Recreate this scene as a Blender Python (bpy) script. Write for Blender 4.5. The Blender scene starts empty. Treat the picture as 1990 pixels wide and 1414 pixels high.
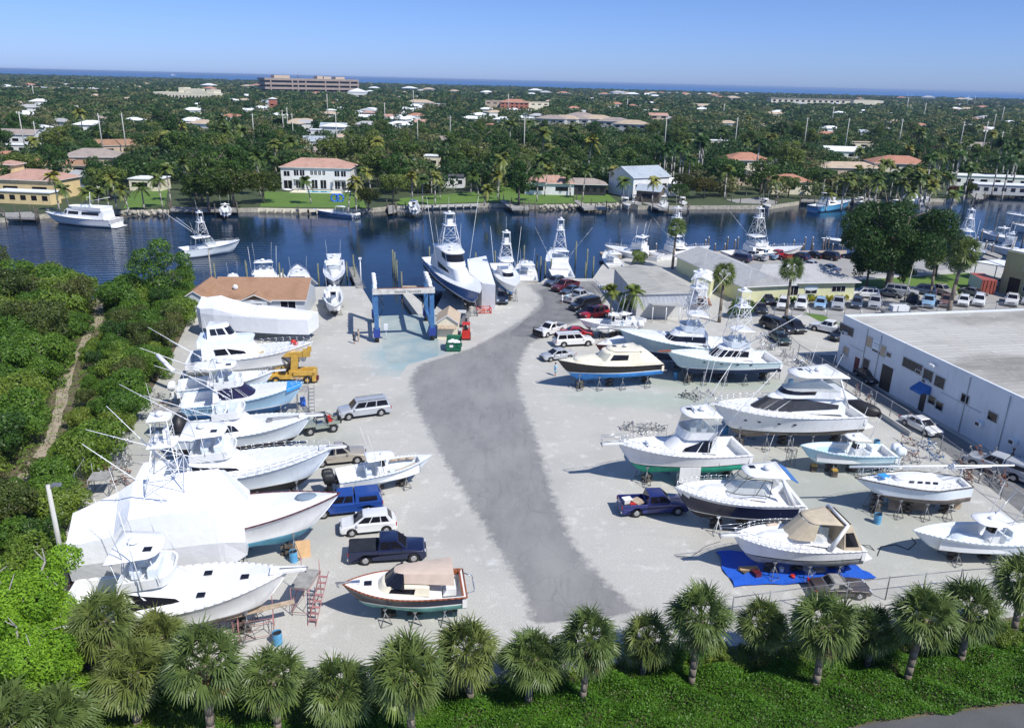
import bpy, math, random
import numpy as np
from math import sin, cos, pi, radians, sqrt, atan2, hypot
from mathutils import Vector, Matrix
random.seed(7); RNG = np.random.default_rng(7)
SC = bpy.context.scene; COL = SC.collection
# ---------------------------------------------------------------- camera
F, PITCH, ROLL, HC = 1542.0, radians(70.36), radians(1.36), 35.0
cam = bpy.data.cameras.new('camera'); camo = bpy.data.objects.new('camera', cam); COL.objects.link(camo)
RM = Matrix.Rotation(PITCH, 3, 'X') @ Matrix.Rotation(ROLL, 3, 'Z')
camo.matrix_world = Matrix.Translation((0, 0, HC)) @ RM.to_4x4()
cam.sensor_width = 36; cam.lens = F/1990*36; cam.clip_end = 90000; cam.clip_start = .5
SC.camera = camo
def G(px, py, z=0.0):
    "the point at height z that stands at this place of the photograph"
    d = RM @ Vector(((px-995)/F, -(py-707)/F, -1)); k = (z-HC)/d.z
    return Vector((d.x*k, d.y*k, z))
RMI = RM.inverted()
def PX(p):
    q = RMI @ (Vector(p)-Vector((0, 0, HC)))
    return (995+F*q.x/-q.z, 707-F*q.y/-q.z)
# ---------------------------------------------------------------- materials
MATS = {}
def nt(name):
    m = bpy.data.materials.new(name); m.use_nodes = True; t = m.node_tree
    return m, t, t.nodes['Principled BSDF']
def N(t, typ, **kw):
    n = t.nodes.new(typ)
    for k, v in kw.items():
        if k in n.inputs: n.inputs[k].default_value = v
        else: setattr(n, k, v)
    return n
def mix(t, a, b, f, mode='MIX'):
    n = t.nodes.new('ShaderNodeMix'); n.data_type = 'RGBA'; n.blend_type = mode
    for i, v in ((0, f), (6, a), (7, b)):
        if isinstance(v, bpy.types.NodeSocket): t.links.new(v, n.inputs[i])
        else: n.inputs[i].default_value = (*v, 1) if isinstance(v, tuple) and len(v) == 3 else v
    return n.outputs[2]
def ramp(t, fac, a, b):
    n = N(t, 'ShaderNodeMapRange'); n.inputs[1].default_value = a; n.inputs[2].default_value = b
    t.links.new(fac, n.inputs[0]); return n.outputs[0]
def noise(t, scale, detail=3, coord='Object', sc=(1, 1, 1), rough=.5):
    tc = N(t, 'ShaderNodeTexCoord'); mp = N(t, 'ShaderNodeMapping'); mp.inputs['Scale'].default_value = sc
    n = N(t, 'ShaderNodeTexNoise', Scale=scale, Detail=detail, Roughness=rough)
    if coord == 'World':
        g = N(t, 'ShaderNodeNewGeometry'); t.links.new(g.outputs['Position'], mp.inputs[0])
    else: t.links.new(tc.outputs[coord], mp.inputs[0])
    t.links.new(mp.outputs[0], n.inputs['Vector']); return n.outputs[0]
def mat(name, col, rough=.5, metal=0, var=.12, scale=2., bump=0, coat=0, fine=0, col2=None, bs=None, spec=.5):
    m, t, p = nt(name)
    c = tuple(col)
    a = noise(t, scale, 4)
    lo = tuple(x*(1-var) for x in c); hi = col2 or tuple(min(1, x*(1+var)) for x in c)
    o = mix(t, lo, hi, ramp(t, a, .3, .7))
    if fine:
        f = noise(t, fine, 2); o = mix(t, o, tuple(x*.6 for x in c), ramp(t, f, .45, .8))
    if name.startswith(('gel', 'hull_', 'stucco', 'wall_', 'cream')): o = mix(t, o, tuple(x*.78 for x in c), ramp(t, noise(t, 1.3, 4, 'Object', (1.6, 1.6, .18), .7), .52, .85))
    if name.startswith('bot_'): o = mix(t, o, tuple(min(1, x*1.6+.05) for x in c), ramp(t, noise(t, 2.2, 5, 'Object', (1, 1, 1), .8), .56, .8))
    t.links.new(o, p.inputs['Base Color'])
    p.inputs['Roughness'].default_value = rough; p.inputs['Metallic'].default_value = metal
    p.inputs['Coat Weight'].default_value = coat; p.inputs['Specular IOR Level'].default_value = spec
    if bump:
        b = N(t, 'ShaderNodeBump', Strength=bump, Distance=.05)
        t.links.new(noise(t, bs or scale*4, 4), b.inputs['Height']); t.links.new(b.outputs[0], p.inputs['Normal'])
    MATS[name] = m; return m
for a in [
 ('gel', (.82, .82, .81), .22, 0, .05, .9), ('gel_cool', (.72, .78, .83), .25, 0, .04, 1.), ('cream', (.82, .76, .6), .3, 0, .04, 1.),
 ('nonskid', (.76, .77, .77), .6, 0, .04, 3.), ('hull_blue', (.36, .55, .72), .2, 0, .04, 1.), ('hull_light', (.42, .63, .74), .2, 0, .04, 1.),
 ('hull_navy', (.014, .018, .05), .12, 0, .2, .5), ('hull_black', (.02, .018, .02), .12, 0, .2, .5), ('hull_ice', (.5, .63, .66), .22, 0, .04, 1.),
 ('hull_royal', (.06, .13, .33), .15, 0, .1, .5), ('hull_sky', (.12, .4, .66), .2, 0, .05, 1.), ('hull_grey', (.5, .51, .5), .3, 0, .06, 1.),
 ('bot_blue', (.03, .13, .33), .75, 0, .3, 1.2), ('bot_navy', (.012, .03, .09), .75, 0, .3, 1.2), ('bot_bright', (.05, .27, .7), .7, 0, .2, 1.2),
 ('bot_green', (.015, .38, .24), .7, 0, .18, 1.2), ('bot_teal', (.16, .42, .38), .75, 0, .25, 1.2), ('bot_black', (.025, .022, .022), .8, 0, .3, 1.2),
 ('bot_aqua', (.13, .42, .58), .7, 0, .2, 1.2), ('bot_grey', (.3, .31, .3), .8, 0, .3, 1.2), ('bot_brown', (.2, .17, .15), .8, 0, .3, 1.5),
 ('glass', (.012, .012, .018), .06, 0, .1, 1.), ('glass_purple', (.022, .018, .05), .08, 0, .2, .8), ('teak', (.28, .085, .035), .45, 0, .25, 3.),
 ('alu', (.72, .73, .75), .3, .85, .05, 2.), ('white_metal', (.78, .79, .8), .35, 0, .05, 2.), ('black', (.02, .02, .022), .5, 0, .3, 2.),
 ('canvas_tan', (.52, .44, .32), .9, 0, .1, 2.5), ('canvas_taupe', (.56, .45, .37), .9, 0, .08, 1.5), ('canvas_blue', (.05, .16, .42), .85, 0, .15, 2.),
 ('canvas_grey', (.2, .26, .33), .9, 0, .1, 1.), ('wood', (.42, .33, .24), .85, 0, .25, 3.), ('wood_grey', (.3, .29, .27), .9, 0, .25, 2.),
 ('wood_dark', (.1, .085, .07), .9, 0, .35, 2.), ('steel', (.28, .29, .31), .5, .5, .2, 3.), ('rust', (.22, .1, .07), .8, .2, .4, 4.),
 ('paint_yellow', (.52, .32, .06), .5, 0, .2, 2.), ('paint_blue', (.055, .16, .34), .45, 0, .25, 2.), ('paint_navyblue', (.025, .05, .25), .45, 0, .2, 2.),
 ('red', (.55, .03, .02), .4, 0, .15, 2.), ('tyre', (.018, .018, .018), .85, 0, .2, 4.), ('rim', (.5, .5, .52), .3, .7, .1, 3.),
 ('drum_blue', (.1, .34, .58), .5, 0, .2, 3.), ('drum_bright', (.02, .16, .7), .4, 0, .1, 3.), ('dumpster', (.01, .12, .06), .5, 0, .25, 2.),
 ('chrome', (.75, .75, .78), .15, .9, .05, 3.), ('lamp_red', (.4, .01, .01), .3, 0, .1, 3.), ('lamp_clear', (.75, .76, .8), .15, .2, .05, 3.),
 ('skin', (.5, .29, .2), .6, 0, .08, 3.), ('cloth_blue', (.3, .6, .78), .9, 0, .1, 5.), ('cloth_white', (.75, .74, .72), .9, 0, .08, 5.),
 ('cloth_dark', (.05, .06, .09), .9, 0, .2, 5.), ('cloth_tan', (.42, .36, .27), .9, 0, .12, 5.), ('hair', (.03, .02, .015), .7, 0, .2, 5.),
 ('stucco_white', (.76, .76, .74), .85, 0, .07, .4), ('stucco_yellow', (.74, .57, .3), .85, 0, .08, .4), ('stucco_olive', (.46, .44, .24), .85, 0, .1, .4), ('beam_white', (.6, .58, .53), .6, 0, .2, 1.5), ('wall_shade_tint', (.7, .73, .76), .85, 0, .06, .3), ('faded_red', (.36, .09, .06), .6, 0, .25, 1.), ('pole_grey', (.48, .47, .44), .85, 0, .1, 1.), ('stucco_green', (.66, .66, .4), .85, 0, .08, .4),
 ('stucco_cream', (.74, .68, .52), .85, 0, .08, .4), ('stucco_tan', (.52, .42, .32), .85, 0, .1, .4), ('stucco_grey', (.5, .5, .48), .85, 0, .1, .4),
 ('stucco_pink', (.62, .42, .36), .85, 0, .1, .4), ('siding_grey', (.5, .53, .56), .7, 0, .06, .6), ('stucco_brick', (.45, .16, .1), .85, 0, .1, .4),
 ('office_brown', (.34, .27, .23), .8, 0, .1, .2), ('concrete', (.5, .49, .45), .85, 0, .12, .6), ('stone', (.4, .37, .3), .9, 0, .35, 1.2),
 ('cardboard', (.6, .38, .2), .85, 0, .12, 2.), ('sand', (.5, .42, .3), .95, 0, .2, .5), ('orange', (.7, .14, .02), .5, 0, .15, 2.),
 ('pool', (.08, .42, .6), .06, 0, .1, .5), ('maroon', (.1, .012, .015), .4, 0, .15, 2.), ('grille', (.05, .05, .055), .4, .3, .2, 4.),
]: mat(*a)
CARS = {'c_white': (.8, .8, .79), 'c_silver': (.45, .47, .5), 'c_black': (.015, .015, .018), 'c_navy': (.012, .018, .06), 'c_blue': (.02, .07, .3),
 'c_royal': (.02, .03, .16), 'c_red': (.42, .015, .02), 'c_maroon': (.12, .015, .02), 'c_tan': (.4, .36, .3), 'c_grey': (.13, .14, .15),
 'c_lightblue': (.3, .48, .68), 'c_green': (.03, .055, .05), 'c_sage': (.3, .33, .28), 'c_brown': (.22, .13, .12), 'c_bronze': (.07, .055, .055),
 'c_slate': (.07, .1, .16)}
for k, v in CARS.items(): mat(k, v, .28, .15, .05, 1.5, 0, .6)
def roofm(name, c, c2, sc=(1, 1, 1), scale=3., bump=.4):
    m, t, p = nt(name)
    a = noise(t, scale, 3, 'Object', sc); b = noise(t, .35, 4)
    o = mix(t, c, c2, ramp(t, a, .35, .65)); o = mix(t, o, tuple(x*.72 for x in c), ramp(t, b, .5, .85))
    t.links.new(o, p.inputs['Base Color']); p.inputs['Roughness'].default_value = .9
    bb = N(t, 'ShaderNodeBump', Strength=bump, Distance=.08); t.links.new(a, bb.inputs['Height']); t.links.new(bb.outputs[0], p.inputs['Normal'])
    MATS[name] = m
roofm('roof_brown', (.3, .165, .095), (.38, .23, .145), (1, 6, 6), 2.)
roofm('roof_terracotta', (.36, .16, .1), (.5, .25, .17), (4, 1, 1), 1.5)
roofm('roof_pink', (.4, .23, .17), (.54, .33, .26), (4, 1, 1), 1.5)
roofm('roof_tan', (.44, .34, .24), (.54, .43, .31), (4, 1, 1), 1.5)
roofm('roof_grey', (.36, .36, .36), (.46, .46, .46), (1, 5, 5), 1.5)
roofm('roof_taupe', (.3, .25, .22), (.38, .32, .28), (1, 5, 5), 1.5)
roofm('roof_white', (.72, .74, .76), (.8, .81, .82), (1, 5, 5), 1.)
roofm('roof_dark', (.06, .06, .065), (.1, .1, .1), (1, 5, 5), 1.)
roofm('roof_blue', (.33, .38, .43), (.42, .46, .5), (1, 5, 5), 1.)
roofm('roof_warehouse', (.3, .29, .26), (.46, .45, .41), (.3, 3.5, 1), 1.4, .25)
roofm('metal_sheet', (.66, .68, .71), (.78, .8, .82), (2.2, .1, .1), 4, .6)
# shrink wrap / tarp: wrinkled plastic
def wrap(name, c, r=.35, s=1.2, st=.22):
    m, t, p = nt(name)
    a = noise(t, s, 6, 'Object', (1, .5, 1), .65); b = N(t, 'ShaderNodeBump', Strength=st, Distance=.25)
    t.links.new(a, b.inputs['Height']); t.links.new(b.outputs[0], p.inputs['Normal'])
    t.links.new(mix(t, tuple(x*.93 for x in c), c, ramp(t, a, .3, .7)), p.inputs['Base Color'])
    p.inputs['Roughness'].default_value = r; MATS[name] = m
wrap('shrink', (.84, .85, .87)); wrap('tarp_blue', (.025, .12, .6), .3, .9, .9); wrap('tarp_sky', (.05, .34, .8), .4, 2.)
# clear vinyl
m, t, p = nt('vinyl'); p.inputs['Base Color'].default_value = (.3, .36, .38, 1); p.inputs['Roughness'].default_value = .08
tr = N(t, 'ShaderNodeBsdfTransparent'); ms = N(t, 'ShaderNodeMixShader'); ms.inputs[0].default_value = .38
t.links.new(tr.outputs[0], ms.inputs[1]); t.links.new(p.outputs[0], ms.inputs[2]); t.links.new(ms.outputs[0], t.nodes['Material Output'].inputs[0]); MATS['vinyl'] = m
# chain link mesh / bug screen
m, t, p = nt('chainlink'); p.inputs['Base Color'].default_value = (.4, .41, .42, 1); p.inputs['Roughness'].default_value = .6
tr = N(t, 'ShaderNodeBsdfTransparent'); ms = N(t, 'ShaderNodeMixShader'); ms.inputs[0].default_value = .1
t.links.new(tr.outputs[0], ms.inputs[1]); t.links.new(p.outputs[0], ms.inputs[2]); t.links.new(ms.outputs[0], t.nodes['Material Output'].inputs[0]); MATS['chainlink'] = m
# foliage
def leafm(name, c, c2, c3, attr=False, trans=.36, rr=.45):
    m, t, p = nt(name)
    rn = N(t, 'ShaderNodeAttribute', attribute_name='tint').outputs['Fac'] if attr else N(t, 'ShaderNodeObjectInfo').outputs['Random']
    cr = t.nodes.new('ShaderNodeValToRGB'); e = cr.color_ramp.elements
    e[0].position = .1; e[0].color = (*c, 1); e[1].position = .95; e[1].color = (*c3, 1); q = cr.color_ramp.elements.new(.55); q.color = (*c2, 1)
    t.links.new(rn, cr.inputs[0])
    lf = N(t, 'ShaderNodeAttribute', attribute_name='leaf').outputs['Fac']
    o = mix(t, cr.outputs[0], mix(t, cr.outputs[0], (1.5, 1.5, .9), 1.0, 'MULTIPLY'), ramp(t, lf, .35, 1.))
    o = mix(t, o, mix(t, o, (.6, .68, .6), 1.0, 'MULTIPLY'), ramp(t, noise(t, .7, 2), .45, .7))
    t.links.new(o, p.inputs['Base Color']); p.inputs['Roughness'].default_value = rr; p.inputs['Specular IOR Level'].default_value = .3
    tl = N(t, 'ShaderNodeBsdfTranslucent'); ms = N(t, 'ShaderNodeMixShader'); ms.inputs[0].default_value = trans
    t.links.new(o, tl.inputs[0]); t.links.new(p.outputs[0], ms.inputs[1]); t.links.new(tl.outputs[0], ms.inputs[2])
    t.links.new(ms.outputs[0], t.nodes['Material Output'].inputs[0]); MATS[name] = m
leafm('leaf_tree', (.033, .08, .02), (.065, .13, .03), (.15, .19, .05)); leafm('leaf_dark', (.035, .078, .022), (.038, .082, .022), (.042, .09, .024))
leafm('leaf_wood', (.032, .072, .026), (.065, .118, .036), (.18, .175, .085), True)
leafm('leaf_mangrove', (.085, .17, .03), (.12, .22, .035), (.19, .25, .05))
leafm('leaf_bright', (.15, .29, .03), (.17, .32, .03), (.19, .34, .03), False, .3, .7)
leafm('leaf_olive', (.07, .1, .03), (.09, .12, .035), (.12, .13, .045))
leafm('leaf_palm', (.12, .17, .05), (.14, .195, .055), (.18, .215, .06), False, .2, .4)
leafm('leaf_coco', (.07, .115, .03), (.12, .16, .04), (.26, .25, .06), False, .2, .4)
leafm('leaf_silver', (.26, .33, .3), (.28, .35, .32), (.3, .36, .34), False, .1, .5)
leafm('leaf_hedge', (.07, .17, .018), (.08, .19, .02), (.09, .2, .02))
leafm('leaf_dead', (.22, .16, .08), (.24, .17, .09), (.26, .2, .1))
leafm('leaf_brown', (.3, .16, .03), (.3, .17, .03), (.32, .19, .05))
leafm('leaf_yellow', (.4, .36, .03), (.42, .4, .04), (.45, .4, .04))
mat('bark', (.2, .165, .13), .95, 0, .3, 3., .4); mat('bark_grey', (.33, .31, .28), .95, 0, .2, 3., .3)
# ---------------------------------------------------------------- mesh builder
class MB:
    def __init__(s, m='gel'): s.v = []; s.f = []; s.m = []; s.sm = []; s.cur = m; s.smooth = False
    def face(s, f, m=None): s.f.append(tuple(f)); s.m.append(m or s.cur); s.sm.append(s.smooth)
    def add(s, pts): n = len(s.v); s.v += [tuple(p) for p in pts]; return n
    def quad(s, a, b, c, d, m=None): n = s.add((a, b, c, d)); s.face((n, n+1, n+2, n+3), m)
    def poly(s, pts, m=None): n = s.add(pts); s.face(range(n, n+len(pts)), m)
    def box(s, c, d, rz=0, m=None, rx=0, ry=0):
        R = Matrix.Rotation(rz, 3, 'Z') @ Matrix.Rotation(ry, 3, 'Y') @ Matrix.Rotation(rx, 3, 'X'); c = Vector(c)
        n = s.add([c + R @ Vector((x*d[0]/2, y*d[1]/2, z*d[2]/2)) for x in (-1, 1) for y in (-1, 1) for z in (-1, 1)])
        for f in ((0, 1, 3, 2), (4, 6, 7, 5), (0, 4, 5, 1), (2, 3, 7, 6), (0, 2, 6, 4), (1, 5, 7, 3)): s.face([n+i for i in f], m)
        return s
    def rod(s, p, q, r=.03, r2=None, n=5, m=None, cap=True):
        p = Vector(p); q = Vector(q); d = (q-p); r2 = r if r2 is None else r2
        if d.length < 1e-6: return s
        d.normalize(); a = d.orthogonal().normalized(); b = d.cross(a); o = s.smooth; s.smooth = True
        i = s.add([p+(a*cos(2*pi*k/n)+b*sin(2*pi*k/n))*r for k in range(n)]); j = s.add([q+(a*cos(2*pi*k/n)+b*sin(2*pi*k/n))*r2 for k in range(n)])
        for k in range(n): s.face((i+k, i+(k+1) % n, j+(k+1) % n, j+k), m)
        s.smooth = False
        if cap: s.face([i+n-1-k for k in range(n)], m); s.face([j+k for k in range(n)], m)
        s.smooth = o; return s
    def path(s, pts, r=.03, n=5, m=None):
        for a, b in zip(pts, pts[1:]): s.rod(a, b, r, None, n, m)
        return s
    def loft(s, rings, closed=True, cap0=False, cap1=False, m=None):
        idx = [s.add(r) for r in rings]; n = len(rings[0])
        for a, b in zip(idx, idx[1:]):
            for k in range(n if closed else n-1): s.face((a+k, a+(k+1) % n, b+(k+1) % n, b+k), m)
        if cap0: s.face([idx[0]+n-1-k for k in range(n)], m)
        if cap1: s.face([idx[-1]+k for k in range(n)], m)
        return s
    def ell(s, c, r, u=10, w=6, m=None, z0=-1):
        o = s.smooth; s.smooth = True; rings = []
        for j in range(w+1):
            a = -pi/2+pi*j/w; a = max(a, math.asin(z0)) if z0 > -1 else a
            rings.append([(c[0]+r[0]*cos(a)*cos(2*pi*k/u), c[1]+r[1]*cos(a)*sin(2*pi*k/u), c[2]+r[2]*sin(a)) for k in range(u)])
        s.loft(rings, True, False, False, m); s.smooth = o; return s
    def prism(s, pts, z0, z1, m=None, bottom=False):
        n = len(pts); a = s.add([(p[0], p[1], z0) for p in pts]); b = s.add([(p[0], p[1], z1) for p in pts])
        ar = sum(pts[i][0]*pts[(i+1) % n][1]-pts[(i+1) % n][0]*pts[i][1] for i in range(n))
        up = [b+k for k in range(n)]; s.face(up if ar > 0 else up[::-1], m)
        for k in range(n):
            f = (a+k, a+(k+1) % n, b+(k+1) % n, b+k); s.face(f if ar > 0 else f[::-1], m)
        if bottom: dn = [a+k for k in range(n)]; s.face(dn[::-1] if ar > 0 else dn, m)
        return s
    def build(s, name, parent=None, label=None, loc=None):
        me = bpy.data.meshes.new(name); me.from_pydata(s.v, [], s.f)
        names = []
        for x in s.m:
            if x not in names: names.append(x)
        for x in names: me.materials.append(MATS[x])
        if len(names) > 1: me.polygons.foreach_set('material_index', [names.index(x) for x in s.m])
        me.polygons.foreach_set('use_smooth', s.sm); me.update()
        o = bpy.data.objects.new(name, me); COL.objects.link(o)
        if parent: o.parent = parent
        if label: o['label'] = label
        if loc is not None: o.location = loc
        return o
def bev(o, w=.05, seg=2):
    for f in o.data.polygons: f.use_smooth = True
    m = o.modifiers.new('bevel', 'BEVEL'); m.width = w; m.segments = seg; m.limit_method = 'ANGLE'; m.angle_limit = .6; m.harden_normals = True; return o
def tag(o, label, cat, group=None):
    o['label'] = label; o['category'] = cat
    if group: o['group'] = group
    return o
def thing(name, label, cat, loc=(0, 0, 0), rz=0, group=None):
    o = bpy.data.objects.new(name, None); COL.objects.link(o); o.location = loc; o.rotation_euler = (0, 0, rz); o.empty_display_size = .3
    return tag(o, label, cat, group)
def struct(o, kind='structure'): o['kind'] = kind; return o
KIDS = {}
def kids(o): return [c for c in ALLK.get(o.name, [])]
def dup(root, loc, rz=0, label=None, group=None, sc=None, tilt=None):
    def cp(o, par):
        c = o.copy(); COL.objects.link(c)
        if par: c.parent = par
        for ch in o.children: cp(ch, c)
        return c
    r = cp(root, None); r.location = loc; r.rotation_euler = (tilt[0] if tilt else 0, tilt[1] if tilt else 0, rz)
    if label: r['label'] = label
    if group: r['group'] = group
    if sc: r.scale = (sc, sc, sc) if not isinstance(sc, tuple) else sc
    return r
def text(s, size, loc, rot, m, parent, name='lettering'):
    c = bpy.data.curves.new(name, 'FONT'); c.body = s; c.size = size; c.extrude = .004; c.align_x = 'CENTER'; c.align_y = 'CENTER'
    o = bpy.data.objects.new('tmp', c); COL.objects.link(o); dg = bpy.context.evaluated_depsgraph_get()
    me = bpy.data.meshes.new_from_object(o.evaluated_get(dg)); bpy.data.objects.remove(o); me.materials.clear(); me.materials.append(MATS[m])
    o = bpy.data.objects.new(name, me); COL.objects.link(o); o.location = loc; o.rotation_euler = rot; o.parent = parent; return o
def npmesh(name, P, m, per=4, leaf=None, tint=None):
    "P: (n, per, 3) separate faces"
    n = P.shape[0]; me = bpy.data.meshes.new(name); me.vertices.add(n*per); me.vertices.foreach_set('co', P.astype(np.float32).ravel())
    me.loops.add(n*per); me.loops.foreach_set('vertex_index', np.arange(n*per, dtype=np.int32))
    me.polygons.add(n); me.polygons.foreach_set('loop_start', np.arange(0, n*per, per, dtype=np.int32))
    for nm, a in (('leaf', leaf), ('tint', tint)):
        if a is not None:
            at = me.attributes.new(nm, 'FLOAT', 'FACE'); at.data.foreach_set('value', a.astype(np.float32))
    me.materials.append(MATS[m]); me.update(calc_edges=True); me.validate(); return me
def unit(a): return a/np.maximum(np.linalg.norm(a, axis=-1, keepdims=True), 1e-9)
def leaves(C, Nn, size, rng, asp=.55):
    "diamond leaves at C facing Nn"
    n = len(C); r = unit(rng.normal(size=(n, 3))); t = unit(np.cross(Nn, r)); u = np.cross(Nn, t); s = size[:, None] if np.ndim(size) else size
    return np.stack([C-t*s, C-u*s*asp, C+t*s, C+u*s*asp], 1)
# ---------------------------------------------------------------- light, sky, haze
W = bpy.data.worlds.new('World'); SC.world = W; W.use_nodes = True; t = W.node_tree
SUN_EL, SUN_AZ = radians(50), atan2(.74, -.67)
sky = N(t, 'ShaderNodeTexSky'); sky.sky_type = 'NISHITA'; sky.sun_disc = False; sky.sun_elevation = SUN_EL; sky.sun_rotation = SUN_AZ
sky.air_density = 1.0; sky.dust_density = .3; sky.ozone_density = 3.0
bg = t.nodes['Background']; tc = N(t, 'ShaderNodeTexCoord'); sx = N(t, 'ShaderNodeSeparateXYZ')
t.links.new(tc.outputs['Generated'], sx.inputs[0])
tint = mix(t, mix(t, (.5, .72, 1.5), (.5, .67, 1.2), ramp(t, sx.outputs[2], 0, .09)), (.8, .95, 1.2), ramp(t, sx.outputs[2], .1, .5))
t.links.new(mix(t, sky.outputs[0], tint, 1.0, 'MULTIPLY'), bg.inputs[0]); bg.inputs[1].default_value = .098
sun = bpy.data.lights.new('sun', 'SUN'); sun.energy = 4.4; sun.angle = radians(.5); sun.color = (1, .965, .9)
so = bpy.data.objects.new('sun', sun); COL.objects.link(so)
so.rotation_euler = Vector((-.74*cos(SUN_EL), .67*cos(SUN_EL), -sin(SUN_EL))).to_track_quat('-Z', 'Y').to_euler()
SC.view_settings.view_transform = 'Standard'; SC.view_settings.look = 'None'; SC.view_settings.exposure = 0.19; SC.view_settings.gamma = 1
SC.cycles.volume_bounces = 0
hz = MB('gel'); hz.cur = 'haze'
m, t, p = nt('haze'); t.nodes.remove(p); v = N(t, 'ShaderNodeVolumePrincipled'); v.inputs['Density'].default_value = 7.5e-5
v.inputs['Color'].default_value = (.52, .7, 1, 1); v.inputs['Anisotropy'].default_value = .2; t.links.new(v.outputs[0], t.nodes['Material Output'].inputs['Volume']); MATS['haze'] = m
hz.box((0, 14000, 16.5), (36000, 36000, 45)); struct(hz.build('haze'), 'stuff')
# ---------------------------------------------------------------- water
m, t, p = nt('water')
p.inputs['Base Color'].default_value = (.006, .022, .07, 1); p.inputs['Roughness'].default_value = .1; p.inputs['IOR'].default_value = 1.33
b1 = N(t, 'ShaderNodeBump', Strength=.28, Distance=.2); b2 = N(t, 'ShaderNodeBump', Strength=.35, Distance=.05)
t.links.new(noise(t, .35, 3, 'World', (1, .55, 1)), b1.inputs['Height']); t.links.new(noise(t, 2.2, 4, 'World', (.6, 1, 1)), b2.inputs['Height'])
wv = N(t, 'ShaderNodeTexWave', Scale=.16, Distortion=3.5, Detail=2); wv.inputs['Detail Scale'].default_value = .6; gw = N(t, 'ShaderNodeNewGeometry'); mw = N(t, 'ShaderNodeMapping'); mw.inputs['Rotation'].default_value = (0, 0, 1.35); t.links.new(gw.outputs['Position'], mw.inputs[0]); t.links.new(mw.outputs[0], wv.inputs[0])
dw = N(t, 'ShaderNodeVectorMath', operation='DISTANCE'); t.links.new(gw.outputs['Position'], dw.inputs[0]); dw.inputs[1].default_value = G(140, 490, -1)
kw = N(t, 'ShaderNodeMapRange'); kw.inputs[1].default_value = 48; kw.inputs[2].default_value = 12; t.links.new(dw.outputs['Value'], kw.inputs[0]); xw = N(t, 'ShaderNodeMath', operation='MULTIPLY'); t.links.new(wv.outputs['Fac'], xw.inputs[0]); t.links.new(kw.outputs[0], xw.inputs[1])
b0 = N(t, 'ShaderNodeBump', Strength=.3, Distance=.3); t.links.new(xw.outputs[0], b0.inputs['Height']); t.links.new(b0.outputs[0], b1.inputs['Normal']); t.links.new(b1.outputs[0], b2.inputs['Normal']); t.links.new(b2.outputs[0], p.inputs['Normal'])
big = noise(t, .035, 3, 'World', (.5, 1.6, 1))
g = N(t, 'ShaderNodeNewGeometry'); sp = N(t, 'ShaderNodeSeparateXYZ'); t.links.new(g.outputs['Position'], sp.inputs[0])
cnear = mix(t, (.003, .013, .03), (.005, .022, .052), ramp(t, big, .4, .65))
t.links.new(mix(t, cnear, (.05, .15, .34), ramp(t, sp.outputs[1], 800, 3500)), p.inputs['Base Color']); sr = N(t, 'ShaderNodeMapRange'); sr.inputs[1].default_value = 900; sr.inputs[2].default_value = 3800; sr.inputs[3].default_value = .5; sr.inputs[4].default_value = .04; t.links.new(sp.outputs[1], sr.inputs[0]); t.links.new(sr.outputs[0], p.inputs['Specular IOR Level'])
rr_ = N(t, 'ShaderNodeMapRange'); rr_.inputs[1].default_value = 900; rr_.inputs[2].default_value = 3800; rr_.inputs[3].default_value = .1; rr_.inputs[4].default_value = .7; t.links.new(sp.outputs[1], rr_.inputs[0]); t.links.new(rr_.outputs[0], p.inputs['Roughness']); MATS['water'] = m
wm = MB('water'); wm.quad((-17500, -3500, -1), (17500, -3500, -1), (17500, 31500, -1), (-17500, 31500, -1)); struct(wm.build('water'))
# ---------------------------------------------------------------- land
def smoothpoly(P, k=1, jit=0):
    for _ in range(k):
        Q = []
        for a, b in zip(P, P[1:]+P[:1]): Q += [a*.75+b*.25, a*.25+b*.75]
        P = Q
    return [p+Vector((random.uniform(-jit, jit), random.uniform(-jit, jit), 0)) for p in P]
def sheet(name, P, z, m, skirt=0, sm='stone'):
    mb = MB(m); P = [Vector((p[0], p[1])) for p in P]
    ar = sum(P[i].x*P[(i+1) % len(P)].y-P[(i+1) % len(P)].x*P[i].y for i in range(len(P)))
    if ar < 0: P = P[::-1]
    mb.poly([(p.x, p.y, z) for p in P])
    if skirt:
        for a, b in zip(P, P[1:]+P[:1]): mb.quad((a.x, a.y, z-skirt), (b.x, b.y, z-skirt), (b.x, b.y, z), (a.x, a.y, z), sm)
    return struct(mb.build(name))
m, t, p = nt('gravel')
def gravelcol(t):
    f1 = noise(t, 9, 3, 'World', rough=.7); f2 = noise(t, .12, 5, 'World'); f3 = noise(t, .6, 4, 'World', (1, 1, 1), .7); f4 = noise(t, 1.1, 5, 'World', (.12, 1, 1), .7); f5 = noise(t, .45, 5, 'World', (1, 1, 1), .8)
    o = mix(t, (.345, .335, .305), (.59, .575, .53), ramp(t, f1, .25, .75)); o = mix(t, o, (.36, .355, .33), ramp(t, f2, .45, .8)); o = mix(t, o, (.64, .63, .6), ramp(t, f3, .55, .8))
    o = mix(t, o, (.4, .395, .37), ramp(t, f4, .56, .8)); return mix(t, o, (.27, .265, .25), ramp(t, f5, .66, .82)), f1
o, f1 = gravelcol(t)
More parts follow.
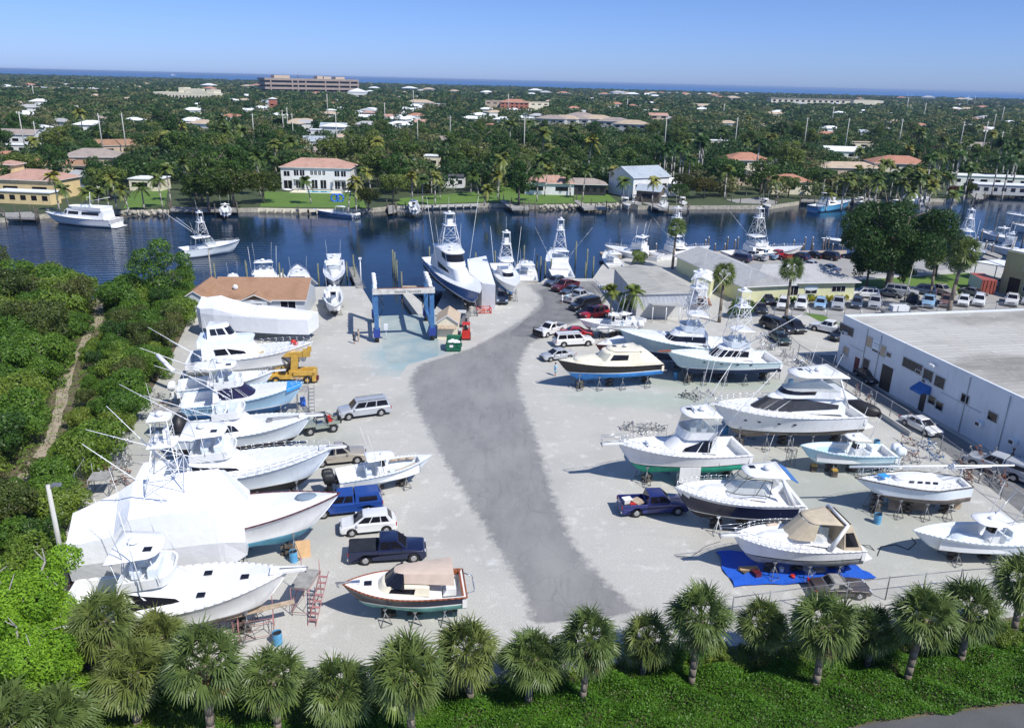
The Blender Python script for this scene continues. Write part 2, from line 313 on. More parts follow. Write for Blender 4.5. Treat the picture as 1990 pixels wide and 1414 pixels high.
# old paint-dust stains on the ground where hulls were sanded
gp = N(t, 'ShaderNodeNewGeometry'); stn = noise(t, .25, 4, 'World', (1, 1, 1), .7)
def blob(q, r, c, amt):
    global o
    d = N(t, 'ShaderNodeVectorMath', operation='SUBTRACT'); t.links.new(gp.outputs['Position'], d.inputs[0]); d.inputs[1].default_value = q
    e = N(t, 'ShaderNodeVectorMath', operation='DIVIDE'); t.links.new(d.outputs[0], e.inputs[0]); e.inputs[1].default_value = (r[0], r[1], 50)
    l = N(t, 'ShaderNodeVectorMath', operation='LENGTH'); t.links.new(e.outputs[0], l.inputs[0])
    a = N(t, 'ShaderNodeMath', operation='ADD'); t.links.new(l.outputs['Value'], a.inputs[0]); t.links.new(stn, a.inputs[1])
    k = N(t, 'ShaderNodeMapRange'); k.inputs[1].default_value = 1.5; k.inputs[2].default_value = .9; k.inputs[3].default_value = 0; k.inputs[4].default_value = amt*.75
    t.links.new(a.outputs[0], k.inputs[0]); o = mix(t, o, c, k.outputs[0])
for q, r, c, amt in (((1250, 775), (12, 4), (.3, .4, .34), .65), ((1400, 745), (17, 3), (.3, .38, .3), .7), ((1640, 930), (12, 9), (.3, .34, .29), .65), ((1760, 1040), (14, 8), (.31, .34, .29), .55),
    ((790, 690), (6.5, 9), (.2, .36, .4), .85), ((560, 850), (8, 10), (.34, .37, .31), .6), ((330, 800), (7, 14), (.33, .36, .3), .7), ((1500, 800), (14, 6), (.33, .36, .31), .5), ((600, 1000), (8, 6), (.34, .37, .33), .5)):
    blob(G(*q), r, c, amt)
t.links.new(o, p.inputs['Base Color']); p.inputs['Roughness'].default_value = .95
bb = N(t, 'ShaderNodeBump', Strength=.5, Distance=.04); t.links.new(f1, bb.inputs['Height']); t.links.new(bb.outputs[0], p.inputs['Normal']); MATS['gravel'] = m
def groundm(name, c1, c2, c3, s1=.25, s2=4, rgh=.9, sc=(1, 1, 1), c4=None):
    m, t, p = nt(name); a = noise(t, s1, 6, 'World', sc, .65); b = noise(t, s2, 3, 'World', rough=.7); d = noise(t, s1*.35, 3, 'World')
    o = mix(t, c1, c2, ramp(t, a, .35, .65)); o = mix(t, o, c3, ramp(t, b, .5, .9))
    if c4: o = mix(t, o, c4, ramp(t, d, .5, .7))
    t.links.new(o, p.inputs['Base Color']); p.inputs['Roughness'].default_value = rgh
    bb = N(t, 'ShaderNodeBump', Strength=.3, Distance=.03); t.links.new(b, bb.inputs['Height']); t.links.new(bb.outputs[0], p.inputs['Normal']); MATS[name] = m
groundm('asphalt_old', (.13, .13, .13), (.25, .245, .24), (.33, .325, .31), .3, 5, .9, (1.3, .6, 1), (.3, .295, .285))
groundm('asphalt_lot', (.3, .295, .285), (.36, .35, .335), (.24, .24, .23), .2, 5)
groundm('asphalt_road', (.085, .085, .09), (.11, .11, .115), (.07, .07, .07), .3, 8)
groundm('asphalt_patch', (.13, .13, .135), (.21, .21, .205), (.27, .27, .26), .5, 6)
groundm('concrete_slab', (.42, .41, .37), (.52, .5, .46), (.36, .35, .31), .3, 3)
groundm('teal_slab', (.27, .34, .34), (.4, .44, .42), (.3, .33, .31), .35, 2, .85, (1, 1, 1), (.2, .31, .35))
groundm('soil', (.1, .085, .05), (.16, .13, .08), (.05, .06, .02), .3, 4)
groundm('track_soil', (.3, .24, .17), (.42, .36, .28), (.14, .15, .07), .5, 5)
groundm('forest_floor', (.035, .055, .02), (.06, .085, .03), (.09, .08, .05), .05, 1)
groundm('lawn', (.09, .17, .025), (.12, .21, .03), (.06, .12, .02), .15, 3)
def P2(*q, z=0): return [G(x, y, z) for x, y in q]
V2 = lambda x, y: Vector((x, y, 0))
NEAR = [V2(-600, -60), V2(600, -60), V2(600, 200), V2(230, 185)] + P2((1990, 512), (1880, 507), (1860, 499), (1640, 493), (1400, 489), (1235, 497), (1172, 512), (1152, 541), (1060, 541), (1050, 549), (1000, 549),
      (955, 548), (872, 552), (846, 600), (815, 611), (736, 614), (702, 556), (385, 560), (370, 557), (250, 578), (190, 592), (110, 585), (30, 570)) + [V2(-150, 145), V2(-600, 160)]
sheet('ground', NEAR, 0, 'gravel', 1.3, 'concrete')
# the far bank
FARB = P2((-600, 440), (0, 425), (110, 415), (240, 410), (500, 405), (700, 408), (760, 402), (950, 396), (1050, 400), (1200, 396), (1240, 401), (1500, 400), (1560, 391), (1900, 386), (1935, 372), (2100, 384), (2400, 400))
FARL = FARB + [V2(2500, 700), V2(8500, 3000), V2(8500, 8500)] + P2((1990, 196), (1700, 190), (1500, 184.5), (1200, 177.5), (995, 171), (700, 164), (500, 159), (200, 151.5), (0, 146.5)) + [V2(-9000, 7000), V2(-9000, 600)]
sheet('far_ground', FARL, .2, 'forest_floor', 1.5, 'stone')
LAG = P2((1690, 199), (1860, 204), (2300, 214), (2300, 228), (1990, 214), (1850, 209), (1710, 204), z=.2)
sheet('lagoon', LAG, .26, 'water')
def inside(x, y, P):
    c = False; n = len(P)
    for i in range(n):
        a = P[i]; b = P[i-1]
        if (a.y > y) != (b.y > y) and x < (b.x-a.x)*(y-a.y)/(b.y-a.y)+a.x: c = not c
    return c
# roads and slabs of the near side
m, t, p = nt('asphalt_worn'); gc, f1 = gravelcol(t); ed = N(t, 'ShaderNodeAttribute', attribute_name='edge').outputs['Fac']
a1 = noise(t, .35, 6, 'World', (1.2, .5, 1), .7); a2 = noise(t, 6, 3, 'World', rough=.8); a3 = noise(t, 1.6, 5, 'World', (1, .12, 1), .7); a4 = noise(t, .09, 4, 'World', (1, .6, 1))
o = mix(t, (.19, .187, .187), (.27, .265, .26), ramp(t, a1, .3, .7)); o = mix(t, o, (.145, .145, .145), ramp(t, a3, .55, .8)); o = mix(t, o, (.34, .335, .325), ramp(t, a2, .55, .85)); o = mix(t, o, (.3, .295, .285), ramp(t, a4, .5, .68))
bk = N(t, 'ShaderNodeTexVoronoi', Scale=.33); bk.feature = 'DISTANCE_TO_EDGE'; gpp = N(t, 'ShaderNodeNewGeometry'); wn = N(t, 'ShaderNodeVectorMath', operation='ADD'); t.links.new(gpp.outputs['Position'], wn.inputs[0]); t.links.new(a1, wn.inputs[1]); t.links.new(wn.outputs[0], bk.inputs[0])
o = mix(t, (.13, .13, .13), o, ramp(t, bk.outputs[0], -.01, .01))
en = noise(t, 1.1, 6, 'World', rough=.75); ad = N(t, 'ShaderNodeMath', operation='ADD'); t.links.new(ed, ad.inputs[0]); t.links.new(en, ad.inputs[1])
t.links.new(mix(t, gc, o, ramp(t, ad.outputs[0], .86, 1.12)), p.inputs['Base Color']); p.inputs['Roughness'].default_value = .92; MATS['asphalt_worn'] = m
RR = [((1030, 1222), (1262, 1200)), ((1003, 1140), (1172, 1120)), ((948, 1045), (1117, 1050)), ((885, 940), (1077, 950)), ((833, 850), (1050, 860)), ((800, 780), (1024, 790)), ((793, 737), (1010, 740)), ((812, 708), (1014, 705)), ((905, 680), (1030, 670)), ((970, 646), (1066, 650)), ((1018, 616), (1112, 630)), ((1043, 592), (1168, 614)), ((1046, 577), (1176, 587)), ((1030, 562), (1170, 563)), ((1020, 551), (1160, 543.5))]
rv = []; ra = []
RL = [(G(*a), G(*b)) for a, b in RR]; RL2 = []
for (a, b), (c, d) in zip(RL, RL[1:]):
    for k in range(5): RL2.append((a.lerp(c, k/5), b.lerp(d, k/5)))
RL2.append(RL[-1])
for k, (a, b) in enumerate(RL2):
    u = (b-a).normalized(); ends = 1 if 0 < k < len(RL2)-1 else .0
    for q, e in ((a-u*1.3, 0), (a+u*.2, .45), (a+u*1.8, 1), ((a+b)/2, 1), (b-u*1.8, 1), (b-u*.2, .45), (b+u*1.3, 0)): rv.append((q.x, q.y, .006)); ra.append(e*ends)
nr = len(RL2); fs = [(i*7+j, i*7+j+1, i*7+j+8, i*7+j+7) for i in range(nr-1) for j in range(6)]
me = bpy.data.meshes.new('yard_road'); me.from_pydata(rv, [], fs); at_ = me.attributes.new('edge', 'FLOAT', 'POINT'); at_.data.foreach_set('value', ra); me.materials.append(MATS['asphalt_worn']); ro_ = bpy.data.objects.new('yard_road', me); COL.objects.link(ro_); struct(ro_)
sheet('asphalt_patch', smoothpoly(P2((1010, 628), (1055, 596), (1062, 577), (1045, 560), (1150, 553), (1160, 580), (1172, 606), (1120, 622), (1060, 648), (1020, 656), (985, 650)), 1, .5), .011, 'asphalt_patch')
sheet('lift_apron', smoothpoly(P2((738, 614), (812, 611), (850, 612), (852, 690), (830, 702), (752, 708), (742, 660)), 0, 0), .005, 'teal_slab')
sheet('seawall_apron', P2((693, 560), (702, 556), (736, 613), (738, 640), (724, 640)), .006, 'concrete_slab')
sheet('alley', P2((1492, 655), (1545, 690), (1760, 832), (1990, 1012), (2200, 1180), (2300, 900), (1627, 690), (1700, 560), (1490, 560)), .004, 'concrete_slab')
sheet('parking_lot', P2((1405, 590), (1440, 560), (1655, 582), (2100, 560), (2300, 575), (2300, 660), (1640, 640), (1600, 615), (1560, 612), (1420, 612)), .009, 'asphalt_lot')
sheet('marina_parking', P2((1395, 493), (1655, 497), (1860, 505), (1885, 520), (1660, 540), (1590, 518), (1450, 515)), .004, 'asphalt_lot')
sheet('alley_road', P2((1560, 688), (1625, 690), (1640, 715), (1990, 925), (2200, 1060), (2200, 1160), (1990, 1000), (1765, 822)), .012, 'asphalt_patch')
sheet('street', P2((1550, 1440), (1700, 1404), (1850, 1384), (1990, 1366), (2200, 1340), (2200, 1600), (1550, 1600)), .02, 'asphalt_road')
sheet('verge', P2((1420, 1255), (1700, 1235), (2100, 1180), (2300, 1500), (1200, 1500), (-400, 1500), (-300, 1300), (100, 1200), (300, 1290), (600, 1335), (1000, 1325)), .008, 'soil')
sheet('mangrove_soil', P2((-400, 640), (0, 590), (200, 600), (370, 560), (378, 600), (330, 700), (250, 830), (160, 960), (115, 1060), (100, 1200), (-200, 1350), (-500, 1100)), .007, 'soil')
TPX = ((188, 572), (196, 612), (172, 650), (140, 700), (122, 755), (112, 810), (100, 850), (72, 905), (15, 955), (-40, 985))
TC = [G(*q) for q in TPX]; TA = []; TB = []
for k_, q in enumerate(TC):
    d_ = (TC[min(k_+1, len(TC)-1)]-TC[max(k_-1, 0)]).normalized(); n_ = Vector((-d_.y, d_.x, 0))*(.6+.25*sin(k_*2.1)); TA.append(q+n_); TB.append(q-n_)
sheet('dirt_track', smoothpoly(TA+TB[::-1], 2, .15), .013, 'track_soil')
sheet('lawn', P2((1590, 556), (1700, 560), (1900, 575), (1960, 545), (1880, 530), (1660, 545)), .012, 'lawn')
sheet('lawn', P2((1560, 607), (1600, 612), (1650, 640), (1600, 628)), .016, 'lawn')
Zf = .2
for q in (((505, 402), (515, 372), (700, 376), (712, 404)), ((945, 392), (950, 345), (990, 345), (1060, 372), (1175, 372), (1200, 392), (1050, 396)), ((240, 405), (250, 380), (290, 345), (330, 350), (320, 400)), ((760, 400), (780, 385), (930, 372), (945, 392)), ((1860, 380), (1870, 350), (2100, 358), (2100, 378), (1935, 366)), ((1600, 315), (1640, 303), (1660, 315))):
    sheet('lawn', P2(*q, z=Zf), .21, 'lawn')
# white parking lines
pl = MB('stucco_white')
for x in range(1536, 1740, 35):
    a = G(x, 607); b = G(x-10, 590); d = (b-a).normalized(); n_ = Vector((-d.y, d.x, 0))*.06
    pl.quad(*[(q.x, q.y, .016) for q in (a-n_, a+n_, b+n_, b-n_)])
struct(pl.build('parking_lines'))
# ---------------------------------------------------------------- foliage prototypes (each: trunk mesh + crown mesh)
def crown(lumps, n, size, seed, bias=.25, m='leaf_tree', asp=.55):
    g = np.random.default_rng(seed); C = np.array([l[0] for l in lumps]); R = np.array([l[1] for l in lumps])
    pr = R**2/np.sum(R**2); k = g.choice(len(R), int(n*1.5), p=pr); d = unit(g.normal(size=(len(k), 3))+np.array([0, 0, bias]))
    P = C[k]+d*(R[k]*g.uniform(.62, 1.0, len(k))**.7*g.choice([1, 1.08, 1.22], len(k)))[:, None]*np.array([1, 1, .85])
    dist = np.linalg.norm(P[:, None]-C[None], axis=2)/R[None]; ok = (dist < .7).sum(1) == 0; P = P[ok][:n]; d = d[ok][:n]
    nn = unit(d+g.normal(size=d.shape)*.55); s = size*g.uniform(.6, 1.35, len(P))
    return npmesh('crown', leaves(P, nn, s, g, asp), m, 4, leaf=g.random(len(P)))
def lumps(seed, n, H, R, flat=.55, r=.36, low=.35):
    g = random.Random(seed); L = [((0, 0, H*.6), R*(.5 if r > .2 else .3))]
    for i in range(n):
        a = g.uniform(0, 2*pi); q = sqrt(g.random())*R*.72; z = H*low+(H*(1-low)-R*r)*g.random()**.7*(1-.5*(q/R)**2)
        L.append(((q*cos(a), q*sin(a), z), R*r*g.uniform(.7, 1.2)))
    return L
def trunkmesh(H, r, seed, limbs=5, m='bark'):
    g = random.Random(seed); mb = MB(m); p = Vector((0, 0, 0)); top = Vector((g.uniform(-.3, .3), g.uniform(-.3, .3), H*.5)); mb.rod(p, top, r, r*.7, 7)
    for i in range(limbs):
        a = 2*pi*i/limbs+g.random(); q = top+Vector((cos(a)*H*.25, sin(a)*H*.25, H*g.uniform(.15, .35))); mb.rod(top, q, r*.55, r*.25, 5)
        for _ in range(2): mb.rod(q, q+Vector((g.uniform(-1, 1), g.uniform(-1, 1), g.uniform(.2, 1)))*H*.15, r*.25, r*.08, 4)
    return mb
TRP = {}
HIDE = []
def proto(key, name, tm, cm, cname='crown'):
    tr = tm; tr.name = 'trunk'; c = bpy.data.objects.new(cname, cm)
    TRP[key] = (name, tr.data, cm, cname); bpy.data.objects.remove(tr)
for i in range(6):
    H, R = (8.5, 4.6) if i < 3 else (10, 4.0)
    proto('broad%d' % i, 'broadleaf_tree', trunkmesh(H, .28, i).build('trunk'), crown(lumps(i, 22, H, R, r=.29), 3000, .26, i))
for i in range(2):
    proto('big%d' % i, 'shade_tree', trunkmesh(12, .5, 20+i, 6).build('trunk'), crown(lumps(20+i, 46, 12, 8.5, r=.19, low=.25), 30000, .17, 20+i, m='leaf_dark'))
for i in range(5):
    proto('bush%d' % i, 'mangrove_bush', trunkmesh(2.6, .06, 30+i, 5, 'bark_grey').build('trunk'), crown(lumps(30+i, 20, 3.4, 2.4, r=.27, low=.1), 5200, .105, 30+i, m='leaf_mangrove'))
for i in (5, 6): proto('bush%d' % i, 'shrub_tree', trunkmesh(3.6, .08, 30+i, 6, 'bark_grey').build('trunk'), crown(lumps(30+i, 13, 4.6, 2.1, r=.3, low=.25), 3600, .11, 30+i, m='leaf_olive' if i == 5 else 'leaf_tree'))
proto('bright', 'broadleaf_tree', trunkmesh(7.5, .25, 41, 6, 'bark_grey').build('trunk'), crown(lumps(41, 40, 8, 5.0, r=.18, low=.15), 40000, .1, 41, m='leaf_bright'))
proto('pine', 'pine_tree', trunkmesh(13, .25, 43, 4).build('trunk'), crown([((0.3*sin(k), .3*cos(2*k), 3+k*1.1), 2.1-k*.15) for k in range(10)], 1500, .3, 43, m='leaf_tree', asp=.3))
def frondmesh(nf, L, seed, droop=.55, m='leaf_coco', lw=.09, ll=.75, lo=-25, hi=75, nl=16):
    g = np.random.default_rng(seed); Q = []; T = []
    for k in range(nf):
        az = k*2.399+g.uniform(-.2, .2); el = radians(g.uniform(lo, hi)); Lk = L*g.uniform(.85, 1.1); h = np.array([cos(az), sin(az), 0]); sd = np.array([-sin(az), cos(az), 0])
        pt = []
        for s in np.linspace(0, 1, nl+1): pt.append(h*(Lk*s*cos(el)*(1-.15*s))+np.array([0, 0, Lk*(s*sin(el)-droop*s*s)]))
        for a in range(nl):
            p, q = pt[a], pt[a+1]; f = unit(q-p); l = ll*(.45+1.1*sin(pi*min(1, (a+2)/(nl+1)))**.8)*.8
            for sg in (-1, 1):
                d = unit(sd*sg+f*.55+np.array([0, 0, -.45-.2*g.random()])); tip = p+d*l; w = f*lw*1.6
                Q.append([p-w*.6, p+w, tip+w*.35, tip-w*.1]); T.append(g.random()*.8)
            Q.append([p-sd*.03, p+sd*.03, q+sd*.03, q-sd*.03]); T.append(1)
    return np.array(Q), np.array(T)
def cocotrunk(H, lean, r=.16, m='bark_grey'):
    mb = MB(m); pts = [Vector((lean*(s**1.6), 0, H*s)) for s in (0, .25, .5, .75, 1)]
    for i, (a, b) in enumerate(zip(pts, pts[1:])): mb.rod(a, b, r*(1.35-.13*i), r*(1.22-.13*i), 7)
    return mb, pts[-1]
for i in range(4):
    H = (7, 8.5, 6, 9)[i]; tm, top = cocotrunk(H, (.8, -1.2, 1.5, .3)[i]); Q, T = frondmesh(20, 3.1, 50+i)
    proto('coco%d' % i, 'coconut_palm', tm.build('trunk'), npmesh('fronds', Q+np.array(top), 'leaf_coco', 4, leaf=T), 'fronds')
for i in range(2):
    tm, top = cocotrunk(10.5, .25, .2, 'bark_grey'); Q, T = frondmesh(18, 3.0, 60+i, .6, 'leaf_coco', .09, .8, -10, 70)
    proto('royal%d' % i, 'royal_palm', tm.build('trunk'), npmesh('fronds', Q+np.array(top), 'leaf_tree', 4, leaf=T*.6), 'fronds')
def sabal(seed, nf, L, R, m='leaf_palm', lo=-.75, nb=18, w=.05, z0=1):
    "fan palm head: costapalmate leaves of stiff narrow blades"
    g = np.random.default_rng(seed); Q = []; T = []
    for k in range(nf):
        z = z0-(z0-lo)*(k+.5)/nf; a = k*2.39996+g.uniform(-.3, .3); c = sqrt(max(0, 1-z*z)); d = np.array([c*cos(a), c*sin(a), z*.95+.05])
        up = np.array([0, 0, 1.]); side = unit(np.cross(d, up)+1e-4); nrm = np.cross(side, d)
        hub = d*R*g.uniform(.8, 1.1)+np.array([0, 0, -.1*(1-z)]); Q.append([side*.03, -side*.03, hub-side*.02, hub+side*.02]); T.append(.9)
        tw_ = g.uniform(-1.2, 1.2); ax = unit(d+np.array([0, 0, -.35*(1-z)])+g.normal(size=3)*.18); side = unit(side*cos(tw_)+nrm*sin(tw_)); nrm = np.cross(side, ax); tone = g.random()*.5+(.4 if z < -.35 and g.random() < .4 else 0)
        for b in range(nb):
            th = radians(-98+196*b/(nb-1)); bd = unit(ax*cos(th)+side*sin(th)+nrm*(.15+.2*cos(th)+g.normal()*.12))
            l = L*(1-.25*abs(th)/1.7)*g.uniform(.85, 1.1); mid = hub+bd*l*.55; tip = mid+unit(bd+np.array([0, 0, -.55-.3*g.random()]))*l*.5
            wv = unit(np.cross(bd, nrm))*w; Q.append([hub-wv*.4, hub+wv*.4, mid+wv, mid-wv]); Q.append([mid-wv, mid+wv, tip+wv*.15, tip-wv*.15]); T += [tone*g.uniform(.6, 1)]*2
    return np.array(Q), np.array(T)
def saballeg(H, seed):
    g = random.Random(seed); mb = MB('bark'); lean = g.uniform(-.3, .3); prev = Vector((0, 0, 0)); r0 = .2
    for s in range(1, 9):
        q = Vector((lean*(s/8)**1.5, 0, H*s/8)); r1 = .2+.06*(s > 5)+g.uniform(-.015, .015); mb.rod(prev, q, r0, r1, 9); prev, r0 = q, r1
    for s in range(26):
        a = s*2.4; z = H*(.6+.4*s/26); p = Vector((lean*(z/H)**1.5+.22*cos(a), .22*sin(a), z)); mb.rod(p, p+Vector((.16*cos(a), .16*sin(a), .28)), .05, .02, 4)
    return mb, prev
for i in range(5):
    tm, top = saballeg((3.2, 3.8, 2.6, 4.2, 3.0)[i], i); Q, T = sabal(70+i, 58, 1.1, 1.05, w=.04, nb=20)
    Qd, Td = sabal(170+i, 4+2*i, .95, .8, lo=-.97, z0=-.6, w=.03); fm = npmesh('fronds', np.concatenate([Q, Qd])+np.array(top), 'leaf_palm', 4, leaf=np.concatenate([T, Td])); fm.materials.append(MATS['leaf_dead']); mi_ = np.zeros(len(fm.polygons), dtype=np.int32); mi_[len(Q):] = 1; fm.polygons.foreach_set('material_index', mi_)
    proto('sabal%d' % i, 'sabal_palm', tm.build('trunk'), fm, 'fronds')
Q, T = sabal(80, 40, .95, 1.0, lo=-.9); tm, top = cocotrunk(6.5, .4, .18, 'bark')
proto('tallsabal', 'sabal_palm', tm.build('trunk'), npmesh('fronds', Q+np.array(top), 'leaf_palm', 4, leaf=T), 'fronds')
Q, T = sabal(81, 26, 1.3, 1.0, lo=-.5); tm, top = cocotrunk(4.5, .1, .2, 'bark_grey')
proto('silver', 'silver_palm', tm.build('trunk'), npmesh('fronds', Q+np.array(top), 'leaf_silver', 4, leaf=T*.3), 'fronds')
TREES = []
def tree(key, p, label, cat='tree', group=None, sc=1., rz=None, szz=None):
    name, tm, cm, cn = TRP[key]; rz = random.uniform(0, 6.28) if rz is None else rz
    r = thing(name, label, cat, p, rz, group); s = sc*random.uniform(.92, 1.08); r.scale = (s*random.uniform(.92, 1.08), s, s*random.uniform(.9, 1.12))
    for nm, me in (('trunk', tm), (cn, cm)):
        o = bpy.data.objects.new(nm, me); COL.objects.link(o); o.parent = r
    TREES.append((p[0], p[1])); return r
# ---- the sabal row along the near fence (crown centre in the photo, crown height)
SAB = [(205, 1222, 1, 1.0), (300, 1240, 2, .95), (250, 1305, 0, 1.15), (395, 1310, 3, 1.08), (530, 1310, 1, 1.08), (660, 1335, 4, 1.05), (797, 1310, 3, 1.1), (915, 1280, 0, 1.0), (1030, 1265, 1, 1.02),
       (1140, 1245, 3, 1.08), (1255, 1245, 2, .95), (1358, 1205, 3, 1.08), (1478, 1210, 0, .9), (1605, 1225, 1, 1.1), (1700, 1225, 4, .9), (1790, 1205, 3, 1.05), (1888, 1200, 0, 1.0), (1995, 1140, 1, 1.1), (110, 1385, 2, 1.2), (20, 1405, 4, 1.2)]
WORDS = ['overlapping the lowest boat', 'small head behind the wooden plank', 'low and broad with bare trunk beside orange junk', 'second from the left gap below the red scaffold', 'below the blue drum', 'widest head of the left half with drooping blades',
         'tall head at the gap left of the road end', 'left of the road mouth, darker head', 'immediately left of the road mouth', 'standing at the foot of the asphalt road', 'narrow head right of the road mouth', 'tallest one with a long bare trunk under it',
         'yellowing lower leaves, below the blue tarp corner', 'wide head left of the parked convertible', 'narrow head below the parked convertible', 'round head right of the convertible', 'dense head second from the right edge', 'cut by the right edge of the picture above the hedge',
         'huge fan at the bottom left corner', 'cut by the lower left corner']
for (x, y, k, s), w in zip(SAB, WORDS):
    hz_ = (3.2, 3.8, 2.6, 4.2, 3.0)[k]*s*1.04; c = G(x, y, hz_)
    tree('sabal%d' % k, (c.x, c.y, 0), 'roadside fan palm, '+w, 'palm tree', 'fan palms along the yard fence', s*1.04)
for x, y, z, s, w in ((1312, 462, 6.3, 1.15, 'in front of the white tower boat by the dock'), (1537, 546, 6.5, 1.25, 'in front of the grey roofed marina office'), (1405, 560, 5.5, 1.1, 'behind the tower of the big sportfishing boat'), (1855, 550, 5.5, 1.55, 'with brown skirt above the row of white cars'), (1825, 490, 8, 1.2, 'leaning in front of the dark shade tree')):
    c = G(x, y, z); tree('tallsabal', (c.x, c.y, 0), 'tall fan palm '+w, 'palm tree', None, s)
for x, y, w in ((1190, 555, 'clump beside the grey warehouse roof'), (1215, 565, 'leaning against the warehouse wall')):
    c = G(x, y, 5.5); tree('coco2', (c.x, c.y, 0), 'dark feather palm '+w, 'palm tree', None, .9)
for x, y, z, k, s, w in ((1745, 452, 11, 'big0', 1.25, 'huge dark shade tree spreading over the marina parking'), (1830, 470, 7, 'big1', .85, 'dark shade tree behind the leaning palms'), (1690, 520, 4, 'broad1', .95, 'bright green tree beside the grey roofed office'), (1760, 530, 3.5, 'broad3', .6, 'small light green tree right of the grey roofed office')):
    c = G(x, y, z); tree(k, (c.x, c.y, 0), w, 'tree', None, s)
for x, y, z, s, w in ((1240, 505, 2, .9, 'round green shrub behind the warehouse roof'), (1440, 605, 2, 1., 'green shrub behind the sportfishing boat tower'), (1225, 595, 2, .8, 'green shrub against the corner of the warehouse'), (1960, 915, .5, .5, 'low weeds among the leaning stands'), (1575, 578, .8, .35, 'yellow green hedge plant under the office window')):
    c = G(x, y, z*.5); tree('bush%d' % random.randrange(5), (c.x, c.y, 0), w, 'shrub', None, s)
hg = MB()
c = G(38, 1140, 5.5); tree('bright', (c.x, c.y, 0), 'bright yellow green broadleaf tree at the lower left corner', 'tree', None, 1.12)
c = G(55, 1255, 5); tree('bright', (c.x-.8, c.y, 0), 'lower crown of bright leaves under the corner tree', 'tree', None, .8)
# the tall scraggly mangrove at the water
mt = MB('bark_grey'); base = Vector((0, 0, 0)); tips = [(-1.5, 0, 8.5), (1.2, .5, 9.5), (0, -.5, 6), (4.2, 0, 7.5), (-3.8, 0, 4), (3.0, .5, 4.2), (.5, .3, 4)]
for tx in tips: q = Vector(tx); mt.rod(base, q*.5+Vector((.3, 0, 0)), .16, .11, 6).rod(q*.5+Vector((.3, 0, 0)), q, .1, .04, 5)
for q in ((3.8, 0, 8.6), (4.6, .3, 6.2), (2.3, 0, 7.3)): mt.rod((1.5, 0, 3.5), q, .05, .02, 4)
cm = crown([((-1.3, 0, 8), 1.5), ((-2.2, 0, 6.4), 1.5), ((1.3, .4, 9.6), 1.6), ((1.8, .3, 7.6), 1.4), ((.2, 0, 5.6), 1.8), ((.8, 0, 3.6), 1.9), ((4.7, 0, 8), 1.15), ((4.9, 0, 5.8), 1.3), ((-4.2, 0, 4), 1.3), ((-.6, 0, 2), 2.1), ((2.2, .2, 1.8), 1.8), ((5.2, 0, 6.8), .9)], 9000, .16, 90, m='leaf_mangrove')
proto('scraggly', 'mangrove_tree', mt.build('trunk'), cm); c = G(305, 592)
tree('scraggly', (c.x, c.y, 0), 'tall scraggly mangrove with bare grey limbs at the water edge', 'tree', None, 1.12, rz=0)
# ---- mangrove thicket on the left
MANG = P2((-120, 600), (0, 565), (60, 568), (190, 590), (250, 576), (372, 560), (372, 610), (320, 700), (240, 830), (160, 950), (105, 1070), (95, 1150), (-60, 1180), (-300, 900))
TRK = [V2(q.x, q.y) for q in P2((188, 578), (188, 640), (140, 700), (122, 790), (95, 880), (20, 950), (-40, 985))]
def dtrack(x, y):
    m_ = 99
    for a, b in zip(TRK, TRK[1:]):
        ab = b-a; k = max(0, min(1, ((x-a.x)*ab.x+(y-a.y)*ab.y)/ab.length_squared)); m_ = min(m_, hypot(a.x+ab.x*k-x, a.y+ab.y*k-y))
    return m_
pts = []; tries = 0
while len(pts) < 235 and tries < 60000:
    tries += 1; x = random.uniform(-95, -22); y = random.uniform(44, 150)
    if not inside(x, y, MANG) or dtrack(x, y) < 1.9: continue
    right = PX((x, y, 0))[0] > PX((*[q for q in (min(TRK, key=lambda w: abs(w.y-y)).x, y)], 0))[0]
    if any(hypot(x-a, y-b) < (2.5 if right else 3.1) for a, b, _ in pts): continue
    pts.append((x, y, right))
for x, y, right in pts:
    s = random.uniform(.7, 1.3)*(1.0 if right else 1.4); s = min(s, .6) if dtrack(x, y) < 4.4 and right else s
    kb = random.random(); r = tree('bush%d' % (random.randrange(5) if kb < .7 else 5 if kb < .86 else 6), (x, y, 0), 'leafy green mangrove bush in the thicket '+('between the dirt track and the yard fence' if right else 'left of the dirt track'), 'bush', 'mangrove bushes right of the track' if right else 'mangrove bushes left of the track', s)
c = G(120, 600, 3); b = tree('bush1', (c.x, c.y, 1.4), 'rusty brown dead bush among the green thicket', 'bush', None, .9)
bm_ = [o for o in b.children if o.name.startswith('crown')][0]; bm_.data = bm_.data.copy(); bm_.data.materials[0] = MATS['leaf_brown']
c = G(187, 880, 1); b = tree('bush2', (c.x, c.y, 0), 'small bright yellow bush at the yard fence', 'bush', None, .4)
bm_ = [o for o in b.children if o.name.startswith('crown')][0]; bm_.data = bm_.data.copy(); bm_.data.materials[0] = MATS['leaf_yellow']
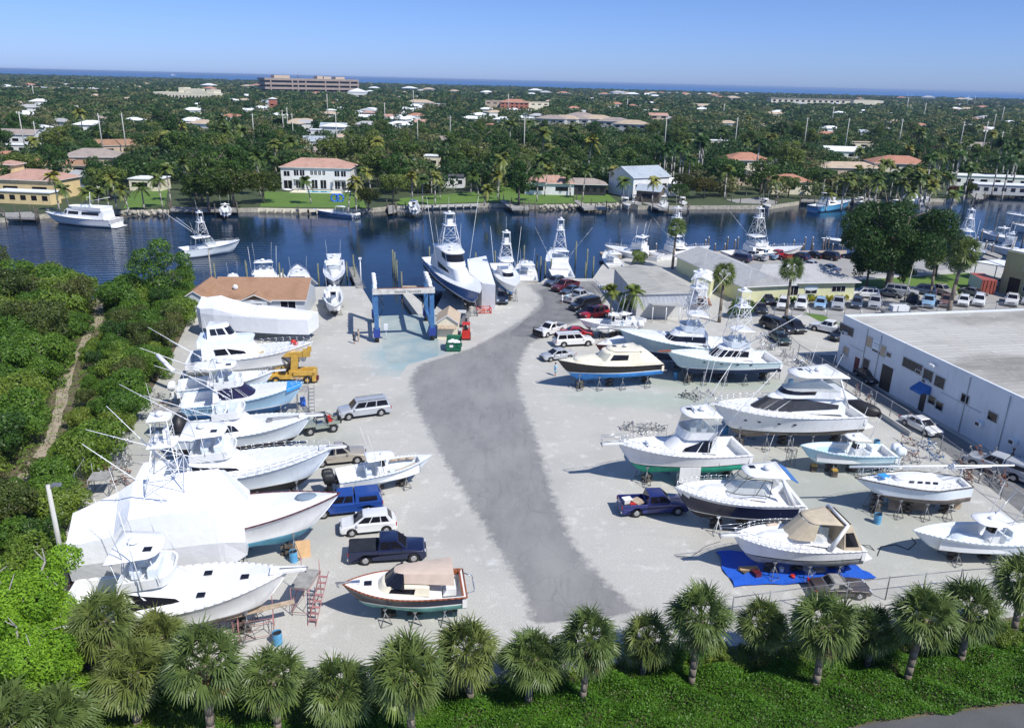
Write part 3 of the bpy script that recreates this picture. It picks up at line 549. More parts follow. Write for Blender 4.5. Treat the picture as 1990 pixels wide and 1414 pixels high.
# ground cover under the thicket and the roadside hedge: nobody could count it
def cover(name, poly, n, size, m, hgt, seed, hole=None, lab=None):
    g = np.random.default_rng(seed); P = []; xs = [p.x for p in poly]; ys = [p.y for p in poly]
    while len(P) < n:
        x = g.uniform(min(xs), max(xs)); y = g.uniform(min(ys), max(ys))
        if inside(x, y, poly) and not (hole and hole(x, y)): P.append((x, y))
    P = np.array(P); bum = hgt*(.55+.25*np.sin(P[:, 0]*1.9+np.sin(P[:, 1]*1.3)*2)+.2*np.sin(P[:, 1]*2.3+P[:, 0]*.7)); edge = 1.0
    z = bum*g.uniform(.55, 1.05, n); C = np.column_stack([P, z]); nn = unit(g.normal(size=(n, 3))*.55+np.array([0, 0, .9]))
    me = npmesh(name, leaves(C, nn, size*g.uniform(.6, 1.3, n), g, .6), m, 4, leaf=g.random(n)); o = bpy.data.objects.new(name, me); COL.objects.link(o); tag(o, lab, 'ground cover'); o['kind'] = 'stuff'; return o
g_ = random.Random(3).random
cover('undergrowth', MANG, 70000, .12, 'leaf_mangrove', .8, 5, lambda x, y: g_() < .75 and dtrack(x, y) < 1.2, 'low green undergrowth between the mangrove bushes')
HED = P2((1500, 1460), (1700, 1409), (1850, 1389), (1995, 1370), (2060, 1360), (2060, 1230), (1900, 1255), (1700, 1285), (1480, 1300), (1300, 1310), (1000, 1345), (700, 1400), (400, 1420), (250, 1500), (1400, 1500))
cover('hedge', HED, 135000, .07, 'leaf_hedge', 1.0, 6, None, 'bright green clipped ground cover sloping to the street')
HD2 = P2((2060, 1190), (1900, 1225), (1500, 1265), (1250, 1285), (950, 1330), (600, 1340), (350, 1330), (200, 1300), (100, 1330), (250, 1500), (700, 1430), (1000, 1370), (1300, 1330), (1480, 1320), (1700, 1300), (1900, 1275), (2060, 1245))
cover('scrub', HD2, 60000, .08, 'leaf_mangrove', .7, 7, None, 'dark scrub and vines under the palm row')
for k_ in range(34):
    x = 330+k_*51+random.uniform(-14, 14); y = 1338-(x-330)*.052+random.uniform(-8, 10)+(30 if x < 900 else 0); c = G(x, y)
    tree('bush%d' % random.choice((0, 3, 5, 6, 6)), (c.x, c.y, 0), 'dark green shrub at the foot of the roadside palms', 'shrub', 'shrubs between the roadside palms', random.uniform(.4, .62))
# ---------------------------------------------------------------- boats
STANDS = []
def lerp(a, b, t): return a+(b-a)*t
def ring(xa, xf, wa, wf, z, fl=None, e=.8, zf=None):
    "17 points: aft port -> bow port -> rounded front -> bow stbd -> aft stbd"
    fl = fl if fl is not None else (xf-xa)*.25; xs = xf-fl; P = []
    for i in range(5): u = i/4; P.append(Vector((xa+(xs-xa)*u, lerp(wa, wf, u), z)))
    for i in range(1, 8):
        th = pi/2-pi*i/8; c, s = cos(th), sin(th); P.append(Vector((xs+fl*abs(c)**e, wf*(abs(s)**e)*(1 if s > 0 else -1 if s < 0 else 0), z)))
    for i in range(5): u = 1-i/4; P.append(Vector((xa+(xs-xa)*u, -lerp(wa, wf, u), z)))
    if zf is not None:
        for p in P: p.z += (zf-z)*max(0, min(1, (p.x-xa)/(xf-xa)))
    return P
def at(R, s):
    i = int(min(len(R)-2, max(0, math.floor(s)))); return R[i].lerp(R[i+1], s-i)
class Boat:
    def __init__(b, label, bow, stern, zb, zs, B, z0, Hs, Hb, top, bottom, boot='gel', base=0, cat='boat', group=None, tc=.26, Hk=.55, wl=None, fine=1.9, deck='gel', rub=None, stripe=None, name='motor_boat', floor=.85, tr=.92, rake=.74, stands=None, wells=.22, bwx=None):
        p1 = G(*bow, zb); p0 = G(*stern, zs); b.L = (p1.xy-p0.xy).length; h = atan2(p1.y-p0.y, p1.x-p0.x); m = (p0+p1)/2
        print('BOAT %-60s L=%.1f  B=%.1f hd=%d' % (label[:60], b.L, B, math.degrees(h)))
        b.root = thing(name, label, cat, (m.x, m.y, base), h, group); b.B, b.z0, b.Hs, b.Hb, b.tc, b.rake, b.fine, b.tr = B, z0, Hs, Hb, tc, rake, fine, tr
        L = b.L; wl = z0+Hs*Hk if wl is None else wl; b.wl = wl; n = 26; rows = None; mb = MB(top); mb.smooth = True; grid = []
        for i in range(n+1):
            t = 1-(1-i/n)**1.35; x = b.X(t); zk, zc, yc, zs_, ys = b.sec(t); S = []
            k = [0, .55, 1]; lo = min(zk, wl) if zk < wl else zk
            zz = []
            for u in k: zz.append(zk+(max(wl, zk)-zk)*u)
            b1 = max(wl+.1*max(1, L/14), zk); b1 = min(b1, zs_-.02); zz.append(max(b1, zz[-1]))
            for u in (.2, .4, .6, .8, .93, 1): zz.append(b1+(zs_-b1)*u if zs_ > b1 else zs_)
            for z in zz:
                if z <= zc: y = yc*(max(0, z-zk)/max(.001, zc-zk))**.8
                else: u = (z-zc)/max(.001, zs_-zc); y = yc+(ys-yc)*u**(1+.9*t)
                S.append((x, max(0, y), z))
            grid.append(S)
        mats = [bottom, bottom, boot]+[top]*3+[stripe or top]*2+[top]
        for sg in (1, -1):
            idx = [mb.add([(x, y*sg, z) for x, y, z in S]) for S in grid]
            for a, c in zip(idx, idx[1:]):
                for k in range(9):
                    f = (a+k, c+k, c+k+1, a+k+1); mb.face(f if sg < 0 else f[::-1], mats[k])
        mb.smooth = False; S = grid[0]
        for k in range(9):
            q = [(S[k][0], S[k][1], S[k][2]), (S[k+1][0], S[k+1][1], S[k+1][2]), (S[k+1][0], -S[k+1][1], S[k+1][2]), (S[k][0], -S[k][1], S[k][2])]; mb.quad(*q, m=mats[k])
        b.hull = mb.build('hull', b.root)
        # deck with cockpit well
        d = MB(deck); T = [1-(1-i/n)**1.35 for i in range(n+1)]; T = sorted(T+[tc, .985]); T = [q for q in T if q <= .99]; fl = b.sh(0)-floor; cw = wells
        for a, c in zip(T, T[1:]):
            def row(t): y = max(0, b.half(t)-.03); z = b.sh(t)-.015; return [(b.X(t), y, z), (b.X(t), y*.5, z+.035*b.B/4), (b.X(t), 0, z+.06*b.B/4), (b.X(t), -y*.5, z+.035*b.B/4), (b.X(t), -y, z)]
            if a >= tc-1e-6:
                r0, r1 = row(a), row(c)
                for k in range(4): d.quad(r0[k], r0[k+1], r1[k+1], r1[k])
            else:
                for sg in (1, -1):
                    y0, y1 = b.half(a)-.02, b.half(c)-.02; z0_, z1 = b.sh(a)-.01, b.sh(c)-.01; w = lambda y: max(.02, y-cw)
                    A = [(b.X(a), y0*sg, z0_), (b.X(c), y1*sg, z1), (b.X(c), w(y1)*sg, z1), (b.X(a), w(y0)*sg, z0_)]; d.quad(*(A if sg < 0 else A[::-1]), m='gel')
                    d.quad(A[3], A[2], (b.X(c), w(y1)*sg, fl), (b.X(a), w(y0)*sg, fl), m='nonskid')
                d.quad((b.X(a), w(y0), fl), (b.X(a), -w(y0), fl), (b.X(c), -w(y1), fl), (b.X(c), w(y1), fl), m='nonskid')
        if tc > 0.02:
            y = b.half(0)-.02; z = b.sh(0)-.008; x0 = b.X(0); d.box((x0+.15, 0, (z+fl)/2), (.3, 2*y, z-fl+.01)); yt = b.half(tc)-.1; d.quad((b.X(tc), yt, b.sh(tc)-.01), (b.X(tc), -yt, b.sh(tc)-.01), (b.X(tc), -yt, fl), (b.X(tc), yt, fl))
        b.deck = d.build('deck', b.root)
        r = MB(rub or top)
        for sg in (1, -1): r.path([(b.X(t), (b.half(t)+.015)*sg, b.sh(t)-.01) for t in [1-(1-k/26)**1.35 for k in range(27)]], .05 if rub is None else .06, 5)
        if rub: r.rod((b.X(0), b.half(0), b.sh(0)), (b.X(0), -b.half(0), b.sh(0)), .06)
        r.build('rub_rail', b.root)
        if stands is not None: STANDS.append((b, stands))
    def X(b, t): return -b.L/2+b.L*t
    def sh(b, t): return b.z0+b.Hs+(b.Hb-b.Hs)*max(0, t)**1.7
    def half(b, t): return b.B/2*((b.tr+(1-b.tr)*min(1, t/.35)) if t < .42 else 1-((t-.42)/.58)**(b.fine+.5))
    def sec(b, t):
        zs = b.sh(t); s = max(0, (t-b.rake)/(1-b.rake)); zk = b.z0+(b.sh(1)-b.z0)*s**1.75
        ys = b.half(t); zc = b.z0+b.Hs*.28+b.Hb*.38*t**3; zc = max(zc, zk+.02); zc = min(zc, zs-.01)
        yc = 0 if t > .97 else b.B/2*.87*(min(1, .94+.06*t/.3))*(1-(max(0, t-.25)/.72)**1.9)
        return zk, zc, min(yc, ys), zs, ys
    def house(b, fa, ff, w, wf, h, rf=.06, ra=0., z=None, tum=.9, m='gel', name='cabin', fl=None, e=.8, cap=True, zdrop=.0, ftilt=None, cav=True):
        xa, xf = b.X(fa), b.X(ff); z = b.sh((fa+ff)/2)-.05 if z is None else z; fl = fl or (xf-xa)*.28; hw, hwf = w*b.B/2, wf*b.B/2
        r0 = ring(xa, xf, hw, hwf, z, fl, e, ftilt); r1 = ring(xa+ra*b.L, xf-rf*b.L, hw*tum, hwf*tum, z+h, fl*.85, e)
        mb = MB(m); mb.loft([r0, r1], True)
        if cap:
            r2 = [p.copy() for p in r1]; c = Vector((sum(p.x for p in r1)/17, 0, 0))
            for p in r2: p.x = lerp(p.x, c.x, .1); p.y *= .86; p.z += .06
            mb.loft([r1, r2], True, False, True)
        o = bev(mb.build(name, b.root), .05); return dict(o=o, r0=r0, r1=r1, z=z+h, zb=z)
    def band(b, H, s0, s1, u0, u1, u0b=None, u1b=None, m='glass', par=None, name='window', off=.022, n=None):
        u0b = u0 if u0b is None else u0b; u1b = u1 if u1b is None else u1b; n = n or max(1, int(abs(s1-s0)*2)); mb = MB(m); mb.smooth = True; R = []
        for i in range(n+1):
            k = i/n; s = lerp(s0, s1, k); a, c = at(H['r0'], s), at(H['r1'], s); a2, c2 = at(H['r0'], s+.05), at(H['r1'], s+.05)
            nn = (a2-a).cross(c-a); nn = nn.normalized() if nn.length > 1e-9 else Vector((0, 0, 0))
            cen = Vector((sum(p.x for p in H['r0'])/17, 0, 0)); 
            if nn.dot(a-cen) < 0: nn = -nn
            R.append([a.lerp(c, lerp(u0, u0b, k))+nn*off, a.lerp(c, lerp(u1, u1b, k))+nn*off])
        for p, q in zip(R, R[1:]): mb.quad(p[0], q[0], q[1], p[1])
        return mb.build(name, par or H['o'])
    def sides(b, H, s0, s1, u0, u1, u0b=None, u1b=None, m='glass', name='window'):
        b.band(H, s0, s1, u0, u1, u0b, u1b, m, name=name); b.band(H, 16-s0, 16-s1, u0, u1, u0b, u1b, m, name=name)
    def tub(b, fa, ff, w, h, z, wf=None, rf=-.01, m='gel', name='flybridge', seats=True, ra=0):
        "open topped coaming with seats and a helm console"
        xa, xf = b.X(fa), b.X(ff); hw = w*b.B/2; hf = (wf or w*.85)*b.B/2; fl = (xf-xa)*.3
        r0 = ring(xa, xf, hw, hf, z, fl); r1 = ring(xa+ra*b.L, xf-rf*b.L, hw*1.03, hf*1.03, z+h, fl); r2 = ring(xa+.06+ra*b.L, xf-rf*b.L-.12, hw*1.03-.12, hf*1.03-.12, z+h, fl); r3 = ring(xa+.06, xf-.14, hw-.14, hf-.14, z+.12, fl)
        mb = MB(m); mb.loft([r0, r1, r2], True); mb.loft([r2, r3], True, False, True, 'nonskid'); o = mb.build(name, b.root)
        if seats:
            s = MB('gel_cool'); cx = lerp(xa, xf, .62); s.box((cx, 0, z+.12+h*.55), (.6, hw*.9, h*1.1)); s.build('console', o)
            for sy in (-1, 1): q = MB('gel_cool'); q.box((cx-1., sy*hw*.35, z+.55), (.5, .5, .45)).box((cx-1.25, sy*hw*.35, z+.95), (.12, .5, .6)); q.build('seat', o)
        return dict(o=o, r0=r0, r1=r1, z=z+h, zb=z)
    def top(b, fa, ff, w, z, wf=None, th=.1, m='gel', name='hardtop', posts=None, pz=None, pr=.028, pm='white_metal', pw=None):
        xa, xf = b.X(fa), b.X(ff); hw = w*b.B/2; hf = (wf or w)*b.B/2; fl = min((xf-xa)*.35, hf*1.2); A = [ring(xa+.05, xf-.05, hw-.05, hf-.05, z, fl), ring(xa, xf, hw, hf, z+th*.4, fl), ring(xa+.04, xf-.04, hw-.04, hf-.04, z+th, fl)]
        q = ring(xa+(xf-xa)*.15, xf-(xf-xa)*.15, hw*.7, hf*.7, z+th+.05, fl); mb = MB(m); mb.smooth = True; mb.loft(A+[q], True); mb.smooth = False; mb.face(range(16, -1, -1)); mb.face([51+k for k in range(17)]); o = mb.build(name, b.root)
        if posts:
            pm_ = MB(pm); pw = pw or w*.92
            for t, t2 in posts:
                for sg in (1, -1): pm_.rod((b.X(t2), pw*b.B/2*sg, pz), (b.X(t), w*.88*b.B/2*sg, z+.02), pr)
            pm_.build('frame', b.root)
        return dict(o=o, z=z+th, xa=xa, xf=xf, hw=hw)
    def clutter(b, T, radar=True, ants=2, al=4.5, par=None, arch=False, hatch=True):
        par = T['o']; z = T['z']; xm = (T['xa']+T['xf'])/2
        if radar: q = MB('gel'); q.ell((xm-.3, .1, z+.28), (.34, .34, .2), 10, 6).rod((xm-.3, .1, z), (xm-.3, .1, z+.2), .1, .08, 6); q.build('radar_dome', par)
        if arch: q = MB('gel'); q.box((xm+.5, 0, z+.3), (.14, 1.3, .1)).rod((xm+.5, 0, z), (xm+.5, 0, z+.3), .1); q.build('radar_bar', par)
        if hatch: q = MB('glass'); q.box((xm+(T['xf']-xm)*.45, -T['hw']*.3, z+.055), (.5, .5, .06)); q.build('hatch', par)
        for k in range(ants): sg = 1 if k % 2 else -1; q = MB('white_metal'); q.rod((xm-.5-.3*k, T['hw']*.8*sg, z), (xm-1.-.3*k-al*.08, T['hw']*.95*sg, z+al), .028, .012, 4); q.build('antenna', par)
    def rail(b, t0=.5, t1=.985, h=.55, n=8, inset=.06, r=.02, m='alu', mid=True, closed=True):
        q = MB(m)
        for sg in (1, -1):
            P = [(b.X(t), max(.02, b.half(t)-inset)*sg, b.sh(t)+h) for t in [lerp(t0, t1, k/12) for k in range(13)]]; q.path(P, r, 4)
            if mid: q.path([(x, y, z-h*.5) for x, y, z in P], r*.7, 4)
            for k in range(n+1):
                t = lerp(t0, t1, k/n); y = max(.02, b.half(t)-inset)*sg; q.rod((b.X(t), y*.98, b.sh(t)), (b.X(t), y, b.sh(t)+h), r*.9, None, 4)
        q.build('bow_rail', b.root)
    def pulpit(b, l=1.1, w=.38, m='gel', rail=False, anchor=True):
        z = b.sh(1); x = b.X(1); q = MB(m); q.prism([(x-1.2, w*1.1), (x-1.2, -w*1.1), (x+l-.2, -w*.6), (x+l, -w*.35), (x+l, w*.35), (x+l-.2, w*.6)], z-.06, z+.08, None, True)
        o = q.build('pulpit', b.root)
        if rail: r = MB('alu'); r.path([(x-.8, w*1.2, z+.7), (x+l, w*.5, z+.75), (x+l+.05, -w*.5, z+.75), (x-.8, -w*1.2, z+.7)], .025).rod((x+l, w*.45, z), (x+l, w*.5, z+.75), .02).rod((x+l, -w*.45, z), (x+l, -w*.5, z+.75), .02); r.build('pulpit_rail', o)
        if anchor: a = MB('steel'); a.rod((x-.6, 0, z+.12), (x+l+.1, 0, z+.1), .04).rod((x+l, -.2, z-.08), (x+l, .2, z-.08), .05).rod((x+l+.1, 0, z+.1), (x+l-.1, 0, z-.3), .04); a.build('anchor', o)
    def hatches(b, L, s=.5, m='glass'):
        for t, y in L: q = MB(m); q.box((b.X(t), y, b.sh(t)+.06+.05*b.B/4), (s, s*.9, .06)); q.build('hatch', b.root)
    def outriggers(b, t, z, w=.85, l=.6, ang=28, out=14, r=.04, up=None):
        for sg in (1, -1):
            l_ = l*b.L; a, o = radians(ang), radians(out); p = Vector((b.X(t), w*b.B/2*sg, z)); d = Vector((-cos(a)*cos(o), sin(o)*sg, sin(a))); q = MB('white_metal'); q.rod(p, p+d*l_, r*1.35, r*.6, 5)
            for k in (.3, .55, .8): c = p+d*l_*k; q.rod(c+Vector((0, -.25, 0)), c+Vector((0, .25, 0)), .015, None, 4)
            q.rod(p+d*.2+Vector((0, 0, -.9)), p+d*l_*.22, .025, None, 4); q.rod((p.x, p.y*.97, z-1.2), p, .04, None, 4); q.build('outrigger', b.root)
    def uprig(b, t, z, w=.8, l=9, lean=.06, out=.08):
        for sg in (1, -1): q = MB('white_metal'); p = Vector((b.X(t), w*b.B/2*sg, z)); q.rod(p, p+Vector((-lean*l, out*l*sg, l)), .05, .02, 5); q.build('outrigger', b.root)
    def tower(b, t, z0, w, l, h, levels=2, spread=.5, lean=0, hoop=True):
        q = MB('white_metal'); x0, x1 = b.X(t)-l/2, b.X(t)+l/2; cx = b.X(t)+lean
        def corner(sx, sy, u): k = lerp(1, spread, u); return Vector((cx*u+(b.X(t))*(1-u)+sx*l/2*k, sy*w/2*k, z0+h*u))
        for sx in (-1, 1):
            for sy in (-1, 1): q.rod(corner(sx, sy, 0), corner(sx, sy, 1.), .045, None, 5)
        for lv in range(levels):
            u0, u1 = lv/levels, (lv+1)/levels
            for a, c in (((-1, -1), (-1, 1)), ((1, -1), (1, 1)), ((-1, -1), (1, -1)), ((-1, 1), (1, 1))):
                q.rod(corner(*a, u0), corner(*c, u1), .028, None, 4); q.rod(corner(*c, u0), corner(*a, u1), .028, None, 4); q.rod(corner(*a, u1), corner(*c, u1), .03, None, 4)
        o = q.build('tower', b.root); k = spread; z = z0+h
        f = MB('gel'); f.prism([(p.x, p.y) for p in ring(cx-l*k*.75, cx+l*k*.75, w*k*.62, w*k*.6, 0, l*k*.4)], z-.02, z+.07, None, True); f.build('platform', o)
        f = MB('white_metal')
        for sx in (-1, 1):
            for sy in (-1, 1): f.rod((cx+sx*l*k*.5, sy*w*k*.5, z), (cx+sx*l*k*.42, sy*w*k*.42, z+1.95), .03)
        for zz in (.5, 1.0): f.path([(cx+l*k*.5, w*k*.5, z+zz), (cx-l*k*.5, w*k*.5, z+zz), (cx-l*k*.5, -w*k*.5, z+zz), (cx+l*k*.5, -w*k*.5, z+zz), (cx+l*k*.5, w*k*.5, z+zz)], .022, 4)
        f.build('tower_rail', o); f = MB('gel'); f.box((cx+l*k*.2, 0, z+.55), (.3, w*k*.5, 1.0)).box((cx-l*k*.3, 0, z+.5), (.15, w*k*.7, .35)); f.build('console', o)
        f = MB('gel'); f.prism([(p.x, p.y) for p in ring(cx-l*k*.6, cx+l*k*.6, w*k*.52, w*k*.5, 0, l*k*.4)], z+1.95, z+2.03, None, True); f.ell((cx, 0, z+2.25), (.3, .3, .2), 8, 5); f.rod((cx, 0, z+2), (cx, 0, z+2.2), .1); f.build('tower_top', o)
        f = MB('white_metal'); f.rod((cx-.3, 0, z+2), (cx-.6, 0, z+4.6), .02, .01, 4); f.build('antenna', o); return z+2
    def outboards(b, n, m='black', s=1., dz=0):
        for k in range(n):
            y = (k-(n-1)/2)*.78*s; x = b.X(0); z = b.sh(0)-.25+dz; q = MB(m)
            A = [ring(x-1.02*s, x-.28*s, .2*s, .24*s, z-.1, .3), ring(x-1.12*s, x-.22*s, .25*s, .28*s, z+.25, .3), ring(x-1.05*s, x-.25*s, .22*s, .26*s, z+.6*s, .3), ring(x-.9*s, x-.4*s, .1*s, .12*s, z+.72*s, .2)]
            for r in A:
                for p in r: p.y += y
            q.smooth = True; q.loft(A, True, True, True); q.smooth = False; q.box((x-.6*s, y, z-.5*s), (.3*s, .16*s, .9*s)).box((x-.65*s, y, z-1.05*s), (.6*s, .08, .3*s)).box((x-.15, y, z-.1), (.3, .24, .35)); o = q.build('outboard_motor', b.root)
            q = MB('steel'); q.rod((x-1.0*s, y, z-.95*s), (x-.75*s, y, z-.95*s), .07, .1, 6).box((x-1.0*s, y, z-.95*s), (.04, .36*s, .12), ry=0).box((x-1.0*s, y, z-.95*s), (.04, .12, .36*s)); q.build('propeller', o)
    def ladder(b, t, y, z0, z1, dx=-.35):
        q = MB('alu')
        for s in (-.2, .2): q.rod((b.X(t)+dx, y+s, z0), (b.X(t), y+s, z1), .025)
        for k in range(1, 7): u = k/7; q.rod((b.X(t)+dx*(1-u), y-.2, lerp(z0, z1, u)), (b.X(t)+dx*(1-u), y+.2, lerp(z0, z1, u)), .018, None, 4)
        q.build('ladder', b.root)
    def console(b, t, ttop=True, w=.34, tt=(-.09, .1), tw=.34, zt=2.15, tcol='gel', lean=True):
        z = b.sh(0)-.85 if b.tc > .5 else b.sh(t); z = b.sh(0)-.8; x = b.X(t); hw = w*b.B/2; q = MB('gel'); r0 = ring(x-.5, x+.75, hw, hw*.8, z, .5); r1 = ring(x-.4, x+.35, hw*.9, hw*.7, z+1.25, .3); q.loft([r0, r1], True, False, True); o = q.build('console', b.root)
        b.band(dict(r0=[p+Vector((0, 0, 1.2)) if 0 else p for p in r1], r1=[p+Vector((-.15, 0, .5)) for p in r1], o=o), 3.5, 12.5, 0, 1, m='glass', name='windscreen')
        q = MB('gel_cool'); q.box((x-1.2, 0, z+.85), (.5, hw*1.9, .2)).box((x-1.42, 0, z+1.15), (.12, hw*1.9, .5)).box((x-1.2, 0, z+.4), (.4, hw*1.5, .8)); q.build('seat', b.root)
        q = MB('gel_cool'); q.box((x+1.15, 0, z+.3), (.8, hw*1.5, .6)); q.build('seat', b.root)
        if ttop:
            f0, f1 = t+tt[0], t+tt[1]; T = b.top(f0, f1, tw*2, z+zt, tw*1.7, .07, m=tcol, posts=[(t-.02, t-.01), (t+.04, t+.045)], pz=z, pw=w*1.15); b.clutter(T, radar=False, ants=2, al=2.6, hatch=False)
            q = MB('gel'); q.ell((b.X(t+.02), 0, z+zt+.17), (.28, .28, .16), 8, 5); q.build('radar_dome', T['o'])
    def platform(b, l=.9, z=None): q = MB('gel'); z = z or b.z0+b.Hs*.48; y = b.half(0)*.92; q.prism([(b.X(0)+.02, y), (b.X(0)-l, y*.85), (b.X(0)-l, -y*.85), (b.X(0)+.02, -y)], z-.1, z, None, True); q.build('swim_platform', b.root)
    def ports(b, T, u=.62, m='glass'):
        for t in T:
            for sg in (1, -1):
                zk, zc, yc, zs, ys = b.sec(t); z = lerp(b.wl, zs, u); k = (z-zc)/max(.01, zs-zc); y = yc+(ys-yc)*max(0, k)**(1+.9*t); q = MB(m); q.ell((b.X(t), y*sg, z), (.24, .07, .1), 8, 4); q.build('porthole', b.root)
# jack stands: one kind, copied under each hull
q = MB('steel')
for k in range(3): a = 2*pi*k/3+.5; q.rod((.48*cos(a), .48*sin(a), .02), (0, 0, .78), .03, None, 4); q.rod((.48*cos(a), .48*sin(a), .04), (.48*cos(a+2*pi/3), .48*sin(a+2*pi/3), .04), .02, None, 4)
q.rod((0, 0, .55), (0, 0, 1.0), .035, None, 6); q.box((0, 0, 1.0), (.22, .22, .05), ry=.35)
ST = {}; SQ = q
def stand_at(p, rz, s, label, group, m='steel'):
    if m not in ST:
        k = MB(m); k.v, k.f, k.sm = SQ.v, SQ.f, SQ.sm; k.m = [m]*len(SQ.f); o = k.build('boat_stand'); ST[m] = o.data; bpy.data.objects.remove(o)
    o = bpy.data.objects.new('boat_stand', ST[m]); COL.objects.link(o); o.location = p; o.rotation_euler = (0, 0, rz); o.scale = (1, 1, s); return tag(o, label, 'boat stand', group)
def do_stands():
    for b, (ts, what, m) in STANDS:
        Mx = Matrix.Translation(b.root.location) @ Matrix.Rotation(b.root.rotation_euler.z, 4, 'Z')
        for t in ts:
            for sg in (1, -1):
                zk, zc, yc, zs, ys = b.sec(t); y = yc*.86+.12; zt = lerp(zk, zc, .8); p = Mx @ Vector((b.X(t), y*sg, 0)); near = p.y < b.root.location.y
                stand_at(p, b.root.rotation_euler.z+(.4 if sg > 0 else pi+.4), max(.5, zt), 'tripod stand propping the %s side of the %s' % ('near' if near else 'far', what), 'tripod stands under the '+what, m)
        for t in (ts[0]*.7, (ts[0]+ts[-1])/2, ts[-1]*.96):
            zk = b.sec(t)[0]; k = MB('wood_dark'); n = max(1, int(zk/.22))
            for i in range(n): k.box((0, 0, zk*(i+.5)/n), (.35 if i % 2 else 1.0, 1.0 if i % 2 else .35, zk/n-.01))
            o = k.build('keel_block'); o.location = Mx @ Vector((b.X(t), 0, 0)); o.rotation_euler.z = b.root.rotation_euler.z; tag(o, 'stacked dark timber blocks under the keel of the '+what, 'keel block', 'keel blocks under the '+what)
# ---------------------------------------------------------------- the fleet ashore, left row (bows to the right)
def sport(label, bow, stern, L_=18, B=5.2, top='gel', bottom='bot_grey', z0=.9, what='', st=(.15, .38, .6, .8), win='glass', wins=((.6, 4.4, .25, .8),), front=False, fb=True, ht=True, ench=False, pul=True, rail=False, outr=True, hs=2.25, hb=3.55, tower=0, mm='steel', **k):
    b = Boat(label, bow, stern, z0+hb, z0+hs, B, z0, hs, hb, top, bottom, stands=(st, what, mm) if what else None, name='sportfishing_boat' if 'name' not in k else k.pop('name'), **k)
    H = b.house(.27, .63, .84, .56, 1.35, rf=.13, ra=.01, tum=.88, fl=b.L*.12)
    for w in wins: b.sides(H, *w, m=win)
    if front: b.band(H, 4.8, 7.9, .35, .85, m=win, name='windshield'); b.band(H, 8.1, 11.2, .35, .85, m=win, name='windshield')
    if fb:
        Fb = b.tub(.29, .5, .7, .7, H['z']+.02, wf=.58)
        if ht:
            T = b.top(.25, .47, .74, H['z']+2.1, wf=.6, posts=[(.275, .3), (.36, .37), (.44, .47)], pz=H['z']+.6, pw=.68)
            b.clutter(T, ants=2, al=4.5, arch=False)
            if ench: b.band(dict(o=Fb['o'], r0=[p+Vector((0, 0, .0)) for p in Fb['r1']], r1=[p+Vector((-.25, 0, 1.95)) for p in Fb['r1']]), 1.5, 14.5, 0, 1, m='vinyl', name='enclosure')
        b.ladder(.27, .5, b.sh(0)-.8, H['z']+.8)
    if outr: b.outriggers(.43, H['z']+.1, .86, .62)
    if pul: b.pulpit(anchor=True)
    if rail: b.rail(.5, .98, .5)
    return b, H
LR = 'in the left row'
b1, H = sport('largest white sportfishing boat, nearest the camera, with dark side window', (562, 1106), (120, 1172), B=5.4, bottom='bot_brown', what='lowest white sportfishing boat', z0=1.0, wins=((1.2, 4.7, .1, .95, .1, .3),), outr=False); b1.uprig(.4, 5.2, .8, 5.5, .12, -.02)
b1.hatches(((.62, 1.2), (.62, -1.2), (.8, 0))); b1.platform(.9)
b2, H = sport('long white boat with raised maroon rub rail, its stern half under white shrink wrap', (660, 958), (170, 1035), B=5.6, bottom='bot_aqua', what='shrink wrapped boat', rub='maroon', z0=1.0, fb=False, pul=False, outr=False, wins=(), hb=3.9, hs=2.5)
w = MB('shrink'); R = []
for t, hw, zb_, ze, zr in ((-.04, 1.0, 1.2, 4.0, 5.2), (.14, 1.1, 1.0, 4.7, 6.6), (.2, 1.14, .9, 5.9, 7.3), (.36, 1.16, .9, 6.2, 7.7), (.52, 1.14, .9, 6.2, 7.8), (.54, 1.12, 1.1, 5.9, 7.4), (.62, 1.0, 1.9, 4.4, 5.0)):
    h_ = hw*b2.B/2; x = b2.X(t); R.append([(x, h_*.9, zb_), (x, h_*1.02, (zb_+ze)/2), (x, h_*.94, ze), (x, h_*.5, (ze+zr)/2-.1), (x, 0, zr), (x, -h_*.5, (ze+zr)/2-.1), (x, -h_*.94, ze), (x, -h_*1.02, (zb_+ze)/2), (x, -h_*.9, zb_)])
w.loft(R, False); w.face(range(9)); w.face([len(w.v)-1-k for k in range(9)]); wr = w.build('shrink_wrap'); wr.location = b2.root.location; wr.rotation_euler = b2.root.rotation_euler
tag(wr, 'white shrink wrap tent covering the cabin and stern of the maroon railed boat', 'boat cover')
b2.tower(.33, 7.0, 3.2, 2.6, 3.2, 2, .5); b2.outriggers(.36, 6.2, .7, .42, 50, 10)
q = MB('canvas_grey'); q.ell((b2.X(.86), .3, b2.sh(.86)+.12), (.85, .6, .2), 10, 5); tag(q.build('folded_cover'), 'crumpled grey cloth on the bow of the shrink wrapped boat', 'cloth'); bpy.data.objects['folded_cover'].parent = b2.root
for k in ('label', 'category'): del bpy.data.objects['folded_cover'][k]
b3, H = sport('white sportfishing boat with bow rail, third from below in the left row', (648, 868), (265, 925), B=5.4, top='gel_cool', bottom='bot_black', what='railed sportfishing boat', rail=True, z0=1.0, wins=((.6, 4.7, .2, .8, .2, .35),), hb=3.8)
b4, H = sport('white convertible sportfishing boat with poles laid on its foredeck beside the jeep', (606, 806), (345, 838), B=5.0, top='gel_cool', bottom='bot_black', what='sportfishing boat by the jeep', wins=((.6, 3.6, .12, .92, .12, .5),), hs=2.0, hb=3.2, z0=.9, ht=False)
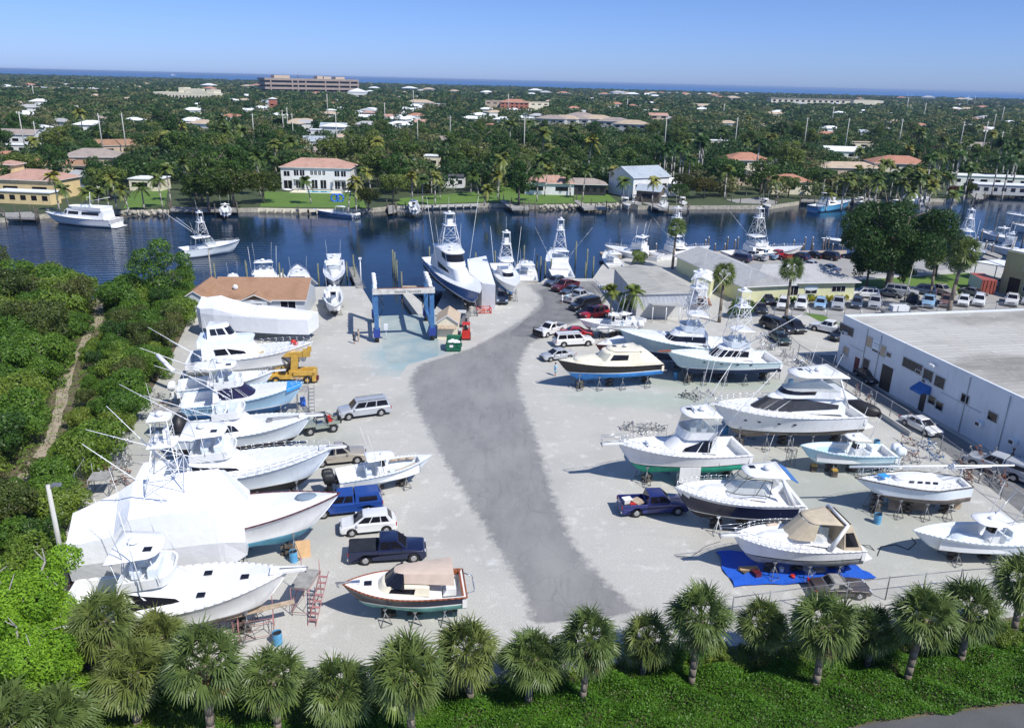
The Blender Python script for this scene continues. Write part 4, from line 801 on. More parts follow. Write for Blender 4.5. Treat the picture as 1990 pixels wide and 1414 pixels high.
q = MB('steel'); q.rod((b4.X(.66), .4, b4.sh(.7)+.2), (b4.X(.9), .1, b4.sh(.9)+.15), .05).rod((b4.X(.66), .1, b4.sh(.7)+.15), (b4.X(.92), -.1, b4.sh(.9)+.15), .04).box((b4.X(.68), 0, b4.sh(.68)+.2), (.5, .5, .15), .4); q.build('spare_pole', b4.root)
q = MB('canvas_grey'); q.cur = 'black'; q.smooth = True; q.ell((b4.X(.02), .2, b4.sh(0)+.5), (.8, 1.3, 1.3), 10, 6, None, -.5); q.build('seat_cover', b4.root)
b5, H = sport('pale blue hulled sportfishing boat with purple tinted windows and blue masking at its bow', (590, 742), (352, 778), B=4.9, top='hull_blue', bottom='bot_blue', boot='gel', what='pale blue sportfishing boat', win='glass_purple', wins=((1.0, 4.6, .1, .9),), hs=2.0, hb=3.3, pul=False)
b5.band(H, 4.7, 11.3, .05, .92, m='glass_purple', name='windshield'); b5.rail(.9, .99, .5, 2)
q = MB('tarp_sky'); 
for sg in (1, -1):
    P = [[(b5.X(t), 0, b5.sh(t)+.09), (b5.X(t), (b5.half(t)+.05)*sg, b5.sh(t)+.06), (b5.X(t), (b5.half(t)+.03)*sg, b5.sh(t)-.35)] for t in (.86, .9, .94, .98)]
    q.loft(P, False)
q.build('masking_sheet', b5.root); text('FL 3377 BC', .42, (b5.X(.2), -b5.half(.2)-.012, b5.sh(.2)-.45), (pi/2, 0, 0), 'black', b5.root)
b6 = Boat('small white express boat with curved hardtop behind the yellow crane', (532, 720), (345, 750), 3.3, 2.4, 4.0, .8, 1.7, 2.5, 'gel_cool', 'bot_grey', tc=.3, stands=((.2, .45, .7), 'small express boat', 'steel'), name='express_boat')
H = b6.house(.4, .82, .7, .4, .5, rf=.05, tum=.8); b6.top(.18, .5, .72, 4.5, .6, posts=[(.2, .2), (.35, .33), (.48, .55)], pz=2.6); b6.band(dict(o=b6.deck, r0=ring(b6.X(.3), b6.X(.58), 1.5, 1.2, 2.9, 1.2), r1=ring(b6.X(.3), b6.X(.5), 1.4, 1.1, 4.45, 1.)), 2, 14, 0, 1, m='vinyl', name='windshield'); b6.pulpit(1.3, .25); b6.rail(.85, .98, .5, 2); b6.outriggers(.35, 4.2, .8, .75, 32, 16); b6.outboards(2, 'gel', .9)
b7 = Boat('white motor yacht with enclosed pilothouse and red buoys on its foredeck', (608, 664), (365, 694), 4.5, 3.3, 5.2, .8, 2.5, 3.7, 'gel', 'bot_grey', tc=.12, stands=((.15, .4, .65, .82), 'white motor yacht', 'steel'), name='motor_yacht')
H = b7.house(.13, .62, .84, .6, 1.5, rf=.1, tum=.95, fl=2.5); b7.sides(H, 1.4, 2.8, .3, .8); b7.sides(H, 3., 4.6, .3, .8, .3, .5); H2 = b7.house(.1, .52, .8, .5, .75, rf=-.02, z=H['z'], m='gel_cool', name='flybridge'); H3 = b7.house(.18, .4, .6, .45, 1.5, rf=.06, z=H2['z'], name='pilothouse', tum=.85); b7.sides(H3, .8, 2.2, .35, .85); b7.sides(H3, 2.4, 4.2, .35, .85); b7.band(H3, 4.8, 11.2, .3, .88, name='windshield'); b7.rail(.3, .985, .6, 12)
q = MB('red'); q.ell((b7.X(.84), .4, b7.sh(.84)+.3), (.35, .35, .3), 8, 6).ell((b7.X(.86), -.1, b7.sh(.84)+.25), (.28, .28, .25), 8, 6); q.build('buoy', b7.root)
# fully wrapped yacht behind it
p0, p1 = G(390, 640, 1), G(605, 655, 1); hd = atan2(p1.y-p0.y, p1.x-p0.x); Lw = (p1-p0).length; mid = (p0+p1)/2+Vector((0, 1.6, 0)); w = MB('shrink'); R = []
for t, h_, ze, zr in ((0, 1.6, 3.3, 4.4), (.05, 2.2, 3.2, 4.3), (.18, 2.5, 3.5, 4.7), (.24, 2.5, 3.3, 4.4), (.35, 2.6, 3.0, 4.0), (.5, 2.6, 2.8, 3.5), (.52, 2.6, 2.9, 3.7), (.75, 2.5, 2.8, 3.4), (.85, 2.3, 2.7, 3.2), (1.0, 1.9, 2.5, 2.9)):
    x = -Lw/2+Lw*t; R.append([(x, h_*.95, .4), (x, h_*1.03, 2.6), (x, h_, ze), (x, h_*.5, (ze+zr)/2-.1), (x, 0, zr), (x, -h_*.5, (ze+zr)/2-.1), (x, -h_, ze), (x, -h_*1.03, 2.6), (x, -h_*.95, .4)])
w.loft(R, False); w.face(range(9)); w.face([len(w.v)-1-k for k in range(9)]); wr = w.build('wrapped_boat'); wr.location = mid; wr.rotation_euler.z = hd; tag(wr, 'yacht entirely sealed in white shrink wrap below the brown roofed office', 'boat')
# centre console with black outboards
b8 = Boat('white center console boat with two black outboards and brown bow cushions', (838, 884), (655, 924), 2.6, 1.9, 3.1, .75, 1.15, 1.85, 'gel_cool', 'gel_cool', tc=.86, stands=((.15, .4, .7), 'center console with black outboards', 'steel'), name='center_console_boat', floor=.6)
b8.console(.46, tt=(-.16, .14), tw=.36); b8.outboards(2, 'black', 1.15)
q = MB('canvas_taupe'); q.cur = 'wood'; [q.path([(b8.X(t), (b8.half(t)-.4)*sg, b8.sh(t)-.12) for t in (.58, .66, .74, .82)], .12, 6) for sg in (1, -1)]; q.build('cushion', b8.root)
# navy picnic boat facing left
b9 = Boat('navy hulled picnic boat with taupe canvas cover and varnished stern', (664, 1132), (903, 1128), 2.9, 2.35, 3.6, .75, 1.45, 2.1, 'hull_navy', 'bot_teal', tc=.2, deck='gel', rub='teak', stands=((.18, .42, .66), 'navy picnic boat', 'steel'), name='picnic_boat', cat='boat', wells=.16)
H = b9.house(.3, .74, .84, .6, .55, rf=.06, tum=.9, m='cream'); b9.sides(H, 1.6, 4.4, .2, .85, .3, .8); H2 = b9.house(.5, .67, .74, .5, .75, rf=.1, z=H['z']-.05, m='glass', name='windshield', tum=.85); H3 = b9.house(.1, .6, .82, .5, .6, rf=.02, ra=.0, z=H['z']+.15, m='canvas_taupe', name='canvas_cover', tum=.72)
b9.hatches(((.79, 0),), .5); b9.pulpit(.3, .15, 'chrome'); q = MB('teak'); q.box((b9.X(.03), b9.half(0)*.0, b9.sh(0)-.12), (.12, b9.half(0)*1.8, .35)).box((b9.X(.1), -b9.half(.1)+.2, b9.sh(0)-.1), (1.4, .1, .35)); q.build('varnished_trim', b9.root); q = MB('gel'); q.box((b9.X(.13), 0, b9.sh(0)-.3), (.9, 1.2, .5)); q.build('engine_seat', b9.root); q = MB('chrome'); q.path([(b9.X(0), 1.2, b9.sh(0)), (b9.X(0)-.6, .9, b9.sh(0)-.1), (b9.X(0)-.6, -.9, b9.sh(0)-.1), (b9.X(0), -1.2, b9.sh(0))], .04); q.build('stern_hoop', b9.root)
# ---------------------------------------------------------------- right side (bows to the left)
r1 = Boat('cream decked lobster yacht with black hull and bright blue bottom', (1084, 690), (1277, 697), 4.4, 3.0, 4.5, 1.0, 2.0, 2.8, 'hull_black', 'bot_bright', tc=.2, deck='cream', stands=((.15, .4, .62, .8), 'cream and black yacht', 'steel'), name='lobster_yacht', Hk=.6)
r1.house(.6, .86, .62, .4, .45, rf=.03, m='cream', name='trunk_cabin', tum=.9); H = r1.house(.22, .66, .8, .6, 1.5, rf=.1, ra=.02, m='cream', tum=.86); r1.sides(H, 1.8, 4.3, .35, .75, .35, .8); r1.band(H, 4.9, 7.9, .3, .9, name='windshield', m='vinyl'); r1.band(H, 8.1, 11.1, .3, .9, name='windshield', m='vinyl'); r1.hatches(((.76, .5), (.76, -.5)), .45)
T = r1.top(.2, .52, .72, H['z']+.05, .6, .12, m='cream'); r1.clutter(T, ants=0, al=3); q = MB('cream'); q.prism([(r1.X(.03), 1.9), (r1.X(.03), -1.9), (r1.X(.24), -1.7), (r1.X(.24), 1.7)], r1.sh(0)-.1, r1.sh(0)+.25, None, True); q.smooth = True; R = [ring(r1.X(.02), r1.X(.24), 1.8, 1.75, r1.sh(0)+.2, .3), ring(r1.X(.14), r1.X(.26), 1.3, 1.4, r1.sh(0)+1.5, .2)]; q.loft(R, True, False, True); q.build('cockpit_tarp', r1.root); r1.rail(.72, .985, .6, 4)
def gap_sport(label, bow, stern, what, B, z0, hs, hb, top, bottom, tw, wins, group=None, base=0, fl=1.45, **k):
    b = Boat(label, bow, stern, z0+hb+base, z0+hs+base, B, z0, hs, hb, top, bottom, base=base, stands=((.12, .32, .5, .68, .82), what, 'steel') if what else None, name='sportfishing_boat', tc=.24, **k)
    H = b.house(.26, .63, .82, .55, fl, rf=.1, ra=.01, tum=.86, fl=b.L*.13)
    for w in wins: b.sides(H, *w)
    F_ = b.tub(.3, .48, .66, .8, H['z']+.02, wf=.5, m='gel_cool'); T = b.top(.27, .44, .68, H['z']+2.1, .56, posts=[(.28, .31), (.36, .38), (.43, .46)], pz=H['z']+.7, pw=.6)
    if tw: b.tower(.36, H['z']+2.2, b.B*.55, b.B*.5, tw, 2, .5)
    return b, H, F_, T
r2, H, _, _ = gap_sport('biggest sportfishing boat with pale hull, dark wraparound window and tall tuna tower', (1204, 640), (1428, 668), 'biggest towered sportfishing boat', 5.6, 1.0, 2.5, 4.0, 'hull_ice', 'bot_navy', 3.4, ((.4, 4.8, .2, .72, .15, .6),), Hk=.62)
r2.band(H, 4.6, 11.4, .15, .6, name='windshield'); r2.outriggers(.4, H['z']+.5, .8, .55, 42, 25)
r3, H, _, _ = gap_sport('sportfishing boat with pale hull, arched side windows, round cockpit and wooden pulpit', (1296, 682), (1505, 693), 'arched window sportfishing boat', 4.9, 1.0, 1.9, 3.2, 'hull_ice', 'bot_navy', 2.8, ((.9, 2.3, .3, .75, .3, .8), (2.5, 3.6, .3, .8), (3.75, 4.7, .3, .82)), Hk=.6)
for s in (4.9, 6.5, 8.1, 9.7): r3.band(H, s, s+1.4, .25, .85, name='windshield')
q = MB('teak'); x, z = r3.X(1), r3.sh(1); q.prism([(x-.5, .3), (x-.5, -.3), (x+1.1, -.15), (x+1.1, .15)], z-.02, z+.08, None, True); q.build('pulpit', r3.root); r3.ports((.3, .42, .56, .7), .7); r3.outriggers(.4, H['z']+.3, .8, .55, 38, 20)
r4 = Boat('large white motor yacht with grey mesh window covers and glass enclosed flybridge', (1386, 784), (1660, 792), 4.9, 3.6, 5.4, 1.0, 2.6, 3.9, 'gel', 'bot_brown', boot='black', tc=.14, Hk=.42, stands=((.15, .35, .5, .65, .82), 'large motor yacht', 'steel'), name='motor_yacht', fine=2.1)
H = r4.house(.16, .8, .86, .45, 1.6, rf=.18, tum=.86, fl=4.5, e=.9); r4.sides(H, .6, 4.8, .35, .6, .05, .92, m='canvas_grey'); r4.band(H, 4.8, 11.2, .05, .92, m='canvas_grey', name='windshield')
for o in H['o'].children: o.data.materials[0] = MATS['black'] if 0 else MATS['grille']
H2 = r4.house(.2, .58, .76, .5, .75, rf=.05, z=H['z']-.02, name='flybridge', tum=1.0, fl=3.); H3 = dict(o=H2['o'], r0=[p.copy() for p in H2['r1']], r1=[p+Vector((-.5 if p.x > r4.X(.4) else 0, 0, 1.45)) for p in H2['r1']])
r4.band(H2, 3.5, 12.5, .5, .98, m='glass', name='window'); r4.band(H3, .2, 15.8, 0, 1, m='vinyl', name='enclosure'); T = r4.top(.16, .5, .8, H2['z']+1.45, .6, .16); r4.clutter(T, ants=2, al=2.5, arch=True); r4.platform(1.2); r4.rail(.35, .985, .6, 11); r4.ports((.5, .6, .72, .8), .55); r4.pulpit(.5, .3, rail=False)
q = MB('gel'); q.rod((r4.X(.14), 2.2, r4.sh(0)+1.), (r4.X(.22), 2.0, H2['z']+1.4), .12, .08).rod((r4.X(.14), -2.2, r4.sh(0)+1.), (r4.X(.22), -2.0, H2['z']+1.4), .12, .08).box((r4.X(.16), 0, H['z']+.02), (2.4, 4.2, .12)); q.build('radar_arch', r4.root)
r5 = Boat('white convertible fishing boat with bright green bottom and glass enclosed bridge', (1200, 858), (1444, 864), 4.3, 3.1, 4.5, .9, 2.1, 3.3, 'gel', 'bot_green', boot='black', tc=.26, Hk=.55, stands=((.15, .33, .55, .78), 'green bottomed boat', 'steel'), name='convertible_boat')
H = r5.house(.28, .66, .84, .56, 1.3, rf=.12, tum=.88, fl=1.9); r5.sides(H, 1.0, 2.6, .1, .9); r5.sides(H, 2.75, 4.6, .1, .9, .1, .4); Fb = r5.tub(.29, .54, .74, .75, H['z']+.02, wf=.6, m='gel', rf=.02); r5.band(dict(o=Fb['o'], r0=Fb['r1'], r1=[p+Vector((-.35, 0, 1.4)) for p in Fb['r1']]), .3, 15.7, 0, 1, m='vinyl', name='enclosure'); T = r5.top(.26, .52, .78, Fb['z']+1.4, .66, .1); r5.clutter(T, ants=3, al=5, arch=True); r5.pulpit(1.5, .32, rail=True); r5.rail(.55, .98, .55, 6); r5.ladder(.27, .7, r5.sh(0)-.8, Fb['z']+1.2)
r5.hatches(((.7, -.8),), .4); q = MB('gel'); q.box((r5.X(.74), .2, r5.sh(.74)+.3), (1., .9, .45)); q.build('deck_box', r5.root); r5.outriggers(.36, H['z'], .9, .7, 55, 8); text('IK', .5, (r5.X(.255), -.9, r5.sh(0)-.1), (pi/2, 0, -pi/2), 'black', r5.root)
r6 = Boat('light blue center console boat with white hardtop and white outboards', (1556, 864), (1732, 874), 2.9, 2.1, 3.1, .8, 1.25, 2.05, 'hull_light', 'hull_light', tc=.84, stands=((.15, .4, .66), 'light blue center console', 'steel'), name='center_console_boat', floor=.65)
r6.console(.4, tt=(-.1, .12), tw=.34, zt=2.3); r6.outboards(2, 'gel_cool', 1.1)
r7 = Boat('express cruiser with dark navy hull band, white hardtop and wraparound windscreen', (1312, 944), (1548, 960), 3.9, 3.0, 4.3, .9, 2.1, 2.9, 'gel', 'bot_black', boot='gel', tc=.2, stripe='hull_navy', stands=((.18, .42, .66), 'navy banded cruiser', 'white_metal'), name='express_cruiser', Hk=.38)
for o in [r7.hull]:
    o.data.materials.clear(); 
    for k in ('bot_black', 'gel', 'hull_navy', 'gel'): o.data.materials.append(MATS[k])
    mi = [];
    for pgn in o.data.polygons:
        c = pgn.center; u = (c.z-r7.wl)/(r7.sh(max(0, (c.x+r7.L/2)/r7.L))-r7.wl); mi.append(0 if c.z < r7.wl else 1 if u < .14 or u > .74 or (c.x < r7.X(.04)) else 2)
    o.data.polygons.foreach_set('material_index', mi)
H = r7.house(.3, .88, .78, .36, .55, rf=.12, tum=.72, fl=3., name='foredeck'); r7.band(dict(o=H['o'], r0=ring(r7.X(.26), r7.X(.62), 1.75, 1.35, H['z']-.1, 2.4), r1=ring(r7.X(.26), r7.X(.5), 1.5, 1.1, H['z']+1.1, 1.9)), 1.5, 14.5, 0, 1, m='vinyl', name='windshield')
q = MB('black'); A, B_ = ring(r7.X(.26), r7.X(.62), 1.77, 1.37, H['z']-.1, 2.4), ring(r7.X(.26), r7.X(.5), 1.52, 1.12, H['z']+1.1, 1.9); q.path(A[1:16], .035, 4).path(B_[1:16], .03, 4); [q.rod(A[k], B_[k], .03, None, 4) for k in (1, 4, 6, 8, 10, 12, 15)]; q.build('windshield_frame', r7.root); T = r7.top(.14, .47, .74, H['z']+1.35, .6, .12); r7.clutter(T, ants=1, al=2.5, radar=True); q = MB('gel'); [q.rod((r7.X(.1), 1.8*s, r7.sh(.1)), (r7.X(.2), 1.5*s, T['z']-.05), .28, .14, 6) for s in (1, -1)]; q.build('radar_arch', r7.root); q = MB('canvas_blue'); q.box((r7.X(.1), 0, T['z']-.3), (.8, 2.8, .08), 0, None, 0, -.5); q.build('sun_awning', r7.root); r7.rail(.45, .985, .5, 8); r7.platform(1.1, 1.75)
r8 = Boat('white sailboat with its mast laid lengthwise on deck', (1662, 930), (1880, 938), 3.2, 2.9, 3.7, 1.1, 1.9, 2.2, 'gel_cool', 'bot_brown', tc=.22, stands=((.2, .4, .62, .8), 'white sailboat', 'steel'), name='sailboat', rub='wood_dark', tr=.5, fine=.9, rake=.55, Hk=.5, floor=.4)
H = r8.house(.28, .68, .52, .34, .45, rf=.03, tum=.85); [r8.sides(H, s, s+.6, .3, .75) for s in (.5, 1.4, 2.3, 3.3)]; q = MB('white_metal'); z = r8.sh(.5)+1.35; q.rod((r8.X(1.08), .2, z), (r8.X(-.42), -.6, z-.1), .11, .09, 8).rod((r8.X(.2), .1, z-.15), (r8.X(-.2), -.3, z-.1), .05); [q.rod((r8.X(t), .1, r8.sh(t)), (r8.X(t), .1, z), .03) for t in (.95, .08)]; q.build('mast', r8.root); q = MB('gel'); q.ell((r8.X(.17), .1, r8.sh(0)+1.5), (.1, .35, .35), 8, 6); q.build('radar_dome', r8.root); r8.rail(.1, .97, .6, 12, r=.014)
q = MB('bot_brown'); q.prism([(r8.X(.3), .12), (r8.X(.3), -.12), (r8.X(.62), -.1), (r8.X(.66), 0), (r8.X(.62), .1)], .15, 1.3, None, True); q.build('keel', r8.root); q = MB('wood'); q.box((r8.X(.04), 0, 1.1), (.6, .08, 1.6)); q.build('rudder', r8.root); q = MB('tarp_sky'); q.box((r8.X(.76), .1, r8.sh(.76)+.4), (.8, .7, .08), .3); q.build('hatch_cover', r8.root)
r9 = Boat('white center console boat cut by the right edge with black trimmed T top', (1775, 1030), (2048, 1036), 2.7, 2.1, 3.4, .7, 1.35, 2.0, 'gel_cool', 'bot_grey', tc=.84, stands=((.2, .45, .7), 'console boat at the right edge', 'steel'), name='center_console_boat', floor=.7, Hk=.3)
r9.console(.45, tt=(-.12, .14), tw=.38, zt=2.2); q = MB('gel_cool'); q.smooth = True; q.ell((r9.X(.62), 0, r9.sh(0)-.4), (1.3, 1.0, .5), 12, 6); q.build('sun_pad', r9.root); r9.outboards(3, 'gel_cool'); q = MB('alu'); [q.rod((r9.X(.42), s, r9.sh(0)+1.4), (r9.X(.2), s*3.2, r9.sh(0)+3.), .03) for s in (.6, -.6)]; q.build('outrigger', r9.root)
r10 = Boat('white express cruiser under tan canvas standing over a blue tarp', (1424, 1038), (1660, 1044), 3.4, 2.6, 4.0, .8, 1.8, 2.6, 'gel', 'bot_grey', boot='black', tc=.18, stripe=None, stands=((.18, .42, .68), 'tan canvas cruiser', 'steel'), name='express_cruiser')
H = r10.house(.3, .9, .8, .36, .5, rf=.14, tum=.74, fl=3., name='foredeck'); z = H['z']; A = ring(r10.X(.24), r10.X(.6), 1.7, 1.3, z-.1, 2.2); B_ = ring(r10.X(.24), r10.X(.46), 1.45, 1.1, z+1.15, 1.); r10.band(dict(o=H['o'], r0=A, r1=B_), 4.3, 11.7, 0, 1, m='canvas_tan', name='canvas_front'); r10.band(dict(o=H['o'], r0=A, r1=B_), 2.2, 4.2, 0, .9, m='vinyl', name='window'); r10.band(dict(o=H['o'], r0=A, r1=B_), 11.8, 13.8, 0, .9, m='vinyl', name='window')
T = r10.top(.2, .45, .72, z+1.15, .56, .08, m='canvas_tan', name='canvas_top'); q = MB('gel'); [q.rod((r10.X(.3), 1.75*s, r10.sh(.3)), (r10.X(.17), 1.5*s, z+1.25), .22, .12, 6) for s in (1, -1)]; q.rod((r10.X(.17), 1.5, z+1.25), (r10.X(.17), -1.5, z+1.25), .14); q.build('radar_arch', r10.root)
C_ = ring(r10.X(.03), r10.X(.2), 1.8, 1.7, r10.sh(0), .2); D_ = ring(r10.X(.13), r10.X(.2), 1.3, 1.4, z+1.2, .1); q = MB('canvas_tan'); q.loft([C_, D_], True); q.build('canvas_back', r10.root); r10.sides(dict(o=r10.deck, r0=C_, r1=D_), .6, 3.6, .15, .7, m='glass'); r10.rail(.4, .985, .55, 8); r10.pulpit(1.0, .3, rail=True); q = MB('canvas_taupe'); q.rod((r10.X(.55), -r10.half(.55), r10.sh(.55)), (r10.X(.65), -r10.half(.65)+.1, r10.sh(.65)), .14, None, 7); q.build('rolled_fender', r10.root); r10.platform(.8)
# boats at the back of the yard
c1 = Boat('white center console boat on a trailer in front of the maroon boat', (1126, 620), (1236, 628), 2.6, 2.2, 2.8, .9, 1.2, 1.7, 'gel', 'bot_grey', tc=.8, name='center_console_boat', stands=((.2, .6), 'trailered center console', 'steel')); c1.console(.4, tw=.34); c1.outboards(2, 'gel')
c2 = Boat('narrow white skiff with a small T top beside the palms', (1160, 636), (1245, 615), 2.2, 1.8, 2.4, .8, .9, 1.3, 'gel', 'gel', tc=.8, name='skiff', floor=.5, stands=((.3, .6), 'narrow skiff', 'steel')); c2.console(.4, tw=.36)
c3 = Boat('maroon hulled old boat between the white truck and the lobster yacht', (1158, 668), (1262, 650), 3., 2.7, 3.2, .8, 1.7, 2.1, 'maroon', 'bot_black', tc=.5, name='old_boat', deck='nonskid', stands=((.3, .7), 'maroon boat', 'rust')); H = c3.house(.5, .85, .6, .4, .5)
s1 = Boat('small white boat on stands with cream T top next to the office', (650, 592), (646, 558), 2.9, 2.4, 2.9, .9, 1.2, 1.7, 'gel', 'bot_grey', tc=.8, name='center_console_boat', stands=((.3, .65), 'small boat by the office', 'steel')); s1.console(.42, tw=.4, tt=(-.12, .14)); s1.outboards(2, 'gel')
# the big yacht by the lift, bow to the camera, with a plastic tent beside it
y1 = Boat('huge white sportfishing yacht with dark blue hull, bow toward the camera by the travel lift', (932, 570), (848, 500), 4.9, 3.5, 6.0, 1.0, 2.6, 4.0, 'hull_royal', 'bot_black', boot='gel', tc=.22, deck='gel', stands=((.2, .5, .8), 'huge sportfishing yacht', 'steel'), name='sportfishing_yacht', rub='gel')
H = y1.house(.22, .8, .86, .5, 1.7, rf=.16, tum=.9, fl=4.5); y1.sides(H, 1.5, 3.6, .3, .8, .45, .6); H2 = y1.house(.26, .56, .76, .56, 1.9, rf=.06, z=H['z']-.02, name='sky_lounge', fl=2.2, tum=.92); y1.sides(H2, 3., 4.6, .5, .9, .3, .9); y1.band(H2, 4.9, 11.1, .35, .88, name='windshield'); T = y1.top(.24, .52, .78, H2['z'], .62, .14); y1.clutter(T, ants=2, al=4); y1.tower(.36, H2['z'], 3.6, 3.2, 4.0, 2, .5); y1.uprig(.44, H['z'], .95, 11, .0, .14)
y2 = Boat('sportfishing boat with bright blue bottom and open tower, parked over the dark truck', (1000, 556), (972, 512), 3.9, 3.0, 4.2, 1.3, 1.8, 2.6, 'gel', 'bot_bright', tc=.3, stands=((.2, .5, .75), 'blue bottomed tower boat', 'steel'), name='sportfishing_boat'); H = y2.house(.35, .68, .74, .5, .9, rf=.1); y2.band(H, 4.8, 11.2, .35, .85, name='windshield'); T = y2.top(.32, .55, .7, H['z']+1.5, .6, posts=[(.34, .36), (.52, .56)], pz=H['z']-.3); y2.tower(.42, H['z']+1.6, 2.3, 2.0, 2.6, 2, .6); y2.uprig(.4, H['z'], .95, 7, .1, .1)
# ---------------------------------------------------------------- boats afloat
WZ = -1
def wboat(label, bow, stern, B, hs, hb, top='gel', kind='exp', name='motor_boat', bottom='bot_blue', **k):
    "draught .5 m below the water"
    b = Boat(label, bow, stern, WZ+hb-.5, WZ+hs-.5, B, -.5, hs, hb, top, bottom, base=WZ, tc=k.pop('tc', .25), name=name, wl=.05, **k); z = None
    if kind in ('sport', 'tower'):
        H = b.house(.27, .64, .82, .55, 1.3, rf=.12, tum=.88); b.sides(H, .8, 4.4, .3, .8, .3, .4); Fb = b.tub(.3, .5, .7, .8, H['z'], wf=.56); T = b.top(.27, .46, .72, H['z']+2.05, .6, posts=[(.29, .31), (.44, .47)], pz=H['z']+.6, pw=.64); b.rail(.6, .98, .5, 5)
        if kind == 'tower': b.tower(.37, H['z']+2.15, b.B*.55, b.B*.5, k.get('th', 3.6) if 0 else 3.8, 2, .5); b.outriggers(.4, H['z']+.6, .85, .42, 50, 24, .025)
        else: b.clutter(T, ants=2, al=3.5); b.uprig(.4, H['z']+.2, .9, 4.5, .08, .06)
    elif kind == 'exp':
        H = b.house(.4, .85, .74, .36, .45, rf=.08, tum=.8); b.band(dict(o=b.deck, r0=ring(b.X(.32), b.X(.6), b.B*.4, b.B*.3, H['z']-.3, 1.5), r1=ring(b.X(.32), b.X(.52), b.B*.36, b.B*.28, H['z']+1.1, 1.2)), 2, 14, 0, 1, m='vinyl', name='windshield'); T = b.top(.2, .5, .74, H['z']+1.4, .6, posts=[(.22, .2), (.48, .54)], pz=H['z']-.4); b.clutter(T, ants=2, al=3); b.rail(.6, .98, .45, 5)
    elif kind == 'con': b.console(.42, tw=.36); b.outboards(2, 'gel' if not k.get('obm') else 'black')
    return b
wb = wboat('sportfishing boat with open tower and long outriggers under way past the thicket', (466, 466), (352, 484), 4.6, 2.2, 2.9, kind='exp', name='sportfishing_boat', top='gel_cool'); wb.tower(.36, 4.3, 2.6, 2.2, 2.6, 2, .5); wb.outriggers(.36, 3.6, .9, .7, 40, 22)
tw_ = Boat('white trawler yacht with long covered deckhouse moored at the far left bank', (88, 412), (226, 424), 1.6, 1.1, 5.6, -.5, 2.4, 3.2, 'gel', 'bot_black', base=WZ, tc=.05, name='trawler_yacht', wl=.1); H = tw_.house(.1, .72, .8, .6, 1.9, rf=.05, fl=2.5); tw_.sides(H, .5, 2.6, .4, .8); tw_.sides(H, 3.0, 4.6, .4, .8); tw_.band(H, 5, 11, .4, .85, name='windshield'); F2 = tw_.tub(.12, .62, .82, .8, H['z'], wf=.6); q = MB('white_metal'); q.rod((tw_.X(.35), 0, H['z']), (tw_.X(.32), 0, H['z']+4.2), .1, .06).rod((tw_.X(.34), -1, H['z']+3), (tw_.X(.34), 1, H['z']+3), .05).rod((tw_.X(.33), 0, H['z']+2), (tw_.X(.05), 0, H['z']+3.2), .07); q.build('mast', tw_.root); tw_.rail(.6, .98, .8, 6); tw_.platform(1.3, .2)
sb = Boat('long white speedboat with dark blue stripe in front of the pink roofed mansion', (606, 404), (690, 414), .4, .2, 2.9, -.4, 1.2, 1.6, 'hull_royal', 'hull_royal', base=WZ, tc=.5, name='speed_boat', wl=0.05, floor=.5, stripe='gel'); sb.top(.2, .42, .7, 2.6, posts=[(.22, .22), (.4, .4)], pz=1.); sb.outboards(3, 'gel')
def lifted(label, bow, stern, base, B=3., **k): return Boat(label, bow, stern, base+2.6, base+2.2, B, .6, 1.2, 1.7, 'gel', k.get('bottom', 'gel'), base=base, tc=.8, name='center_console_boat', floor=.6, deck='gel')
for lab, bw, st_ in (('white center console stern on a lift at the left bank dock', (437, 396), (438, 408)), ('white center console with grey motors on the middle bank lift', (802, 386), (806, 404))):
    l_ = lifted(lab, bw, st_, -.4); l_.console(.45, tw=.4); l_.outboards(2, 'gel')
wboat('cream flybridge cruiser moored stern to the office roof', (512, 516), (516, 560), 4.6, 2.4, 3.3, top='cream', kind='sport')
wboat('small white console boat moored at the left end behind the office', (452, 530), (455, 560), 2.6, 1.5, 1.9, kind='con')
wboat('inflatable tender with outboard between the two moored boats', (547, 530), (548, 556), 2., 1.0, 1.3, kind='', tc=.8).outboards(1, 'gel')
wc = wboat('cabin boat half covered in white shrink wrap moored behind the office', (578, 514), (584, 572), 4.2, 2.0, 2.8, kind='exp'); q = MB('shrink'); q.smooth = True; R = []
for t, zz in ((0, 2.2), (.15, 2.5), (.3, 2.9), (.42, 3.2)): h_ = wc.half(t); R.append([(wc.X(t), h_*1.02, 1.2), (wc.X(t), h_*.8, zz-.3), (wc.X(t), 0, zz), (wc.X(t), -h_*.8, zz-.3), (wc.X(t), -h_*1.02, 1.2)])
q.loft(R, False); q.build('shrink_wrap', wc.root)
wboat('white express boat with bow toward the yard seawall', (648, 546), (650, 505), 4.0, 2.0, 2.6, kind='exp', bottom='bot_black')
wboat('white cabin cruiser with stern to the seawall beside the tower boat', (1018, 505), (1026, 545), 4.0, 2.0, 2.8, top='cream', kind='exp')
wboat('sportfishing boat with tall tower and stern at the car park seawall', (1072, 484), (1096, 538), 4.5, 2.1, 3.2, kind='tower')
wboat('small white boat with T top at the warehouse end of the marina', (1178, 488), (1200, 520), 3.6, 1.8, 2.4, kind='exp')
MG = None
g1 = wboat('white motor yacht moored along the marina dock with covered bridge', (1175, 476), (1285, 497), 5., 2.4, 3.2, kind='sport')
g2 = wboat('white sportfishing boat with the highest tower moored behind the fan palm', (1380, 478), (1268, 492), 5.4, 2.5, 3.5, kind='tower')
g3 = wboat('big white sportfishing boat with tower at the middle of the marina dock', (1560, 478), (1412, 492), 5.6, 2.6, 3.6, kind='tower')
g4 = wboat('white flat open boat partly hidden by the dark shade tree', (1596, 462), (1680, 470), 3.6, 1.4, 1.8, kind='', tc=.6)
